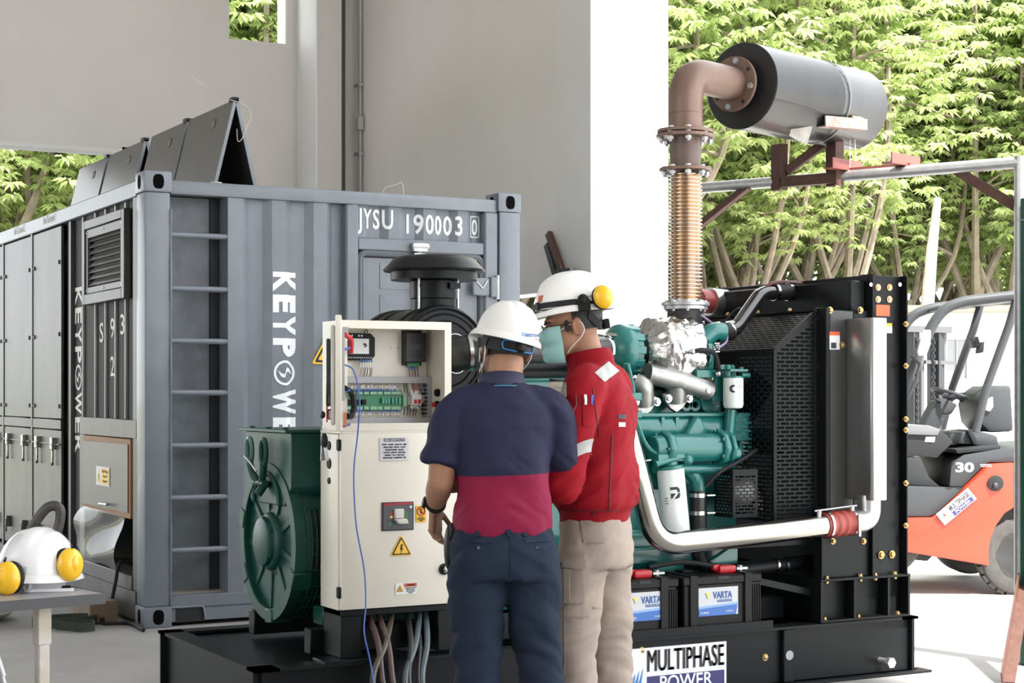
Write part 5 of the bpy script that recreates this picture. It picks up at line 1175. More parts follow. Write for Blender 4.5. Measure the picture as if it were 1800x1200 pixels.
# cradle members hang from the pipe up to the drum
def onpipe(px): # nearest pipe point seen at that column
    best = min(range(200), key=lambda i: abs((lambda p: 900+3000*(p.x*CA-p.y*SA)/(p.x*SA+p.y*CA))(Q0.lerp(Q1, i/199)) - px)); return Q0.lerp(Q1, best/199)
c1_, c2_ = onpipe(1378), onpipe(1476)
part('brace', MB().angle(onpipe(1322) + Vector((0, 0, -.03)), Q1 + Vector((0.0, 0, -.30)), .05, .05, .006), m_rust, ST)
for c_, top in ((c1_, 2.66), (c2_, 2.70)):
    part('cradle_post', MB().chan(c_ + Vector((-.05, -.03, -.05)), Vector((c_.x-.05, c_.y-.03, top)), .055, .075, .008, up=(0, 1, 0)), m_rust, ST)
    part('cradle_post', MB().chan(c_ + Vector((.03, .09, -.03)), Vector((c_.x+.03, c_.y+.09, top)), .05, .06, .008, up=(0, 1, 0)), m_rust, ST)
part('cradle_beam', MB().bar(c1_ + Vector((-.03, -.03, -.01)), c2_ + Vector((-.03, -.03, -.01)), .05, .055), M('dark_rust', (.035, .018, .012), .65, col2=(.09, .04, .02), vs=20), ST)
part('cradle_diagonal', MB().bar(c1_ + Vector((-.0, -.03, .05)), c2_ + Vector((0, -.0, .24)), .03, .045), m_rust, ST)
a = atd(1452, 222, 8.62); b = atd(1525, 228, 8.85); part('cradle_angle', MB().angle(a, b, .06, .055, .007, up=(0, 0, 1)), M('pink_primer_steel', (.30, .17, .13), .55, col2=(.50, .42, .38), vs=15), ST)
m_oxide = M('fresh_oxide_primer', (.24, .065, .05), .55, var=.15, vs=12)
for px0, px1, dz in ((1460, 1538, .03), (1562, 1640, .035)):
    p = onpipe(px0 + 30); part('loose_angle', MB().angle(p + Vector((-.14, -.05, .03)), p + Vector((.12, .03, .03)), .06, .055, .006, up=(0, 0, 1)), m_oxide, ST)
p, q = onpipe(1480), onpipe(1600); part('loose_angle', MB().angle(p + Vector((0, 0, .031)), q + Vector((0, 0, .031)), .05, .012, .005, up=(0, 0, 1)), m_oxide, ST)
part('hanging_wire', MB().tube([c2_ + Vector((.05, -.02, .36)), c2_ + Vector((.03, -.05, .1)), c2_ + Vector((.02, -.05, -.05))], .0022, 5).tube([c2_ + Vector((.07, -.02, .36)), c2_ + Vector((.07, -.05, .1))], .0022, 5), M('white_cord', (.62, .6, .58), .6), ST)
# green square post at the picture edge
gp = thing('green_post', 'dark green square steel post at the picture edge beside the gantry', 'post', (6.24, 6.08, 0))
part('post', MB().box(6.178, 6.30, 6.02, 6.14, 0, 2.28), M('post_green', (.012, .085, .055), .4, var=.2, vs=9), gp, bev=.004)
part('top_plate', MB().prism([(-.06, 0), (.09, .0), (.09, .012), (-.06, .004)], -.06, .06, ((6.22, 6.08, 2.17), (1,0,0), (0,0,1), (0,1,0))), m_galv, gp)
# ---------------------------------------------------------------- people
from mathutils.bvhtree import BVHTree
def fuse(mb, vox, smooth=6, fac=.5, wr=None):
    """join overlapping closed shapes into one continuous skin"""
    me = bpy.data.meshes.new('f'); me.from_pydata(mb.v, [], mb.f)
    bm = bmesh.new(); bm.from_mesh(me); bmesh.ops.recalc_face_normals(bm, faces=bm.faces); bm.to_mesh(me); bm.free()
    ob = bpy.data.objects.new('f', me); COL.objects.link(ob)
    m = ob.modifiers.new('r', 'REMESH'); m.mode = 'VOXEL'; m.voxel_size = vox; m.adaptivity = 0
    s = ob.modifiers.new('s', 'SMOOTH'); s.iterations = smooth; s.factor = fac
    ev = ob.evaluated_get(bpy.context.evaluated_depsgraph_get()); r = bpy.data.meshes.new_from_object(ev)
    bpy.data.objects.remove(ob); bpy.data.meshes.remove(me)
    out = MB(); out.f = [tuple(p.vertices) for p in r.polygons]
    if wr: out.v = [tuple(v.co + v.normal*wr(v.co)) for v in r.vertices]
    else: out.v = [tuple(v.co) for v in r.vertices]
    bpy.data.meshes.remove(r)
    return out
def ering(c, rx, ry, n=28, p=2.3, T=None):
    c = Vector(c); o = []
    for i in range(n):
        a = 2*PI*i/n; ca, sa = math.cos(a), math.sin(a)
        o.append(c + Vector((rx*math.copysign(abs(ca)**(2/p), ca), ry*math.copysign(abs(sa)**(2/p), sa), 0)))
    return o
def limb(mb, pts, rad, n=16, k=5):
    P = catmull(pts, k); m = len(P); rr = []
    for i in range(m):
        t = i/(m-1)*(len(rad)-1); a = int(min(t, len(rad)-2)); rr.append(rad[a] + (rad[a+1]-rad[a])*(t-a))
    mb.tube(P, rr, n); mb.ell(P[-1], rr[-1], rr[-1], rr[-1], 12, 8); mb.ell(P[0], rr[0], rr[0], rr[0], 12, 8)
    return mb
def hand(mb, w, d, nrm, th, curl=.5, s=1.0):
    """wrist point, finger direction, palm normal (towards the palm side), thumb side"""
    w = Vector(w); d = Vector(d).normalized(); nrm = Vector(nrm).normalized(); th = Vector(th).normalized()
    for k in range(5):
        t = k/4; p = w + d*(.012 + .075*t)*s
        for q in (-1.4, -.5, .5, 1.4): mb.ell(p + th*q*.017*s*(.75+.3*t), .017*s, .017*s, .015*s, 8, 6)
    for i, (off, ln) in enumerate(((.030, .072), (.010, .080), (-.011, .074), (-.031, .058))):
        b = w + d*.088*s + th*off*s; pts = [b - d*.02*s]; a = 0; p = b
        for j, seg in enumerate((.42, .32, .26)):
            pts.append(p); a += curl*(.55 + .25*j) + .06*i*curl
            p = p + (d*math.cos(a) + nrm*math.sin(a))*ln*seg*s
        pts.append(p)
        mb.tube(catmull(pts, 3), lambda t: (.0092 - .0022*t)*s, 8); mb.ell(p, .0072*s, .0072*s, .0072*s, 8, 6)
    b = w + d*.022*s + th*.024*s
    pts = [b, b + (d*.5 + th*.75 + nrm*.2)*.035*s, b + (d*1.1 + th*.95 + nrm*.5)*.048*s, b + (d*1.65 + th*.85 + nrm*.8)*.052*s]
    mb.tube(catmull(pts, 3), lambda t: (.0125 - .004*t)*s, 8); mb.ell(pts[-1], .0085*s, .0085*s, .0085*s, 8, 6)
    return mb
def head_shapes(mb, T):
    def E(c, r, rot=None):
        mb.ell(T @ Vector(c), *r, 20, 14, T.to_3x3() @ rot.to_3x3() if rot else T.to_3x3())
    E((0, -.012, .035), (.077, .099, .10)); E((0, .028, -.035), (.063, .066, .088)); E((0, .036, -.088), (.046, .05, .036))
    E((0, .082, .028), (.05, .018, .014)); E((.034, .072, -.03), (.026, .024, .022)); E((-.034, .072, -.03), (.026, .024, .022))
    mb.tube([T @ Vector(p) for p in ((0, .088, .012), (0, .104, -.012), (0, .116, -.034), (0, .098, -.046))], [.009, .011, .016, .012], 10)
    E((0, .088, -.068), (.026, .016, .006)); E((0, .086, -.078), (.024, .016, .007))
    for s in (-1, 1):
        rot = Matrix.Rotation(R(-12), 4, 'X') @ Matrix.Rotation(R(18*s), 4, 'Z')
        E((s*.080, -.012, -.012), (.007, .019, .033), rot)
        mb.tube([T @ Vector((s*(.085 - .004*math.cos(t)*0), -.014 + .018*math.cos(t), -.010 + .031*math.sin(t))) for t in [R(-60)+R(300)*i/12 for i in range(13)]], .0045, 6)
    return mb
def neck(mb, a, b, r0=.056, r1=.066): return limb(mb, [a, Vector(a).lerp(Vector(b), .5), b], [r0, r0*.98, r1], 18)
def helmet(parent, T, mat, ridge=True, peak=True, tag_=''):
    """safety helmet shell with raised ridges, rim and peak"""
    rs = []; n = 56; nz = 18
    for j in range(nz+1):
        ph = PI/2*j/nz*.985; ring = []
        for i in range(n):
            a = 2*PI*i/n; x = math.sin(a); y = math.cos(a)
            cr = math.cos(ph)**.82; r = 1.0
            lx = x*cr*.112
            if ridge:
                band = max(0, 1-((abs(lx)-.0)/.026)**4) if abs(lx) < .026 else 0
                fade = max(0, min(1, (ph-.5)/.25))*(1 if y > -.85 else 1)
                r += .035*band*fade + .016*(max(0, 1-((abs(lx)-.048)/.012)**2) if abs(abs(lx)-.048) < .012 else 0)*fade*(1 if y < .5 else .4)
            ring.append(T @ Vector((x*cr*.112*r, y*cr*(.140 if y > 0 else .136)*r - .005, .022 + .128*math.sin(ph)*r)))
        rs.append(ring)
    h = part('hard_hat', MB().rings(rs, False, True), mat, parent, ang=50, local=True)
    rim = []
    for dr, dz in ((0, 0), (.004, .004), (.010, -.004), (.013, -.018), (.011, -.020), (.002, -.012), (-.004, -.004)):
        ring = []
        for i in range(n):
            a = 2*PI*i/n; x = math.sin(a); y = math.cos(a); pk = max(0, y)**3 if peak else 0
            e = dr*(1 + 3.4*pk*(1 if dr > .005 else 0)); drop = -.016*max(0, y)**2*(1 if dr > .003 else .6)
            ring.append(T @ Vector((x*(.113+e), y*((.141 if y > 0 else .137)+e) - .005, .022 + dz + drop)))
        rim.append(ring)
    rim.append(rim[0])
    part('hat_rim', MB().rings(rim, False, False), mat, h, ang=50, local=True)
    return h
def bvh(mb): return BVHTree.FromPolygons([Vector(v) for v in mb.v], mb.f)
def decal(name, tree, pts2d, o, x, y, d, mat, parent, off=.002, nx=10, ny=10, th=.002):
    """flat outline (quad of 4 points in the x,y frame) draped on a body along d"""
    o = Vector(o); x = Vector(x).normalized(); y = Vector(y).normalized(); d = Vector(d).normalized()
    rows = []; rows2 = []
    for j in range(ny+1):
        row = []; row2 = []
        for i in range(nx+1):
            u, v = i/nx, j/ny
            a = [(1-u)*(1-v)*pts2d[0][k] + u*(1-v)*pts2d[1][k] + u*v*pts2d[2][k] + (1-u)*v*pts2d[3][k] for k in (0, 1)]
            p = o + x*a[0] + y*a[1]; hit = tree.ray_cast(p, d)
            if hit[0] is None:
                q = tree.find_nearest(p + d*(p-o).length); hp, hn = q[0], q[1]
            else: hp, hn = hit[0], hit[1]
            if hn.dot(d) > 0: hn = -hn
            row.append(hp + hn*off); row2.append(hp - hn*.004)
        rows.append(row); rows2.append(row2)
    mb = MB(); n = nx+1; m = ny+1
    vs = [p for r in rows for p in r] + [p for r in rows2 for p in r]; fs = []; K = n*m
    for j in range(ny):
        for i in range(nx):
            a, b, c, e = j*n+i, j*n+i+1, (j+1)*n+i+1, (j+1)*n+i
            fs += [(a, b, c, e), (a+K, e+K, c+K, b+K)]
    bd = [i for i in range(n)] + [j*n+n-1 for j in range(1, m)] + [(m-1)*n+i for i in range(n-2, -1, -1)] + [j*n for j in range(m-2, 0, -1)]
    for k in range(len(bd)):
        a, b = bd[k], bd[(k+1) % len(bd)]; fs.append((a, a+K, b+K, b))
    mb.add(vs, fs)
    return part(name, mb, mat, parent, ang=60, local=True)
def decal_text(name, tree, body, size, width, o, x, y, d, mat, parent, bold=0):
    mb = text_mesh(body, size, width, bold); o = Vector(o); x = Vector(x).normalized(); y = Vector(y).normalized(); d = Vector(d).normalized(); vs = []
    for a, b, c in mb.v:
        hit = tree.ray_cast(o + x*a + y*b, d); hp = hit[0] if hit[0] else o + x*a + y*b + d*.05; vs.append(hp - d*(.0022 + c))
    mb.v = [tuple(v) for v in vs]
    return part(name, mb, mat, parent, ang=0, recalc=False, local=True)
def folds(scale, amp, seed=0, knees=()):
    def f(co):
        sk_ = co.z + .55*co.x*(1 if co.x > 0 else -1) + .35*co.y
        v = mnoise.noise(Vector((co.x*7+seed, co.y*7, sk_*scale)))*amp*.75 + mnoise.noise(Vector((co.x*15+seed, co.y*15, sk_*scale*1.8+3)))*amp*.4
        for z, h, a in knees:
            g = math.exp(-((co.z-z)/h)**2); v += g*a*(1-abs(2*((mnoise.noise(Vector((co.x*9+seed, co.y*9, sk_*26+seed)))*.5+.5))-1))*1.0
        return v
    return f
m_skin = M('skin', (.36, .185, .115), .5, var=.12, vs=30, spec=.35)
m_hair = M('black_hair', (.010, .008, .008), .55, bump=.4, bs=220)
m_hat = M('white_hat_shell', (.78, .77, .76), .28, coat=.3)
m_navyhat = m_hat
def two_tone(name, c1, c2, z, slope):
    m = M(name, c1, .72, bump=.12, bs=260); nt = m.node_tree; b = nt.nodes['Principled BSDF']
    t = nt.nodes.new('ShaderNodeTexCoord'); sp = nt.nodes.new('ShaderNodeSeparateXYZ'); nt.links.new(t.outputs['Object'], sp.inputs[0])
    mu = nt.nodes.new('ShaderNodeMath'); mu.operation = 'MULTIPLY'; mu.inputs[1].default_value = slope; nt.links.new(sp.outputs['X'], mu.inputs[0])
    ad = nt.nodes.new('ShaderNodeMath'); ad.operation = 'ADD'; nt.links.new(sp.outputs['Z'], ad.inputs[0]); nt.links.new(mu.outputs[0], ad.inputs[1])
    gt = nt.nodes.new('ShaderNodeMath'); gt.operation = 'GREATER_THAN'; gt.inputs[1].default_value = z; nt.links.new(ad.outputs[0], gt.inputs[0])
    mx = nt.nodes.new('ShaderNodeMix'); mx.data_type = 'RGBA'; mx.inputs[6].default_value = (*c2, 1); mx.inputs[7].default_value = (*c1, 1)
    nt.links.new(gt.outputs[0], mx.inputs[0]); nt.links.new(mx.outputs[2], b.inputs['Base Color'])
    b.inputs['Specular IOR Level'].default_value = .2
    return m
def shoe(mb, x, y, rz):
    T = Matrix.Translation((x, y, 0)) @ Matrix.Rotation(rz, 4, 'Z'); rs = []
    for yy, w_, h in ((-.09, .025, .06), (-.08, .036, .085), (-.03, .04, .10), (.03, .042, .085), (.09, .046, .06), (.15, .042, .045), (.18, .022, .03)):
        rs.append([T @ Vector((w_*math.cos(a), yy, max(0.0, h/2 + h/2*math.sin(a)*1.0))) for a in [2*PI*i/14 for i in range(14)]])
    return mb.rings(rs)

# ================= man in the navy polo (seen from behind)
nl = atd(884, 700, 5.85); nl.z = 0
P1_ = thing('person', 'person in navy and magenta polo shirt, dark trousers and white helmet, seen from behind', 'person', nl, rz=R(-20))
HT_ = Matrix.Translation((.016, .075, 1.482)) @ Matrix.Rotation(R(17), 4, 'Z') @ Matrix.Rotation(R(-5), 4, 'X') @ Matrix.Rotation(R(7), 4, 'Y')
sk = MB(); head_shapes(sk, HT_); neck(sk, HT_ @ Vector((0, -.03, -.05)), (0, .01, 1.33), .060, .075)
sk.rings([ering((0, .01, .72), .10, .07), ering((0, .01, 1.0), .11, .075), ering((0, .01, 1.25), .14, .075), ering((0, .012, 1.34), .07, .06)])
limb(sk, [(-.165, .01, 1.275), (-.200, -.005, 1.14), (-.212, .01, 1.03)], [.048, .050, .046])
limb(sk, [(-.212, .01, 1.03), (-.215, .075, .99), (-.214, .17, .935)], [.046, .045, .031])
hand(sk, (-.214, .172, .933), (.02, .28, -.95), (.75, -.55, 0), (.45, .75, 0), .55, 1.02)
limb(sk, [(.165, .01, 1.275), (.205, .04, 1.14), (.200, .10, 1.03)], [.048, .050, .046])
limb(sk, [(.200, .10, 1.03), (.07, .20, 1.02), (-.07, .20, 1.015)], [.046, .043, .031])
hand(sk, (-.075, .20, 1.015), (-.95, -.28, .0), (-.1, -.9, -.2), (0, .1, 1), .75, 1.0)
for s in (-1, 1): limb(sk, [(s*.085, .01, .74), (s*.095, .01, .45), (s*.10 + (.04 if s > 0 else 0), 0, .08)], [.07, .05, .04])
part('body', fuse(sk, .0055, 5), m_skin, P1_, ang=60, local=True)
# polo shirt
sh_ = MB()
sh_.rings([ering((0, .0, .842), .164, .124), ering((0, -.002, .88), .167, .128), ering((0, 0, 1.0), .158, .122), ering((0, 0, 1.12), .158, .124), ering((0, 0, 1.22), .177, .124), ering((0, .005, 1.29), .178, .105), ering((0, .01, 1.335), .128, .088), ering((0, .015, 1.365), .080, .074)])
for s in (-1, 1):
    limb(sh_, [(s*.10, .005, 1.30), (s*.165, .005, 1.265), (s*.197, .0 if s < 0 else .025, 1.18)], [.062, .070, .070])
    e = Vector((-.216, .0, 1.085)) if s < 0 else Vector((.214, .065, 1.085))
    sh_.tube([(s*.19, .0 if s < 0 else .02, 1.20), e.lerp(Vector((s*.197, .012, 1.18)), .5), e], [.068, .067, .071], 20)
polo = fuse(sh_, .0075, 7, .5, folds(11, .013, 2, ((.93, .05, .010), (1.10, .06, .007))))
m_polo = two_tone('polo_cloth', (.016, .017, .045), (.20, .008, .040), 1.052, -.035)
shirt = part('polo_shirt', polo, m_polo, P1_, ang=80, local=True, label='navy polo shirt with magenta lower half')
tp = bvh(polo)
# collar with a thin light blue line
cr = []
for k, (rr, z, dy) in enumerate(((.078, 1.352, -.002), (.080, 1.375, .006), (.074, 1.402, .018), (.070, 1.405, .020), (.068, 1.37, .012))):
    cr.append([Vector((rr*1.02*math.sin(a), .014 + dy - rr*.98*math.cos(a) , z - .020*(1-math.cos(a))*.5 - (.0 if abs(a) < 2.4 else .01))) for a in [R(-160)+R(320)*i/30 for i in range(31)]])
cr.append(cr[0]); part('collar', MB().rings(cr, False, False, False), M('polo_navy', (.016, .017, .045), .72), shirt, ang=60, local=True)
part('collar_line', MB().tube([Vector((.0835*math.sin(a), .012 - .083*math.cos(a), 1.3545 - .016*(1-math.cos(a))*.5)) for a in [R(-75)+R(150)*i/20 for i in range(21)]], .0018, 5), M('light_blue_line', (.06, .25, .40), .6), shirt, local=True)
# trousers
tr_ = MB()
tr_.rings([ering((0, 0, .935), .150, .112), ering((0, 0, .88), .160, .120), ering((.002, -.006, .82), .176, .135), ering((.004, -.010, .76), .182, .142), ering((.006, -.004, .70), .175, .13)])
limb(tr_, [(-.088, -.004, .78), (-.092, .0, .62), (-.088, .01, .46), (-.092, -.005, .27), (-.096, 0, .05)], [.098, .096, .076, .070, .068], 20)
limb(tr_, [(.090, -.006, .78), (.106, .0, .62), (.122, .012, .46), (.140, -.005, .27), (.150, 0, .05)], [.100, .096, .076, .070, .068], 20)
m_trs = M('navy_cotton', (.017, .026, .046), .85, spec=.15, var=.18, vs=14, bump=.15, bs=300)
trs = part('trousers', fuse(tr_, .0085, 5, .5, folds(16, .012, 7, ((.47, .09, .014), (.70, .05, .010), (.30, .08, .010)))), m_trs, P1_, ang=80, local=True)
MB_t = MB(); MB_t.v = [tuple(v.co) for v in trs.data.vertices]; MB_t.f = [tuple(p.vertices) for p in trs.data.polygons]; tt = bvh(MB_t)
for s, w_ in ((1, .09), (-1, .085)):
    decal('back_pocket_welt', tt, [(-w_/2, -.006), (w_/2, -.006), (w_/2, .006), (-w_/2, .006)], (s*.10, -.3, .832), (1, 0, 0), (0, 0, 1), (0, 1, 0), m_trs, trs, .004, 10, 3)
    hit = tt.ray_cast(Vector((s*.10, -.3, .812)), Vector((0, 1, 0)))[0]
    if hit: part('pocket_button', MB().lathe([(.006, 0), (.006, .004), (.003, .003)], hit + Vector((0, -.001, 0)), (0, -1, 0), 12), M('dark_button', (.05, .05, .06), .3), trs, local=True)
decal('back_seam', tt, [(-.0015, -.10), (.0015, -.10), (.0015, .085), (-.0015, .085)], (.004, -.3, .80), (1, 0, 0), (0, 0, 1), (0, 1, 0), m_trs, trs, .0025, 2, 24)
for x in (.055, .0, -.10): decal('belt_loop', tt, [(-.006, -.022), (.006, -.022), (.006, .02), (-.006, .02)], (x, -.3, .868), (1, 0, 0), (0, 0, 1), (0, 1, 0), m_trs, trs, .006, 3, 6)
part('belt', MB().rings([[Vector(p) for p in ering((0, -.004, z), rx, ry, 40)] for z, rx, ry in ((.852, .150, .110), (.852, .160, .121), (.880, .158, .118), (.880, .150, .110))] + [[Vector(p) for p in ering((0, -.004, .852), .150, .110, 40)]], False, False), M('grey_belt', (.33, .32, .31), .5), P1_, ang=50, local=True)
part('belt_pouch', MB().ell((-.180, .05, .795), .018, .045, .080, 14, 10), m_blackp, P1_, ang=60, local=True)
part('phone_clip', MB().box(-.182, -.150, -.01, .04, .83, .885), m_blackp, P1_, bev=.008, local=True)
for s in (-1, 1): part('shoe', shoe(MB(), -.096 if s < 0 else .150, .02, R(6*-s)), m_blackp, P1_, ang=60, local=True)
# watch
wc = Vector((-.2145, .150, .946)); wd = Vector((0, .85, -.5)).normalized()
wt = part('wrist_watch', MB().lathe([(.034, -.012), (.037, -.012), (.037, .012), (.034, .012)], wc, wd, 28, False, False), m_rubber, P1_, local=True)
part('watch_case', MB().lathe([(.021, 0), (.021, .010), (.016, .013)], wc + Vector((-.035, 0, .0)), (-1, 0, .2), 20), m_blackp, wt, local=True)
# hair, helmet, cradle strap
hr = MB(); rs = []
for j in range(13):
    ph = R(-38) + R(128)*j/12
    rs.append([HT_ @ Vector((.0815*math.cos(ph)*math.sin(a), -.014 - .1035*math.cos(ph)*math.cos(a), .030 + .10*math.sin(ph))) for a in [R(-112)+R(224)*i/28 for i in range(29)]])
hr.rings(rs, False, False, False); part('hair', hr, m_hair, P1_, ang=60, local=True)
HH = HT_ @ Matrix.Translation((0, -.004, .024)) @ Matrix.Rotation(R(9), 4, 'X') @ Matrix.Rotation(R(6), 4, 'Y') @ Matrix.Scale(.95, 4)
hh = helmet(P1_, HH, m_hat)
band = []
for dz, rr in ((-.022, .088), (.014, .090), (.014, .095), (-.022, .093)): band.append([HT_ @ Vector((rr*.96*math.sin(a), -.013 - rr*1.15*math.cos(a), -.005 + dz + .018*(1-math.cos(a)))) for a in [R(-115)+R(230)*i/36 for i in range(37)]])
band.append(band[0]); bd_ = part('head_band', MB().rings(band, False, False, False), m_rubber, hh, ang=50, local=True)
pad = []
for dz, rr in ((-.016, .097), (.013, .098), (.013, .102), (-.016, .101)): pad.append([HT_ @ Vector((rr*.96*math.sin(a), -.013 - rr*1.15*math.cos(a), -.006 + dz)) for a in [R(-34)+R(68)*i/16 for i in range(17)]])
pad.append(pad[0]); part('band_pad', MB().rings(pad, True, True, False), m_blackp, bd_ if False else hh, ang=50, local=True)
loop = [HT_ @ Vector((.103*.96*math.sin(a), -.013 - .103*1.15*math.cos(a), z)) for a, z in [(R(-34), -.018), (R(-36), -.004), (R(-33), .010), (R(-15), .010), (R(15), .010), (R(33), .010), (R(36), -.004), (R(32), -.020), (R(15), -.024), (R(-15), -.024), (R(-34), -.018)]]
part('band_trim', MB().tube(catmull(loop, 4), .0022, 6), M('bright_blue', (.02, .20, .55), .4), hh, local=True)
part('band_knob', MB().lathe([(.017, 0), (.017, .012), (.013, .018), (.009, .020)], HT_ @ Vector((0, -.130, -.012)), HT_.to_3x3() @ Vector((0, -1, -.1)), 16), m_blackp, hh, local=True)
hb_ = MB(); hb_.v = [tuple(v.co) for v in hh.data.vertices]; hb_.f = [tuple(p.vertices) for p in hh.data.polygons]; th_ = bvh(hb_)
vdir = Vector((0, 1, 0)); vdir.rotate(Matrix.Rotation(R(-8), 3, 'Z'))
vx = Vector((vdir.y, -vdir.x, 0))
lo = HH @ Vector((0, 0, .05)); 
decal_text('hat_print', th_, 'BESTSAFE', .015, .058, Vector((.052, -.4, 1.526)), vx, (0, 0, 1), vdir, M('print_blue', (.10, .20, .45), .5), hh, .0005)
decal('hat_emblem', th_, [(-.006, -.008), (.006, -.008), (.006, .008), (-.006, .008)], Vector((.014, -.4, 1.528)), vx, (0, 0, 1), vdir, M('print_lightblue', (.28, .42, .65), .5), hh, .0012, 3, 3)
for dx, c, w_ in ((.016, (.12, .12, .12), .010), (.038, (.3, .3, .3), .012), (.064, (.6, .15, .15), .018)):
    decal('hat_print_line', th_, [(-w_/2, -.002), (w_/2, -.002), (w_/2, .002), (-w_/2, .002)], Vector((dx, -.4, 1.513)), vx, (0, 0, 1), vdir, M('print_%d' % int(dx*1000), c, .5), hh, .0012, 3, 2)
# chin strap, mask loop and mask
def hp(*p): return HT_ @ Vector(p)
part('chin_strap', MB().strip([hp(-.092, .02, .03), hp(-.090, .02, -.02), hp(-.080, .035, -.075), hp(-.055, .06, -.125), hp(0, .07, -.135)], HT_.to_3x3() @ Vector((0, .014, 0)), .002), m_rubber, hh, local=True)
part('chin_strap', MB().strip([hp(-.090, -.05, .02), hp(-.088, -.01, -.03), hp(-.078, .03, -.08)], HT_.to_3x3() @ Vector((0, .012, 0)), .002), m_rubber, hh, local=True)
def mask(parent, T, mat):
    rs = []
    for j in range(15):
        v = j/14; row = []
        for i in range(25):
            u = -1+2*i/24; a = u*R(80); z = -.004 - .112*v + .012*abs(u)*(.5-v)*2
            bul = math.sin(PI*min(1, .16+.84*(1-abs(2*v-1))))
            rr = .014*bul + .0025*math.sin(v*PI*7)*(1-abs(u))
            row.append(T @ Vector(((.064+rr*.6)*math.sin(a)*(1-.12*v), .030 + (.082+rr)*math.cos(a)**.9*(1-.10*max(0, v-.6)), z)))
        rs.append(row)
    rs2 = [[p + (T.to_3x3() @ Vector((0, -.0025, 0))) for p in r] for r in rs]
    mb = MB().rings(rs, False, False, False); mb.rings(rs2, False, False, False)
    k = part('face_mask', mb, mat, parent, ang=70, local=True)
    for s in (-1, 1):
        part('ear_loop', MB().tube(catmull([T @ Vector(p) for p in ((s*.063, .045, -.01), (s*.078, .01, .005), (s*.086, -.024, .010), (s*.089, -.036, -.018), (s*.083, -.022, -.045), (s*.072, .015, -.075), (s*.062, .035, -.095))], 5), .0018, 5), m_label, k, local=True)
    return k
mask(P1_, HT_, M('white_mask', (.62, .64, .64), .8))

# ================= man in the red work jacket (profile)
rl = atd(1046, 700, 6.16); rl.z = 0
P2_ = thing('person', 'person in red work jacket and beige cargo trousers with helmet, ear muffs and face mask', 'person', rl, rz=R(41))
H2 = Matrix.Translation((-.005, .085, 1.572)) @ Matrix.Rotation(R(21), 4, 'Z') @ Matrix.Rotation(R(-9), 4, 'X')
sk = MB(); head_shapes(sk, H2); neck(sk, H2 @ Vector((0, -.03, -.05)), (0, .01, 1.40), .058, .07)
sk.rings([ering((0, .01, .72), .10, .07), ering((0, .01, 1.0), .11, .075), ering((0, .01, 1.30), .13, .075), ering((0, .012, 1.41), .07, .06)])
limb(sk, [(-.165, -.02, 1.36), (-.215, -.002, 1.18), (-.236, .045, 1.02)], [.046, .046, .044]); limb(sk, [(-.236, .045, 1.02), (-.17, .17, 1.01), (-.03, .25, 1.03)], [.044, .042, .030])
hand(sk, (-.03, .25, 1.03), (.95, .05, .1), (0, -1, 0), (0, .1, 1), .6)
limb(sk, [(.165, -.02, 1.36), (.195, .0, 1.18), (.195, .05, 1.03)], [.046, .046, .044]); limb(sk, [(.195, .05, 1.03), (.1, .2, 1.05), (-.07, .22, 1.06)], [.044, .042, .030])
hand(sk, (-.07, .22, 1.06), (-.9, -.2, -.1), (0, -1, 0), (0, .1, 1), .6)
for s, yy in ((-1, .05), (1, -.02)): limb(sk, [(s*.085, yy*.5, .74), (s*.09, yy, .45), (s*.09, yy, .08)], [.07, .05, .04])
part('body', fuse(sk, .0055, 5), m_skin, P2_, ang=60, local=True)
jk = MB()
jk.rings([ering((0, .0, .868), .158, .118), ering((0, 0, .905), .160, .120), ering((0, 0, .935), .165, .134), ering((0, -.004, 1.04), .160, .136), ering((0, -.006, 1.18), .160, .134), ering((0, -.008, 1.30), .172, .126), ering((0, -.004, 1.375), .170, .103), ering((0, .004, 1.42), .115, .086), ering((0, .012, 1.452), .078, .074)])
for s in (-1, 1):
    limb(jk, [(s*.10, -.008, 1.375), (s*.165, -.016, 1.345), (s*.215, -.004, 1.22), (s*.232, .020, 1.10), (s*.238, .050, 1.02)], [.066, .074, .066, .064, .064], 20)
    limb(jk, [(s*.238, .050, 1.015), (s*.205, .125, 1.015)], [.064, .060], 18, 3) if s < 0 else limb(jk, [(s*.238, .050, 1.015), (s*.10, .19, 1.04)], [.064, .055], 18, 3)
jm = fuse(jk, .0075, 6, .5, folds(15, .012, 11, ((1.02, .07, .016), (.95, .04, .012), (1.25, .08, .008))))
m_redc = M('red_workwear', (.27, .006, .014), .75, spec=.15, var=.15, vs=9, bump=.12, bs=260)
jacket = part('work_jacket', jm, m_redc, P2_, ang=80, local=True, label='bright red work jacket with grey reflective bands')
tj = bvh(jm)
m_refl = M('reflective_tape', (.33, .33, .32), .5)
# sleeve band
def sleeve_band(c, d, r0, r1, w_, tilt):
    d = Vector(d).normalized(); x, y, z = basis(d); rs = []
    for off in (-w_/2, -w_/4, 0, w_/4, w_/2):
        ring = []
        for i in range(36):
            a = 2*PI*i/36; dirn = x*math.cos(a) + y*math.sin(a); p = Vector(c) + d*(off + tilt*dirn.dot(Vector((0, -1, 0)))*.06)
            h = tj.ray_cast(p + dirn*.14, -dirn, .14); q = h[0] if h[0] else p + dirn*r0
            if (q-p).length > .095: q = p + dirn*.078
            ring.append(q + dirn*.0025)
        rs.append(ring)
    return MB().rings(rs, False, False)
part('reflective_band', sleeve_band((-.231, .018, 1.105), (.02, -.15, 1), .07, .07, .048, .9), m_refl, jacket, ang=60, local=True)
part('reflective_band', sleeve_band((.231, .018, 1.105), (-.02, -.15, 1), .07, .07, .048, .9), m_refl, jacket, ang=60, local=True)
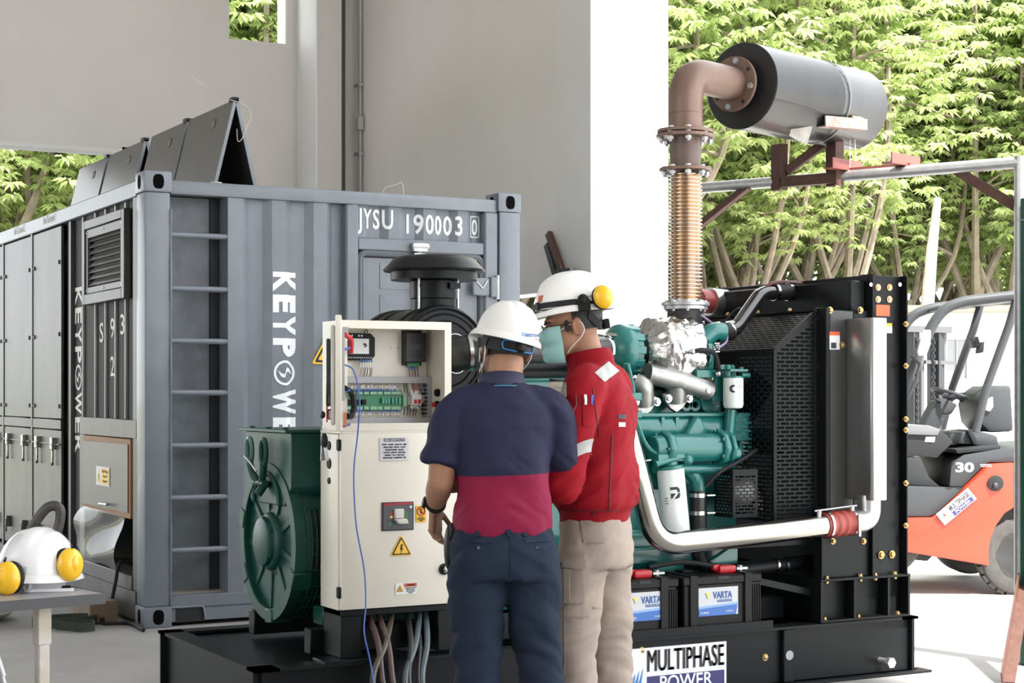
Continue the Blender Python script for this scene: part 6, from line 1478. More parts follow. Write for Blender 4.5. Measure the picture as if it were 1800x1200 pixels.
# view-facing direction in the man's frame for draped details
cv = Vector((.478, .878, 0)); cv.rotate(Matrix.Rotation(R(-41), 3, 'Z')); cx_ = Vector((cv.y, -cv.x, 0))
def drape(name, px0, py0, px1, py1, mat, skew=0, off=.002, nx=10, ny=10, tree=None, par=None, pts=None):
    """rectangle over photo area, draped on the clothes"""
    ctr = Matrix.Rotation(R(-41), 3, 'Z') @ (atd((px0+px1)/2, (py0+py1)/2, 5.7) - Vector(rl))
    k = 5.7/3000; w_, h_ = (px1-px0)*k/2, (py1-py0)*k/2
    q = pts if pts else [(-w_+skew*k, -h_), (w_+skew*k, -h_), (w_-skew*k, h_), (-w_-skew*k, h_)]
    vd = (Matrix.Rotation(R(-41), 3, 'Z') @ (atd((px0+px1)/2, (py0+py1)/2, 1.0) - Vector((0, 0, 1.33)))).normalized()
    return decal(name, tree or tj, q, ctr, cx_, (0, 0, 1), vd, mat, par or jacket, off, nx, ny)
k_ = 5.7/3000
drape('reflective_patch', 1046, 634, 1088, 676, m_refl, pts=[((1062-1067)*k_, (655-672)*k_), ((1090-1067)*k_, (655-652)*k_), ((1070-1067)*k_, (655-634)*k_), ((1044-1067)*k_, (655-655)*k_)])
drape('chest_band', 986, 672, 996, 698, m_refl)
drape('pen_pocket', 1024, 694, 1042, 750, m_redc, off=.004)
for px, c in ((1029, m_label), (1040, M('pen_blue', (.03, .06, .40), .4))):
    q = drape('pen', px-2, 694, px+2, 712, c, off=.007, nx=2, ny=4)
q = drape('back_print', 1086, 728, 1100, 736, m_ink, off=.002, nx=5, ny=3)
drape('back_print', 1087, 742, 1099, 750, m_label, off=.002, nx=5, ny=3)
drape('sleeve_seam', 1047, 680, 1049, 770, M('red_dark_seam', (.12, .004, .008), .7), skew=6, off=.0025, nx=2, ny=20)
drape('back_pleat', 1072, 760, 1075, 900, M('red_dark_seam', (.12, .004, .008), .7), skew=-3, off=.003, nx=2, ny=24)
drape('waist_band_seam', 968, 896, 1092, 898, M('red_dark_seam', (.12, .004, .008), .7), off=.002, nx=24, ny=2)
q = drape('waist_button', 1041, 899, 1047, 905, M('red_dark_seam', (.12, .004, .008), .7), off=.005, nx=3, ny=3)
# upright collar
cr = []
for k, (rr, z, dy) in enumerate(((.080, 1.425, 0), (.082, 1.46, .006), (.078, 1.492, .016), (.074, 1.494, .018), (.072, 1.45, .01))):
    cr.append([Vector((rr*math.sin(a), .012 + dy - rr*1.05*math.cos(a), z - .030*(1-math.cos(a))*.5)) for a in [R(-165)+R(330)*i/34 for i in range(35)]])
cr.append(cr[0]); part('collar', MB().rings(cr, True, True, False), m_redc, jacket, ang=60, local=True)
# trousers
t2_ = MB()
t2_.rings([ering((0, 0, .93), .148, .110), ering((0, 0, .86), .160, .120), ering((0, -.004, .79), .170, .130), ering((0, -.002, .71), .165, .125)])
limb(t2_, [(-.085, .012, .78), (-.090, .035, .62), (-.092, .055, .46), (-.092, .045, .27), (-.092, .05, .05)], [.092, .092, .078, .072, .070], 20)
limb(t2_, [(.085, -.005, .78), (.092, -.015, .62), (.094, -.022, .46), (.094, -.035, .27), (.094, -.03, .05)], [.092, .090, .078, .072, .070], 20)
m_bei = M('beige_canvas', (.34, .275, .23), .82, var=.14, vs=10, bump=.18, bs=280)
tm = fuse(t2_, .0085, 5, .5, folds(15, .012, 21, ((.47, .10, .014), (.70, .05, .010), (.28, .08, .012))))
trs2 = part('cargo_trousers', tm, m_bei, P2_, ang=80, local=True); tt2 = bvh(tm)
m_bei2 = M('beige_pocket', (.30, .245, .205), .82, var=.14, vs=10, bump=.18, bs=280)
pk = drape('cargo_pocket', 974, 985, 1026, 1062, m_bei2, skew=1, off=.011, tree=tt2, par=trs2)
drape('pocket_flap', 971, 974, 1030, 998, m_bei2, skew=0, off=.018, tree=tt2, par=trs2)
drape('pocket_pleat', 994, 998, 1004, 1060, m_bei, off=.014, tree=tt2, par=trs2, nx=3)
drape('flap_button', 987, 990, 993, 996, m_ink, off=.022, tree=tt2, par=trs2, nx=3, ny=3)
drape('knee_seam', 985, 1082, 1036, 1085, m_bei2, off=.004, tree=tt2, par=trs2, nx=12, ny=2)
drape('side_seam', 991, 1064, 994, 1190, m_bei2, off=.003, tree=tt2, par=trs2, nx=2, ny=24)
drape('knee_seam', 1042, 1066, 1078, 1069, m_bei2, off=.004, tree=tt2, par=trs2, nx=12, ny=2)
drape('back_pocket', 1022, 912, 1060, 955, m_bei2, skew=3, off=.004, tree=tt2, par=trs2)
for s, yy in ((-1, .055), (1, -.02)): part('shoe', shoe(MB(), s*.092, yy+.02, R(5*-s)), M('brown_leather', (.06, .035, .02), .5), P2_, ang=60, local=True)
# hair, helmet
hr = MB(); rs = []
for j in range(13):
    ph = R(-30) + R(120)*j/12
    rs.append([H2 @ Vector((.0805*math.cos(ph)*math.sin(a), -.014 - .1025*math.cos(ph)*math.cos(a), .030 + .10*math.sin(ph))) for a in [R(-98)+R(196)*i/28 for i in range(29)]])
hr.rings(rs, False, False, False); part('hair', hr, m_hair, P2_, ang=60, local=True)
for s in (-1, 1): part('sideburn', MB().ell(H2 @ Vector((s*.0745, .022, .0)), .004, .010, .022, 8, 8, H2.to_3x3()), m_hair, P2_, ang=60, local=True)
for s in (-1, 1):
    part('eyebrow', MB().tube([H2 @ Vector(p) for p in ((s*.014, .099, .020), (s*.034, .094, .026), (s*.052, .080, .022))], .004, 6), m_hair, P2_, local=True)
    part('eye', MB().ell(H2 @ Vector((s*.032, .084, .004)), .012, .011, .008, 12, 8, H2.to_3x3()), M('eye_white', (.55, .52, .48), .2), P2_, local=True)
    part('iris', MB().ell(H2 @ Vector((s*.032, .0935, .003)), .005, .002, .005, 10, 6, H2.to_3x3()), M('iris_dark', (.015, .008, .005), .1), P2_, local=True)
HH2 = H2 @ Matrix.Translation((0, -.008, .044)) @ Matrix.Rotation(R(3), 4, 'X'); h2_ = helmet(P2_, HH2, m_hat)
sb = []
for dz, rr in ((-.010, 1.0), (.010, .99), (.010, 1.035), (-.010, 1.04)): sb.append([HH2 @ Vector((.1145*rr*math.sin(a), -.005 + (.1425 if math.cos(a) > 0 else .139)*rr*math.cos(a), .036 + dz - .03*max(0, -math.cos(a)) )) for a in [R(-120)+R(240)*i/40 for i in range(41)]])
sb.append(sb[0]); part('goggle_strap', MB().rings(sb, True, True, False), m_rubber, h2_, ang=50, local=True)
part('strap_buckle', MB().box(-.012, .012, -.004, .008, -.014, .014, HH2 @ Matrix.Translation((-.055, .123, .036)) @ Matrix.Rotation(R(26), 4, 'Z')), m_blackp, h2_, bev=.003, local=True)
m_yel = M('yellow_muff', (.83, .47, .012), .28, coat=.4)
for s in (-1, 1):
    pv = part('muff_pivot', MB().lathe([(.020, 0), (.020, .012), (.012, .018)], HH2 @ Vector((s*.116, -.035, .040)), HH2.to_3x3() @ Vector((s, -.2, .15)), 16).box(-.012, .012, -.022, .022, -.03, .01, HH2 @ Matrix.Translation((s*.120, -.038, .030))), m_blackp, h2_, bev=.002, local=True)
    Tm = HH2 @ Matrix.Translation((s*.128, -.108, .042)) @ Matrix.Rotation(R(-10), 4, 'X')
    part('muff_cup', MB().ell(Tm @ Vector((s*.012, 0, 0)), .026, .036, .043, 20, 14, Tm.to_3x3()), m_yel, h2_, ang=60, local=True, label='yellow ear muff cup')
    part('muff_cushion', MB().ell(Tm @ Vector((-s*.012, .006, 0)), .018, .035, .043, 20, 12, Tm.to_3x3()), m_rubber, h2_, ang=60, local=True)
    part('muff_wire', MB().tube([HH2 @ Vector((s*.125, -.05, .045)), HH2 @ Vector((s*.14, -.075, .055)), HH2 @ Vector((s*.15, -.105, .042))], .002, 6), m_chrome, h2_, local=True)
part('nape_strap', MB().strip([H2 @ Vector(p) for p in ((-.075, -.06, .03), (-.06, -.095, -.012), (0, -.12, -.018), (.06, -.095, -.012), (.075, -.06, .03))], H2.to_3x3() @ Vector((0, -.008, .028)), .004), m_rubber, h2_, local=True)
part('nape_knob', MB().box(-.02, .02, -.012, .012, -.018, .018, H2 @ Matrix.Translation((-.02, -.122, -.012))), m_blackp, h2_, bev=.004, local=True)
hb_ = MB(); hb_.v = [tuple(v.co) for v in h2_.data.vertices]; hb_.f = [tuple(p.vertices) for p in h2_.data.polygons]
decal('hat_sticker', bvh(hb_), [(-.012, -.012), (.012, -.012), (.012, .012), (-.012, .012)], HH2 @ Vector((-.05, .4, .062)), HH2.to_3x3() @ Vector((-1, 0, 0)), HH2.to_3x3() @ Vector((0, 0, 1)), HH2.to_3x3() @ Vector((0, -1, 0)), M('sticker_red', (.45, .10, .05), .5), h2_, .0012, 4, 4)
mask(P2_, H2, M('teal_mask', (.30, .55, .52), .8, bump=.05, bs=200))
gl = MB()
for s in (-1, 1):
    gl.tube([H2 @ Vector((s*(.034 + .024*math.cos(t)), .112 - .006*abs(math.cos(t)), .002 + .015*math.sin(t))) for t in [2*PI*i/18 for i in range(19)]], .0016, 6)
    gl.tube([H2 @ Vector(p) for p in ((s*.058, .108, .008), (s*.072, .075, .008), (s*.080, .02, .006), (s*.083, -.012, .012))], .0018, 6)
gl.tube([H2 @ Vector(p) for p in ((-.010, .113, .004), (0, .116, .008), (.010, .113, .004))], .0016, 6)
ge = part('spectacles', gl, M('gunmetal_frame', (.05, .045, .04), .25, .7), P2_, local=True)
for s in (-1, 1):
    part('lens', MB().lathe([(.0225, 0), (.0225, .001)], H2 @ Vector((s*.034, .110, .002)), H2.to_3x3() @ Vector((s*.1, 1, 0)), 20), M('lens_glass', (.85, .87, .88), .05, alpha=.22), ge, local=True)
# ---------------------------------------------------------------- table by the container with the second helmet
TU, TV = Vector((-.985, -.172, 0)), Vector((-.172, .985, 0))
TC = Vector((1.345, 4.965, 0))
TB = thing('folding_table', 'grey topped folding table with white steel legs carrying the helmet', 'table', TC + TU*.6 + TV*.3)
def tbx(u0, u1, v0, v1, z0, z1):
    T = Matrix(((TU.x, TV.x, 0, TC.x), (TU.y, TV.y, 0, TC.y), (0, 0, 1, 0), (0, 0, 0, 1))); return MB().box(u0, u1, v0, v1, z0, z1, T)
def tpt(u, v, z): p = TC + TU*u + TV*v; return Vector((p.x, p.y, z))
part('table_top', tbx(0, 1.2, 0, .60, .722, .742), M('table_laminate', (.30, .29, .31), .35, var=.1, vs=8), TB, bev=.003)
part('edge_band', tbx(-.003, 1.2, -.004, 0, .712, .7425), M('table_edge_dark', (.045, .045, .05), .5), TB)
part('edge_band', tbx(-.004, 0, 0, .60, .712, .7425), M('table_edge_dark', (.045, .045, .05), .5), TB)
m_leg = M('leg_white_rusty', (.52, .50, .47), .5, col2=(.40, .33, .25), vs=9)
for u in (.145, 1.1):
    for v in (.05, .52):
        l_ = part('leg', tbx(u, u+.034, v, v+.034, 0, .70), m_leg, TB, bev=.004)
        part('leg_socket', tbx(u-.004, u+.038, v-.004, v+.038, .60, .722), m_leg, l_, bev=.003)
part('leg_strut', MB().tube([tpt(.34, .07, .71), tpt(.28, .07, .52)], .013, 10), m_galv, TB)
part('leg_strut', MB().tube([tpt(.285, .07, .53), tpt(.20, .067, .22)], .010, 10), m_galv, TB)
# helmet with yellow muffs standing on its cradle
hl = atd(66, 1023, 5.13); hl = Vector((hl.x, hl.y, .7425))
HL = thing('hard_hat', 'white safety helmet with yellow ear muffs resting on the table', 'helmet', hl, rz=R(-38))
Th = Matrix.Translation((0, 0, .030)) @ Matrix.Rotation(R(3), 4, 'Y') @ Matrix.Scale(1.0, 4)
helmet(HL, Th, M('worn_white_shell', (.70, .70, .73), .25, coat=.35))
cb = []
for z, rr in ((.0, .080), (.0, .084), (.042, .088), (.042, .083)): cb.append([Vector((rr*.95*math.sin(a), -.008 + rr*1.2*math.cos(a), z)) for a in [2*PI*i/40 for i in range(40)]])
cb.append(cb[0]); part('cradle_band', MB().rings(cb, False, False), M('grey_cradle', (.42, .42, .44), .5), HL, local=True)
kn = part('adjuster_knob', MB().lathe([(.024, 0), (.024, .014), (.020, .018), (.019, .012), (.006, .012), (.006, .017)], (.012, -.110, .024), (.05, -1, 0), 24), M('grey_cradle', (.42, .42, .44), .5), HL, local=True)
for k in range(6):
    a = k*PI/3; part('knob_spoke', MB().bar((.012+.004*math.cos(a), -.127, .024+.004*math.sin(a)), (.012+.021*math.cos(a), -.127, .024+.021*math.sin(a)), .004, .004), M('grey_cradle', (.42, .42, .44), .5), kn, local=True)
for s, T2 in ((-1, Matrix.Translation((-.012, -.150, .048)) @ Matrix.Rotation(R(78), 4, 'Z')), (1, Matrix.Translation((.108, -.040, .078)) @ Matrix.Rotation(R(-28), 4, 'Z'))):
    part('muff_cup', MB().ell(T2 @ Vector((s*.02, 0, 0)), .030, .043, .050, 22, 14, T2.to_3x3()), m_yel, HL, ang=60, local=True, label='yellow ear muff cup')
    part('muff_recess', MB().ell(T2 @ Vector((s*.040, 0, .004)), .014, .018, .026, 16, 10, T2.to_3x3()), m_yel, HL, ang=60, local=True)
    part('muff_cushion', MB().ell(T2 @ Vector((-s*.006, 0, 0)), .020, .042, .048, 20, 12, T2.to_3x3()), m_rubber, HL, ang=60, local=True)
    part('muff_arm', MB().tube([T2 @ Vector((s*.03, 0, .052)), T2 @ Vector((s*.0, .02, .056)), T2 @ Vector((-s*.02, .05, .02))], .004, 6), m_blackp, HL, local=True)
part('number_sticker', MB().box(-.015, .017, -.002, .001, -.013, .013, Matrix.Translation((.014, -.1375, .066)) @ Matrix.Rotation(R(-6), 4, 'X')), M('tape_white', (.62, .62, .60), .6), HL, local=True)
part('sticker_digit', text_mesh('2', .016, .007).xf(frame((.014, -.1405, .066), (1, 0, 0), (0, 0, 1))), m_ink, HL, ang=0, recalc=False, local=True)
part('chin_strap', MB().tube(catmull([(-.08, -.03, .01), (-.12, -.06, .006), (-.15, -.02, .006), (-.12, .03, .006)], 5), .006, 6), m_rubber, HL, local=True)
# pen and paper
a, b = atd(40, 1037, 5.02), atd(130, 1033, 5.05)
pp = MB().bar(Vector((a.x, a.y, .7475)), Vector((b.x, b.y, .7475)), .010, .009); part('white_marker', pp, m_label, None, label='slim white pen lying on the table edge', cat='pen')
a, b = atd(40, 1032, 5.08), atd(124, 1029, 5.12)
pp = MB().tube([Vector((a.x, a.y, .7475)), Vector((b.x, b.y, .7475))], .0045, 8); part('black_pen', pp, m_blackp, None, label='thin black pen lying behind the white one on the table', cat='pen')
# laptop at the picture edge
LP = thing('laptop', 'dark laptop at the picture edge on the table', 'laptop', (.97, 5.36, .7425), rz=R(160))
part('keyboard_base', MB().box(-.17, .17, -.12, .12, .001, .018), M('laptop_dark', (.04, .04, .045), .4), LP, bev=.004, local=True)
part('screen', MB().box(-.17, .17, -.006, .006, 0, .22, Matrix.Translation((0, .12, .016)) @ Matrix.Rotation(R(-22), 4, 'X')), M('laptop_silver', (.35, .35, .36), .35, .4), LP, bev=.004, local=True)
# bent black hose behind the table
hz = [atd(px, py, 5.48) for px, py in ((52, 935), (66, 912), (82, 893), (97, 889), (106, 898), (104, 920), (96, 950))]
part('bent_hose', MB().tube(catmull([Vector((hz[0].x-.12, hz[0].y, .760)), Vector((hz[0].x-.05, hz[0].y, .82))] + hz + [Vector((hz[-1].x-.01, hz[-1].y, .77)), Vector((hz[-1].x-.02, hz[-1].y-.01, .745))], 6), .0165, 12), M('worn_black_hose', (.02, .018, .017), .5, col2=(.06, .052, .045), vs=40), None, label='thick black bent hose looping up behind the helmet on the table', cat='hose')
# bits on the floor
WB = thing('wooden_block', 'pale wooden timber block on the floor against the container', 'block', (2.64, 9.95, 0))
part('timber', MB().box(2.56, 2.72, 9.75, 10.2, 0, .13), M('pale_timber', (.22, .17, .12), .7, var=.3, vs=12), WB, bev=.004)
part('end_grain', MB().box(2.5605, 2.7195, 9.748, 9.7505, .002, .128), M('end_grain', (.18, .12, .075), .8, var=.3, vs=30), WB)
def strap(name, c, r, lab):
    c = Vector(c); pts = [c + Vector((r*(1-.06*i/10)*math.cos(i*.45)*1.3, r*(1-.06*i/10)*math.sin(i*.45)*.7, .03)) for i in range(34)]
    part(name, MB().strip(pts, (0, 0, .055), .004), M('green_webbing', (.028, .040, .030), .8, var=.3, vs=30), None, label=lab, cat='strap')
strap('webbing_strap', (2.42, 9.75, .002), .15, 'coiled dark green webbing strap beside the wooden block')
q = [atd(px, py, d) for px, py, d in ((98, 1100, 9.55), (118, 1103, 9.5), (140, 1108, 9.45), (165, 1106, 9.5), (160, 1100, 9.6), (135, 1101, 9.6))]
part('webbing_strap', MB().strip(catmull([Vector((p.x, p.y, .03)) for p in q], 5), (0, 0, .05), .005), M('green_webbing', (.028, .040, .030), .8, var=.3, vs=30), None, label='loose end of green webbing strap lying on the floor', cat='strap')
OB = thing('tool_bag', 'brown and orange soft bag under the table against the container', 'bag', (2.02, 10.2, 0))
part('bag_body', MB().ell((2.0, 10.3, .16), .22, .30, .16, 20, 12), M('brown_canvas', (.16, .07, .02), .7, var=.4, vs=9), OB, ang=60)
part('bag_base', MB().ell((2.0, 10.3, .05), .24, .32, .045, 20, 8), M('light_canvas', (.35, .35, .31), .7), OB, ang=60)
part('bag_strap', MB().tube([(2.0 + .2*math.cos(t), 10.15, .18 + .17*math.sin(t)) for t in [PI*i/12 for i in range(13)]], .014, 8), m_rubber, OB)
part('black_cable', MB().tube(catmull([(2.85, 9.86, .32), (2.76, 9.84, .34), (2.735, 9.85, .22), (2.70, 9.84, .08), (2.62, 9.70, .012), (2.75, 9.62, .012), (2.74, 9.3, .012)], 7), .011, 8), m_rubber, None, label='black cable hanging out of the container opening to the floor', cat='cable')
part('laptop_lead', MB().tube(catmull([tpt(.30, .30, .71), tpt(.30, .28, .60), tpt(.34, .24, .52), tpt(.33, .22, .42), tpt(.40, .2, .36), tpt(.43, .2, .30), tpt(.44, .2, .02)], 6), .0055, 6), m_rubber, None, label='black lead hanging below the table near the picture edge', cat='cable')
part('laptop_lead', MB().tube(catmull([tpt(.36, .1, .715), tpt(.38, .1, .60), tpt(.42, .1, .50), tpt(.50, .1, .3), tpt(.5, .1, .02)], 6), .0065, 6), m_rubber, None, label='second black lead dropping at the picture edge under the table', cat='cable')

# ---------------------------------------------------------------- orange forklift in the yard (near side parallel to the picture)
FL = thing('forklift', 'orange and grey counterbalance forklift parked in the sunny yard', 'forklift', Vector((8.33, 8.26, 0)))
fR, fF = Vector((CA, -SA, 0)), Vector((SA, CA, 0))
def fp(px, py, dd=0.0): return atd(px, py, 11.2) + fF*dd      # dd metres behind the near side
def fpoly(name, pts, d0, d1, mat, parent=FL, bev=.006, seg=2):
    P = [atd(px, py, 11.2) for px, py in pts]; n = len(P)
    mb = MB().add([p + fF*d0 for p in P] + [p + fF*d1 for p in P], [tuple(range(n)), tuple(range(2*n-1, n-1, -1))] + [(i, n+i, n+(i+1) % n, (i+1) % n) for i in range(n)])
    return part(name, mb, mat, parent, bev=bev, seg=seg)
m_or = M('forklift_orange', (.36, .034, .010), .35, coat=.3, var=.06, vs=3)
m_fg = M('forklift_grey', (.040, .043, .048), .5, spec=.3); m_fd = M('forklift_dark', (.016, .017, .019), .55, spec=.3); m_lg = M('forklift_light_grey', (.11, .113, .122), .5)
fpoly('chassis', [(1480, 912), (1639, 909), (1652, 901), (1736, 820), (1743, 815), (1782, 813), (1782, 892), (1766, 902), (1752, 922), (1742, 945), (1738, 968), (1739, 994), (1600, 971), (1480, 958)], 0, 1.08, m_or)
cw = fpoly('counterweight', [(1784, 813), (1880, 800), (1900, 840), (1900, 985), (1852, 1000), (1836, 940), (1812, 900), (1784, 892)], .0, 1.1, m_or, bev=.02)
fpoly('arch_liner', [(1739, 985), (1745, 930), (1765, 900), (1800, 885), (1830, 905), (1850, 990)], .06, 1.0, m_fd)
fpoly('engine_hood', [(1673, 856), (1676, 822), (1682, 812), (1700, 800), (1765, 789), (1880, 780), (1880, 813), (1744, 813), (1734, 819), (1697, 856)], .06, 1.02, m_fg)
fpoly('floor_step', [(1480, 850), (1660, 857), (1697, 857), (1648, 903), (1636, 908), (1480, 908)], .03, 1.05, m_fg)
fpoly('step_well', [(1545, 800), (1625, 806), (1640, 840), (1660, 857), (1545, 850)], .10, 1.0, m_fd)
fpoly('dashboard', [(1500, 745), (1640, 750), (1672, 764), (1684, 778), (1655, 806), (1600, 800), (1500, 800)], .12, .95, m_fd)
fpoly('dash_top', [(1500, 742), (1640, 748), (1660, 755), (1655, 766), (1500, 760)], .10, .97, m_lg)
fpoly('dash_label', [(1635, 768), (1652, 768), (1650, 778), (1633, 777)], .115, .119, m_label, bev=0)
fpoly('steering_column', [(1652, 765), (1680, 700), (1702, 708), (1690, 740), (1680, 765)], .42, .58, m_lg)
fpoly('column_cover', [(1645, 760), (1672, 705), (1690, 700), (1712, 712), (1700, 730), (1684, 728), (1676, 768)], .40, .6, m_fg, bev=.015)
swc = fp(1703, 692, .5); sx = (fR*.93 + Vector((0, 0, -.30)) + fF*.0).normalized(); sy = fF
sw = part('steering_wheel', MB().tube([swc + sx*.115*math.cos(t) + sy*.18*math.sin(t) + Vector((0, 0, 0)) for t in [2*PI*i/32 for i in range(33)]], .013, 8), m_fg, FL)
part('wheel_hub', MB().ell(swc + Vector((0, 0, -.015)), .05, .05, .03, 14, 8), m_lg, sw)
for t in (R(20), R(140), R(260)): part('wheel_spoke', MB().tube([swc, swc + sx*.11*math.cos(t) + sy*.17*math.sin(t)], .010, 6), m_fg, sw)
part('shift_lever', MB().tube([fp(1680, 708, .4), fp(1664, 700, .35)], .006, 6).ell(fp(1719, 702, .4), .02, .02, .02, 10, 8), m_fd, FL)
for k in range(3): part('hydraulic_lever', MB().tube([fp(1725, 705, .75+.06*k), fp(1748, 690, .72+.06*k)], .007, 6), m_fd, FL)
fpoly('seat_cushion', [(1688, 770), (1694, 763), (1740, 758), (1775, 768), (1778, 788), (1690, 781)], .28, .80, m_fg, bev=.02)
st_ = fpoly('seat_back', [(1738, 712), (1745, 692), (1765, 678), (1800, 676), (1805, 760), (1760, 762), (1744, 745)], .28, .80, m_fg, bev=.03)
fpoly('seat_gap_patch', [(1750, 718), (1755, 702), (1765, 697), (1766, 715), (1760, 724), (1753, 722)], .26, .30, M('seat_gap_light', (.55, .55, .56), .5), st_)  # pale patch on the backrest, painted as daylight through the seat gap
fpoly('arm_rest', [(1718, 758), (1728, 755), (1738, 780), (1730, 785)], .25, .32, m_fd, bev=.01)
fpoly('hood_lip', [(1684, 790), (1765, 783), (1765, 790), (1690, 798)], .08, 1.0, m_fd)
fpoly('pedal_box', [(1629, 815), (1640, 812), (1650, 838), (1632, 842)], .35, .7, m_fd, bev=.01)
# overhead guard
for dd in (.10, .98):
    part('guard_pillar', MB().tube(fillet([fp(1560, 800, dd), fp(1597, 672, dd), fp(1648, 565, dd), fp(1668, 540, dd), fp(1700, 528, dd), fp(1880, 508, dd)], .14, 6), .035, 10), m_fg, FL)
    part('guard_pillar', MB().tube([fp(1722, 760, dd), fp(1742, 680, dd), fp(1782, 570, dd), fp(1796, 520, dd)], .028, 10), m_fg, FL)
for k in range(6): part('guard_slat', MB().bar(fp(1700+22*k, 534-2.5*k, .1), fp(1700+22*k, 534-2.5*k, .98), .05, .015), m_fg, FL)
fpoly('hood_gauge', [(1743, 590), (1756, 586), (1762, 604), (1748, 609)], .5, .6, m_fd, bev=.01)
fpoly('gauge_mount', [(1758, 600), (1768, 596), (1766, 616), (1756, 618)], .5, .58, m_fd)
mi = fpoly('mirror', [(1620, 580), (1634, 580), (1633, 605), (1626, 624), (1613, 626), (1611, 618)], -.05, -.01, M('mirror_shell', (.62, .63, .64), .3), bev=.012)
part('mirror_arm', MB().tube([fp(1605, 626, .05), fp(1618, 640, .02), fp(1612, 670, .02), fp(1596, 704, .05)], .011, 8), m_fg, FL)
# wheels
def fwheel(px, py, r, d0, w_, lab):
    c = atd(px, py, 11.2) + fF*d0
    t_ = part('tyre', MB().lathe([(r*.62, 0), (r*.80, -.012), (r*.95, .0), (r, .03), (r, w_-.03), (r*.95, w_), (r*.62, w_)], c, fF, 40), M('grey_tyre', (.065, .062, .058), .85, var=.3, vs=14), FL)
    for k in range(26):
        a = 2*PI*k/26; part('tread_block', MB().box(-.024, .024, .012, w_*.5, r-.012, r+.014, Matrix.Translation(c) @ Matrix.Rotation(math.atan2(-fF.x, fF.y), 4, 'Z') @ Matrix.Rotation(a, 4, 'Y')), M('grey_tyre', (.065, .062, .058), .85, var=.3, vs=14), t_)
    part('rim', MB().lathe([(r*.62, .0), (r*.55, .03), (r*.5, .07), (r*.25, .05), (r*.18, .02), (0.02, .018)], c, fF, 28), m_lg, FL)
fwheel(1797, 978, .262, .05, .2, ''); 
c_ = Vector((0, 0, 0))
fwheel(1700, 928, .25, 1.1, .2, '') if False else None
part('far_tyre', MB().lathe([(.16, 0), (.24, -.01), (.262, .03), (.262, .17), (.24, .2), (.16, .2)], atd(1708, 945, 12.3), fF, 40), M('grey_tyre', (.065, .062, .058), .85, var=.3, vs=14), FL)
part('front_tyre', MB().lathe([(.2, 0), (.31, -.01), (.335, .03), (.335, .22), (.31, .25), (.2, .25)], atd(1540, 930, 11.25), fF, 40), M('grey_tyre', (.065, .062, .058), .85, var=.3, vs=14), FL)
part('fuel_cap', MB().lathe([(.052, 0), (.052, .004), (.044, .006)], atd(1750, 849, 11.19), -fF, 24), m_fd, FL)
part('cap_knob', MB().ell(atd(1750, 853, 11.18), .02, .015, .02, 10, 8), m_fg, FL)
fpoly('underbody', [(1600, 971), (1650, 980), (1640, 990), (1600, 986)], .15, .9, m_fd)
UP = Vector((0, 0, 1)); fxl = fR
letters('side_number', '30', .085, atd(1696, 821, 11.17), fR, UP, M('number_white', (.68, .70, .72), .5), FL, width=.12, bold=.0025)
letters('side_brand', 'TOYOTA', .028, atd(1733, 818, 11.17), fR, UP, M('number_white', (.68, .70, .72), .5), FL, width=.075)
rx_ = (fR*.77 + UP*.64).normalized(); ry_ = (UP*.77 - fR*.64).normalized(); sb_ = atd(1681, 890, 11.185)
bs_ = plate('side_sticker', .27, .092, sb_, rx_, ry_, m_label, FL)
letters('sticker_text', 'MULTIPHASE', .05, sb_ + rx_*.035 + ry_*.016 - fF*.003, rx_, ry_, m_ink, bs_, width=.165, bold=.001)
plate('sticker_band', .165, .033, sb_ + rx_*.035 - ry_*.026 - fF*.002, rx_, ry_, M('board_blue', (.035, .03, .14), .4), bs_, th=.001)
letters('sticker_text', 'POWER', .028, sb_ + rx_*.035 - ry_*.026 - fF*.004, rx_, ry_, m_label, bs_, width=.12)
flat_poly('sticker_emblem', [(-.012, -.012), (.012, -.012), (.0, .016)], sb_ - rx_*.095 + ry_*.01 - fF*.002, rx_, ry_, m_redhose, bs_)
letters('sticker_text', 'MULTIPHASE', .012, sb_ - rx_*.095 - ry_*.022 - fF*.003, rx_, ry_, m_ink, bs_, width=.055)
# mast of another truck behind
MT = thing('forklift_mast', 'dark forklift mast with lift chains standing behind the orange forklift', 'mast', Vector((9.2, 11.9, 0)))
def mp_(px, py, d=14.0): return atd(px, py, d)
for px in (1604, 1648): part('mast_channel', MB().bar(Vector((mp_(px, 690).x, mp_(px, 690).y, 0)), mp_(px, 580), .06, .10), m_fg, MT)
for px in (1620, 1634): part('lift_cylinder', MB().cyl(Vector((mp_(px, 690).x, mp_(px, 690).y, .2)), mp_(px, 600), .022), m_lg, MT)
part('top_bar', MB().bar(mp_(1590, 578), mp_(1670, 580), .12, .05), m_lg, MT)
part('mid_bar', MB().bar(mp_(1625, 636), mp_(1674, 638), .10, .03), m_lg, MT)
part('side_plate', MB().bar(mp_(1657, 582), mp_(1657, 634), .07, .02), m_lg, MT)
for px in (1612, 1641):
    for k in range(30):
        part('chain_link', MB().box(-.012, .012, -.006, .006, -.016, .016, Matrix.Translation(mp_(px + (1 if k % 2 else -1), 596 + k*6, 13.95))), m_fd, MT) if k < 28 else None
part('hose_line', MB().tube([mp_(1656, 640), mp_(1654, 735)], .008, 6), m_fd, MT)
part('fork_carriage', MB().box(-.35, .35, -.03, .03, 0, .35, Matrix.Translation(Vector((mp_(1626, 690).x, mp_(1626, 690).y, .15)) - fF*.1) @ Matrix.Rotation(R(-28.6), 4, 'Z')), m_fd, MT, bev=.01)

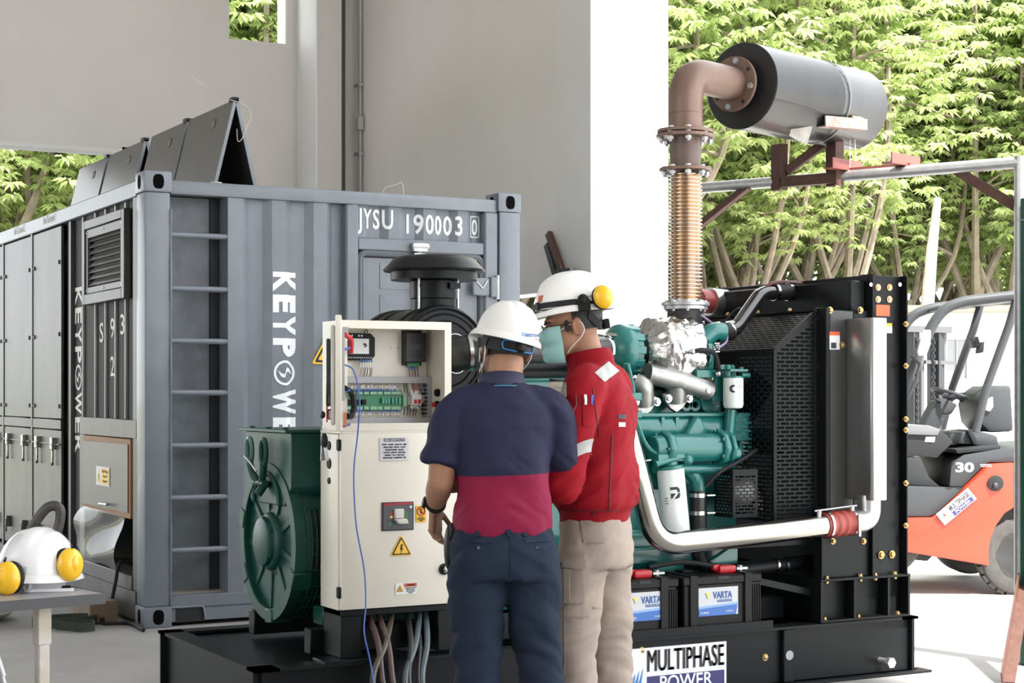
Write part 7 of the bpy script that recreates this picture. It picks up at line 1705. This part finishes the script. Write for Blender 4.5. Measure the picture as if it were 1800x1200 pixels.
# ---------------------------------------------------------------- white outbuilding and fence beyond the yard
def bld(px, py, d): return atd(px, py, d)
BD = thing('outbuilding', 'low white outbuilding with grey window and red roof edge behind forklift', 'building', Vector((18.0, 15.5, 0)))
TBd = lambda px, d: Matrix.Translation(Vector((atd(px, 690, d).x, atd(px, 690, d).y, 0))) @ Matrix.Rotation(R(-28.6), 4, 'Z')
T0 = TBd(1600, 22)
m_bw = M('white_render', (.72, .70, .67), .8)
part('wall', MB().box(0, .47, 0, .2, 0, 2.36, T0).box(.75, 2.2, 0, .2, 0, 2.36, T0).box(.47, .75, 0, .2, 0, 1.5, T0).box(.47, .75, 0, .2, 2.03, 2.36, T0).box(0, .2, .2, 4, 0, 2.36, T0).box(2.0, 2.2, .2, 4, 0, 2.36, T0), m_bw, BD)
wn = part('window', MB().box(.47, .485, .02, .1, 1.5, 2.03, T0).box(.735, .75, .02, .1, 1.5, 2.03, T0).box(.60, .615, .02, .1, 1.5, 2.03, T0).box(.47, .75, .02, .1, 1.5, 1.515, T0).box(.47, .75, .02, .1, 2.015, 2.03, T0), m_galv, BD)
for x0 in (.485, .615): part('pane', MB().box(x0, x0+.12, .05, .06, 1.515, 2.015, T0), M('window_grey', (.24, .25, .25), .12, coat=.4), wn)
part('roof', MB().box(-.3, 2.5, -.35, 4.3, 2.36, 2.44, T0), M('red_roof_edge', (.40, .20, .13), .7), BD)
FE = thing('yard_fence', 'white concrete post and wire fence along the forest edge', 'fence', (14, 19.8, 0))
FD = 23.5
for k in range(26):
    q = atd(560 + 56*k, 690, FD); 
    part('fence_post', MB().box(q.x-.05, q.x+.05, q.y-.05, q.y+.05, -.05, 2.35), M('concrete_post', (.55, .54, .52), .8), FE)
A, B = atd(560, 690, FD), atd(1960, 690, FD)
for z in (.4, .9, 1.4, 1.8, 2.05, 2.28): part('fence_wire', MB().tube([(A.x, A.y, z), (B.x, B.y, z)], .012, 5), m_galv, FE)
UPole = thing('bare_pole', 'pale slender bare trunk rising behind the forklift roof', 'pole', atd(1632, 690, 23) * 1)
q = atd(1632, 690, 23); UPole.location = (q.x, q.y, -.02); ORG[UPole.name] = Vector((q.x, q.y, -.02))
part('pole', MB().tube([(q.x, q.y, -.02), atd(1630, 540, 23), atd(1638, 440, 23.2), atd(1648, 350, 23.3)], [.11, .09, .075, .05], 10), M('pale_bark', (.48, .42, .36), .8, var=.3, vs=6), UPole)
part('cut_end', MB().ell(atd(1648, 350, 23.3), .05, .05, .03, 8, 6), M('pale_bark', (.48, .42, .36), .8, var=.3, vs=6), UPole)
# ---------------------------------------------------------------- rubber trees behind the yard
def leaf_mat(name, c1, c2, tr):
    m = bpy.data.materials.new(name); m.use_nodes = True; nt = m.node_tree; nt.nodes.clear()
    out = nt.nodes.new('ShaderNodeOutputMaterial'); mix = nt.nodes.new('ShaderNodeMixShader'); df = nt.nodes.new('ShaderNodeBsdfDiffuse'); tl = nt.nodes.new('ShaderNodeBsdfTranslucent')
    t = nt.nodes.new('ShaderNodeTexCoord'); n = nt.nodes.new('ShaderNodeTexNoise'); n.inputs['Scale'].default_value = 1.3; n.inputs['Detail'].default_value = 3
    rp = nt.nodes.new('ShaderNodeValToRGB'); rp.color_ramp.elements[0].color = (*c1, 1); rp.color_ramp.elements[1].color = (*c2, 1); rp.color_ramp.elements[0].position = .35; rp.color_ramp.elements[1].position = .65
    nt.links.new(t.outputs['Object'], n.inputs['Vector']); nt.links.new(n.outputs['Fac'], rp.inputs['Fac'])
    nt.links.new(rp.outputs['Color'], df.inputs['Color']); nt.links.new(rp.outputs['Color'], tl.inputs['Color'])
    mix.inputs[0].default_value = tr; nt.links.new(df.outputs[0], mix.inputs[1]); nt.links.new(tl.outputs[0], mix.inputs[2]); nt.links.new(mix.outputs[0], out.inputs['Surface'])
    return m
m_leaf = leaf_mat('rubber_leaf', (.36, .46, .17), (.56, .64, .32), .5)
m_bark = M('grey_bark', (.30, .25, .19), .85, var=.4, vs=5, bump=.3, bs=12)
def tree_mesh(seed):
    rn = random.Random(seed)
    H = rn.uniform(10.5, 13); fork = rn.uniform(2.6, 3.8); lean = rn.uniform(-.5, .5)
    trunk = MB().tube(catmull([(0, 0, -.1), (lean*.3, .05, fork*.5), (lean, 0, fork)], 4), lambda t: .16 - .05*t, 9)
    br = []; tips = []
    nb = rn.randint(4, 6)
    for k in range(nb):
        a = 2*PI*k/nb + rn.uniform(-.4, .4); sp = rn.uniform(.9, 2.4); h = rn.uniform(.55, 1.0)*(H-fork)
        p0 = Vector((lean, 0, fork - rn.uniform(0, .9))); p3 = Vector((lean + sp*math.cos(a), sp*math.sin(a), fork + h))
        p1 = p0.lerp(p3, .35) + Vector((.35*math.cos(a), .35*math.sin(a), -.25)); p2 = p0.lerp(p3, .7)
        pts = catmull([p0, p1, p2, p3], 4)
        br.append(MB().tube(pts, lambda t: .075*(1-.75*t), 7))
        for q in (4, 6, 7, 8, 9, 10, 11, 12):
            if q >= len(pts): continue
            for r in range(2):
                b = rn.uniform(0, 2*PI); ln = rn.uniform(.5, 1.5); e = pts[q] + Vector((ln*math.cos(b), ln*math.sin(b), rn.uniform(-.35, .55)))
                br[-1].tube([pts[q], pts[q].lerp(e, .5) + Vector((0, 0, .12)), e], [.028, .02, .010], 5)
                tips.append(e); tips.append(pts[q].lerp(e, .6) + Vector((0, 0, .1)))
    lv = MB(); vs = []; fs = []
    for tp_ in tips:
        for c in range(rn.randint(9, 12)):
            ctr = tp_ + Vector((rn.gauss(0, .42), rn.gauss(0, .42), rn.gauss(0, .30)))
            n = rn.randint(11, 15)
            for i in range(n):
                a = 2*PI*i/n + rn.uniform(-.2, .2); ln = rn.uniform(.11, .20); wd = ln*.42; dr = rn.uniform(-.75, .05)
                u = Vector((math.cos(a), math.sin(a), dr)).normalized(); s = Vector((-math.sin(a), math.cos(a), rn.uniform(-.3, .3))).normalized()
                b0 = ctr + u*.03; m0 = b0 + u*ln*.5; e0 = b0 + u*ln + Vector((0, 0, -.03))
                o = len(vs); vs += [b0, m0 + s*wd*.5 + Vector((0, 0, .012)), e0, m0 - s*wd*.5 + Vector((0, 0, .012))]; fs += [(o, o+1, o+2), (o, o+2, o+3)]
    lv.v = [tuple(v) for v in vs]; lv.f = fs
    return trunk, br, lv
TREES = []
TGRP = 'rubber trees of the plantation behind the yard'
def plant(var, loc, rz, sc, first=None):
    if first is None:
        tr, brs, lv = tree_mesh(40 + var)
        t = thing('rubber_tree', 'slender rubber tree with feathery light green leaves in the plantation beyond the fence', 'tree', loc, TGRP, rz)
        part('trunk', tr, m_bark, t, local=True)
        for b in brs: part('branch', b, m_bark, t, local=True, recalc=False)
        part('crown', lv, m_leaf, t, ang=0, recalc=False, local=True, kind='stuff')
    else:
        t = copy_tree(first)
        t.location = loc; t.rotation_euler = (0, 0, rz); ORG[t.name] = Vector(loc)
    t.scale = (sc, sc, sc)
    return t
rn = random.Random(12)
spots = []
for row, d in enumerate((25.2, 28.5, 32.5, 37.5, 44)):
    step = 2600/d; px = -140 + rn.uniform(0, step*.5)
    while px < 2000:
        if 600 < px < 850: px += step; continue
        dd = d + rn.uniform(-1.0, 1.0); q = atd(px + rn.uniform(-18, 18), 690, dd)
        if q.y > 21.3 and not (q.x > 16.5 and q.y < 22.2 and q.x < 21): spots.append((q.x, q.y, dd, row, px))
        px += step*rn.uniform(.8, 1.25)
protos = []; names = ['first', 'second', 'third', 'fourth', 'fifth', 'sixth', 'seventh', 'eighth', 'ninth', 'tenth', 'eleventh', 'twelfth']
cnt = {}
for i, (x, y, d, row, px) in enumerate(spots):
    v = i % 6; sc = rn.uniform(.85, 1.15)
    f_ = protos[v] if v < len(protos) else None
    t = plant(v, (x, y, -.03), rn.uniform(0, 2*PI), sc, f_)
    if f_ is None: protos.append(t)
    side = 'left of' if px < 700 else 'right of'
    k = cnt.get((row, side), 0); cnt[(row, side)] = k+1
    if row < 2: t['label'] = '%s row rubber tree, %s from the picture edge %s the white column' % ('front' if row == 0 else 'second', names[min(k, 11)], side) if px < 700 else '%s row rubber tree, %s one right of the white column' % ('front' if row == 0 else 'second', names[min(k, 11)])
    else: t['label'] = 'slender rubber tree deep in the plantation behind the two front rows'
# low undergrowth at the forest edge
ug = MB(); vs = []; fs = []; rn = random.Random(5)
for k in range(2600):
    px = rn.uniform(-100, 2000); d = rn.uniform(26, 48); c = atd(px, 690, d); c.z = rn.uniform(0, 1.9)*rn.random()
    if c.y < 21.6: continue
    for i in range(8):
        a = rn.uniform(0, 2*PI); ln = rn.uniform(.25, .5); u = Vector((math.cos(a), math.sin(a), rn.uniform(-.2, .7))).normalized(); s = Vector((-math.sin(a), math.cos(a), 0))*ln*.16
        o = len(vs); vs += [c, c + u*ln*.5 + s, c + u*ln, c + u*ln*.5 - s]; fs += [(o, o+1, o+2), (o, o+2, o+3)]
ug.v = [tuple(v) for v in vs]; ug.f = fs
o = part('undergrowth', ug, leaf_mat('undergrowth_leaf', (.09, .15, .04), (.22, .28, .09), .35), None, ang=0, recalc=False, label='low dark green undergrowth between the rubber trees', cat='undergrowth', kind='stuff')
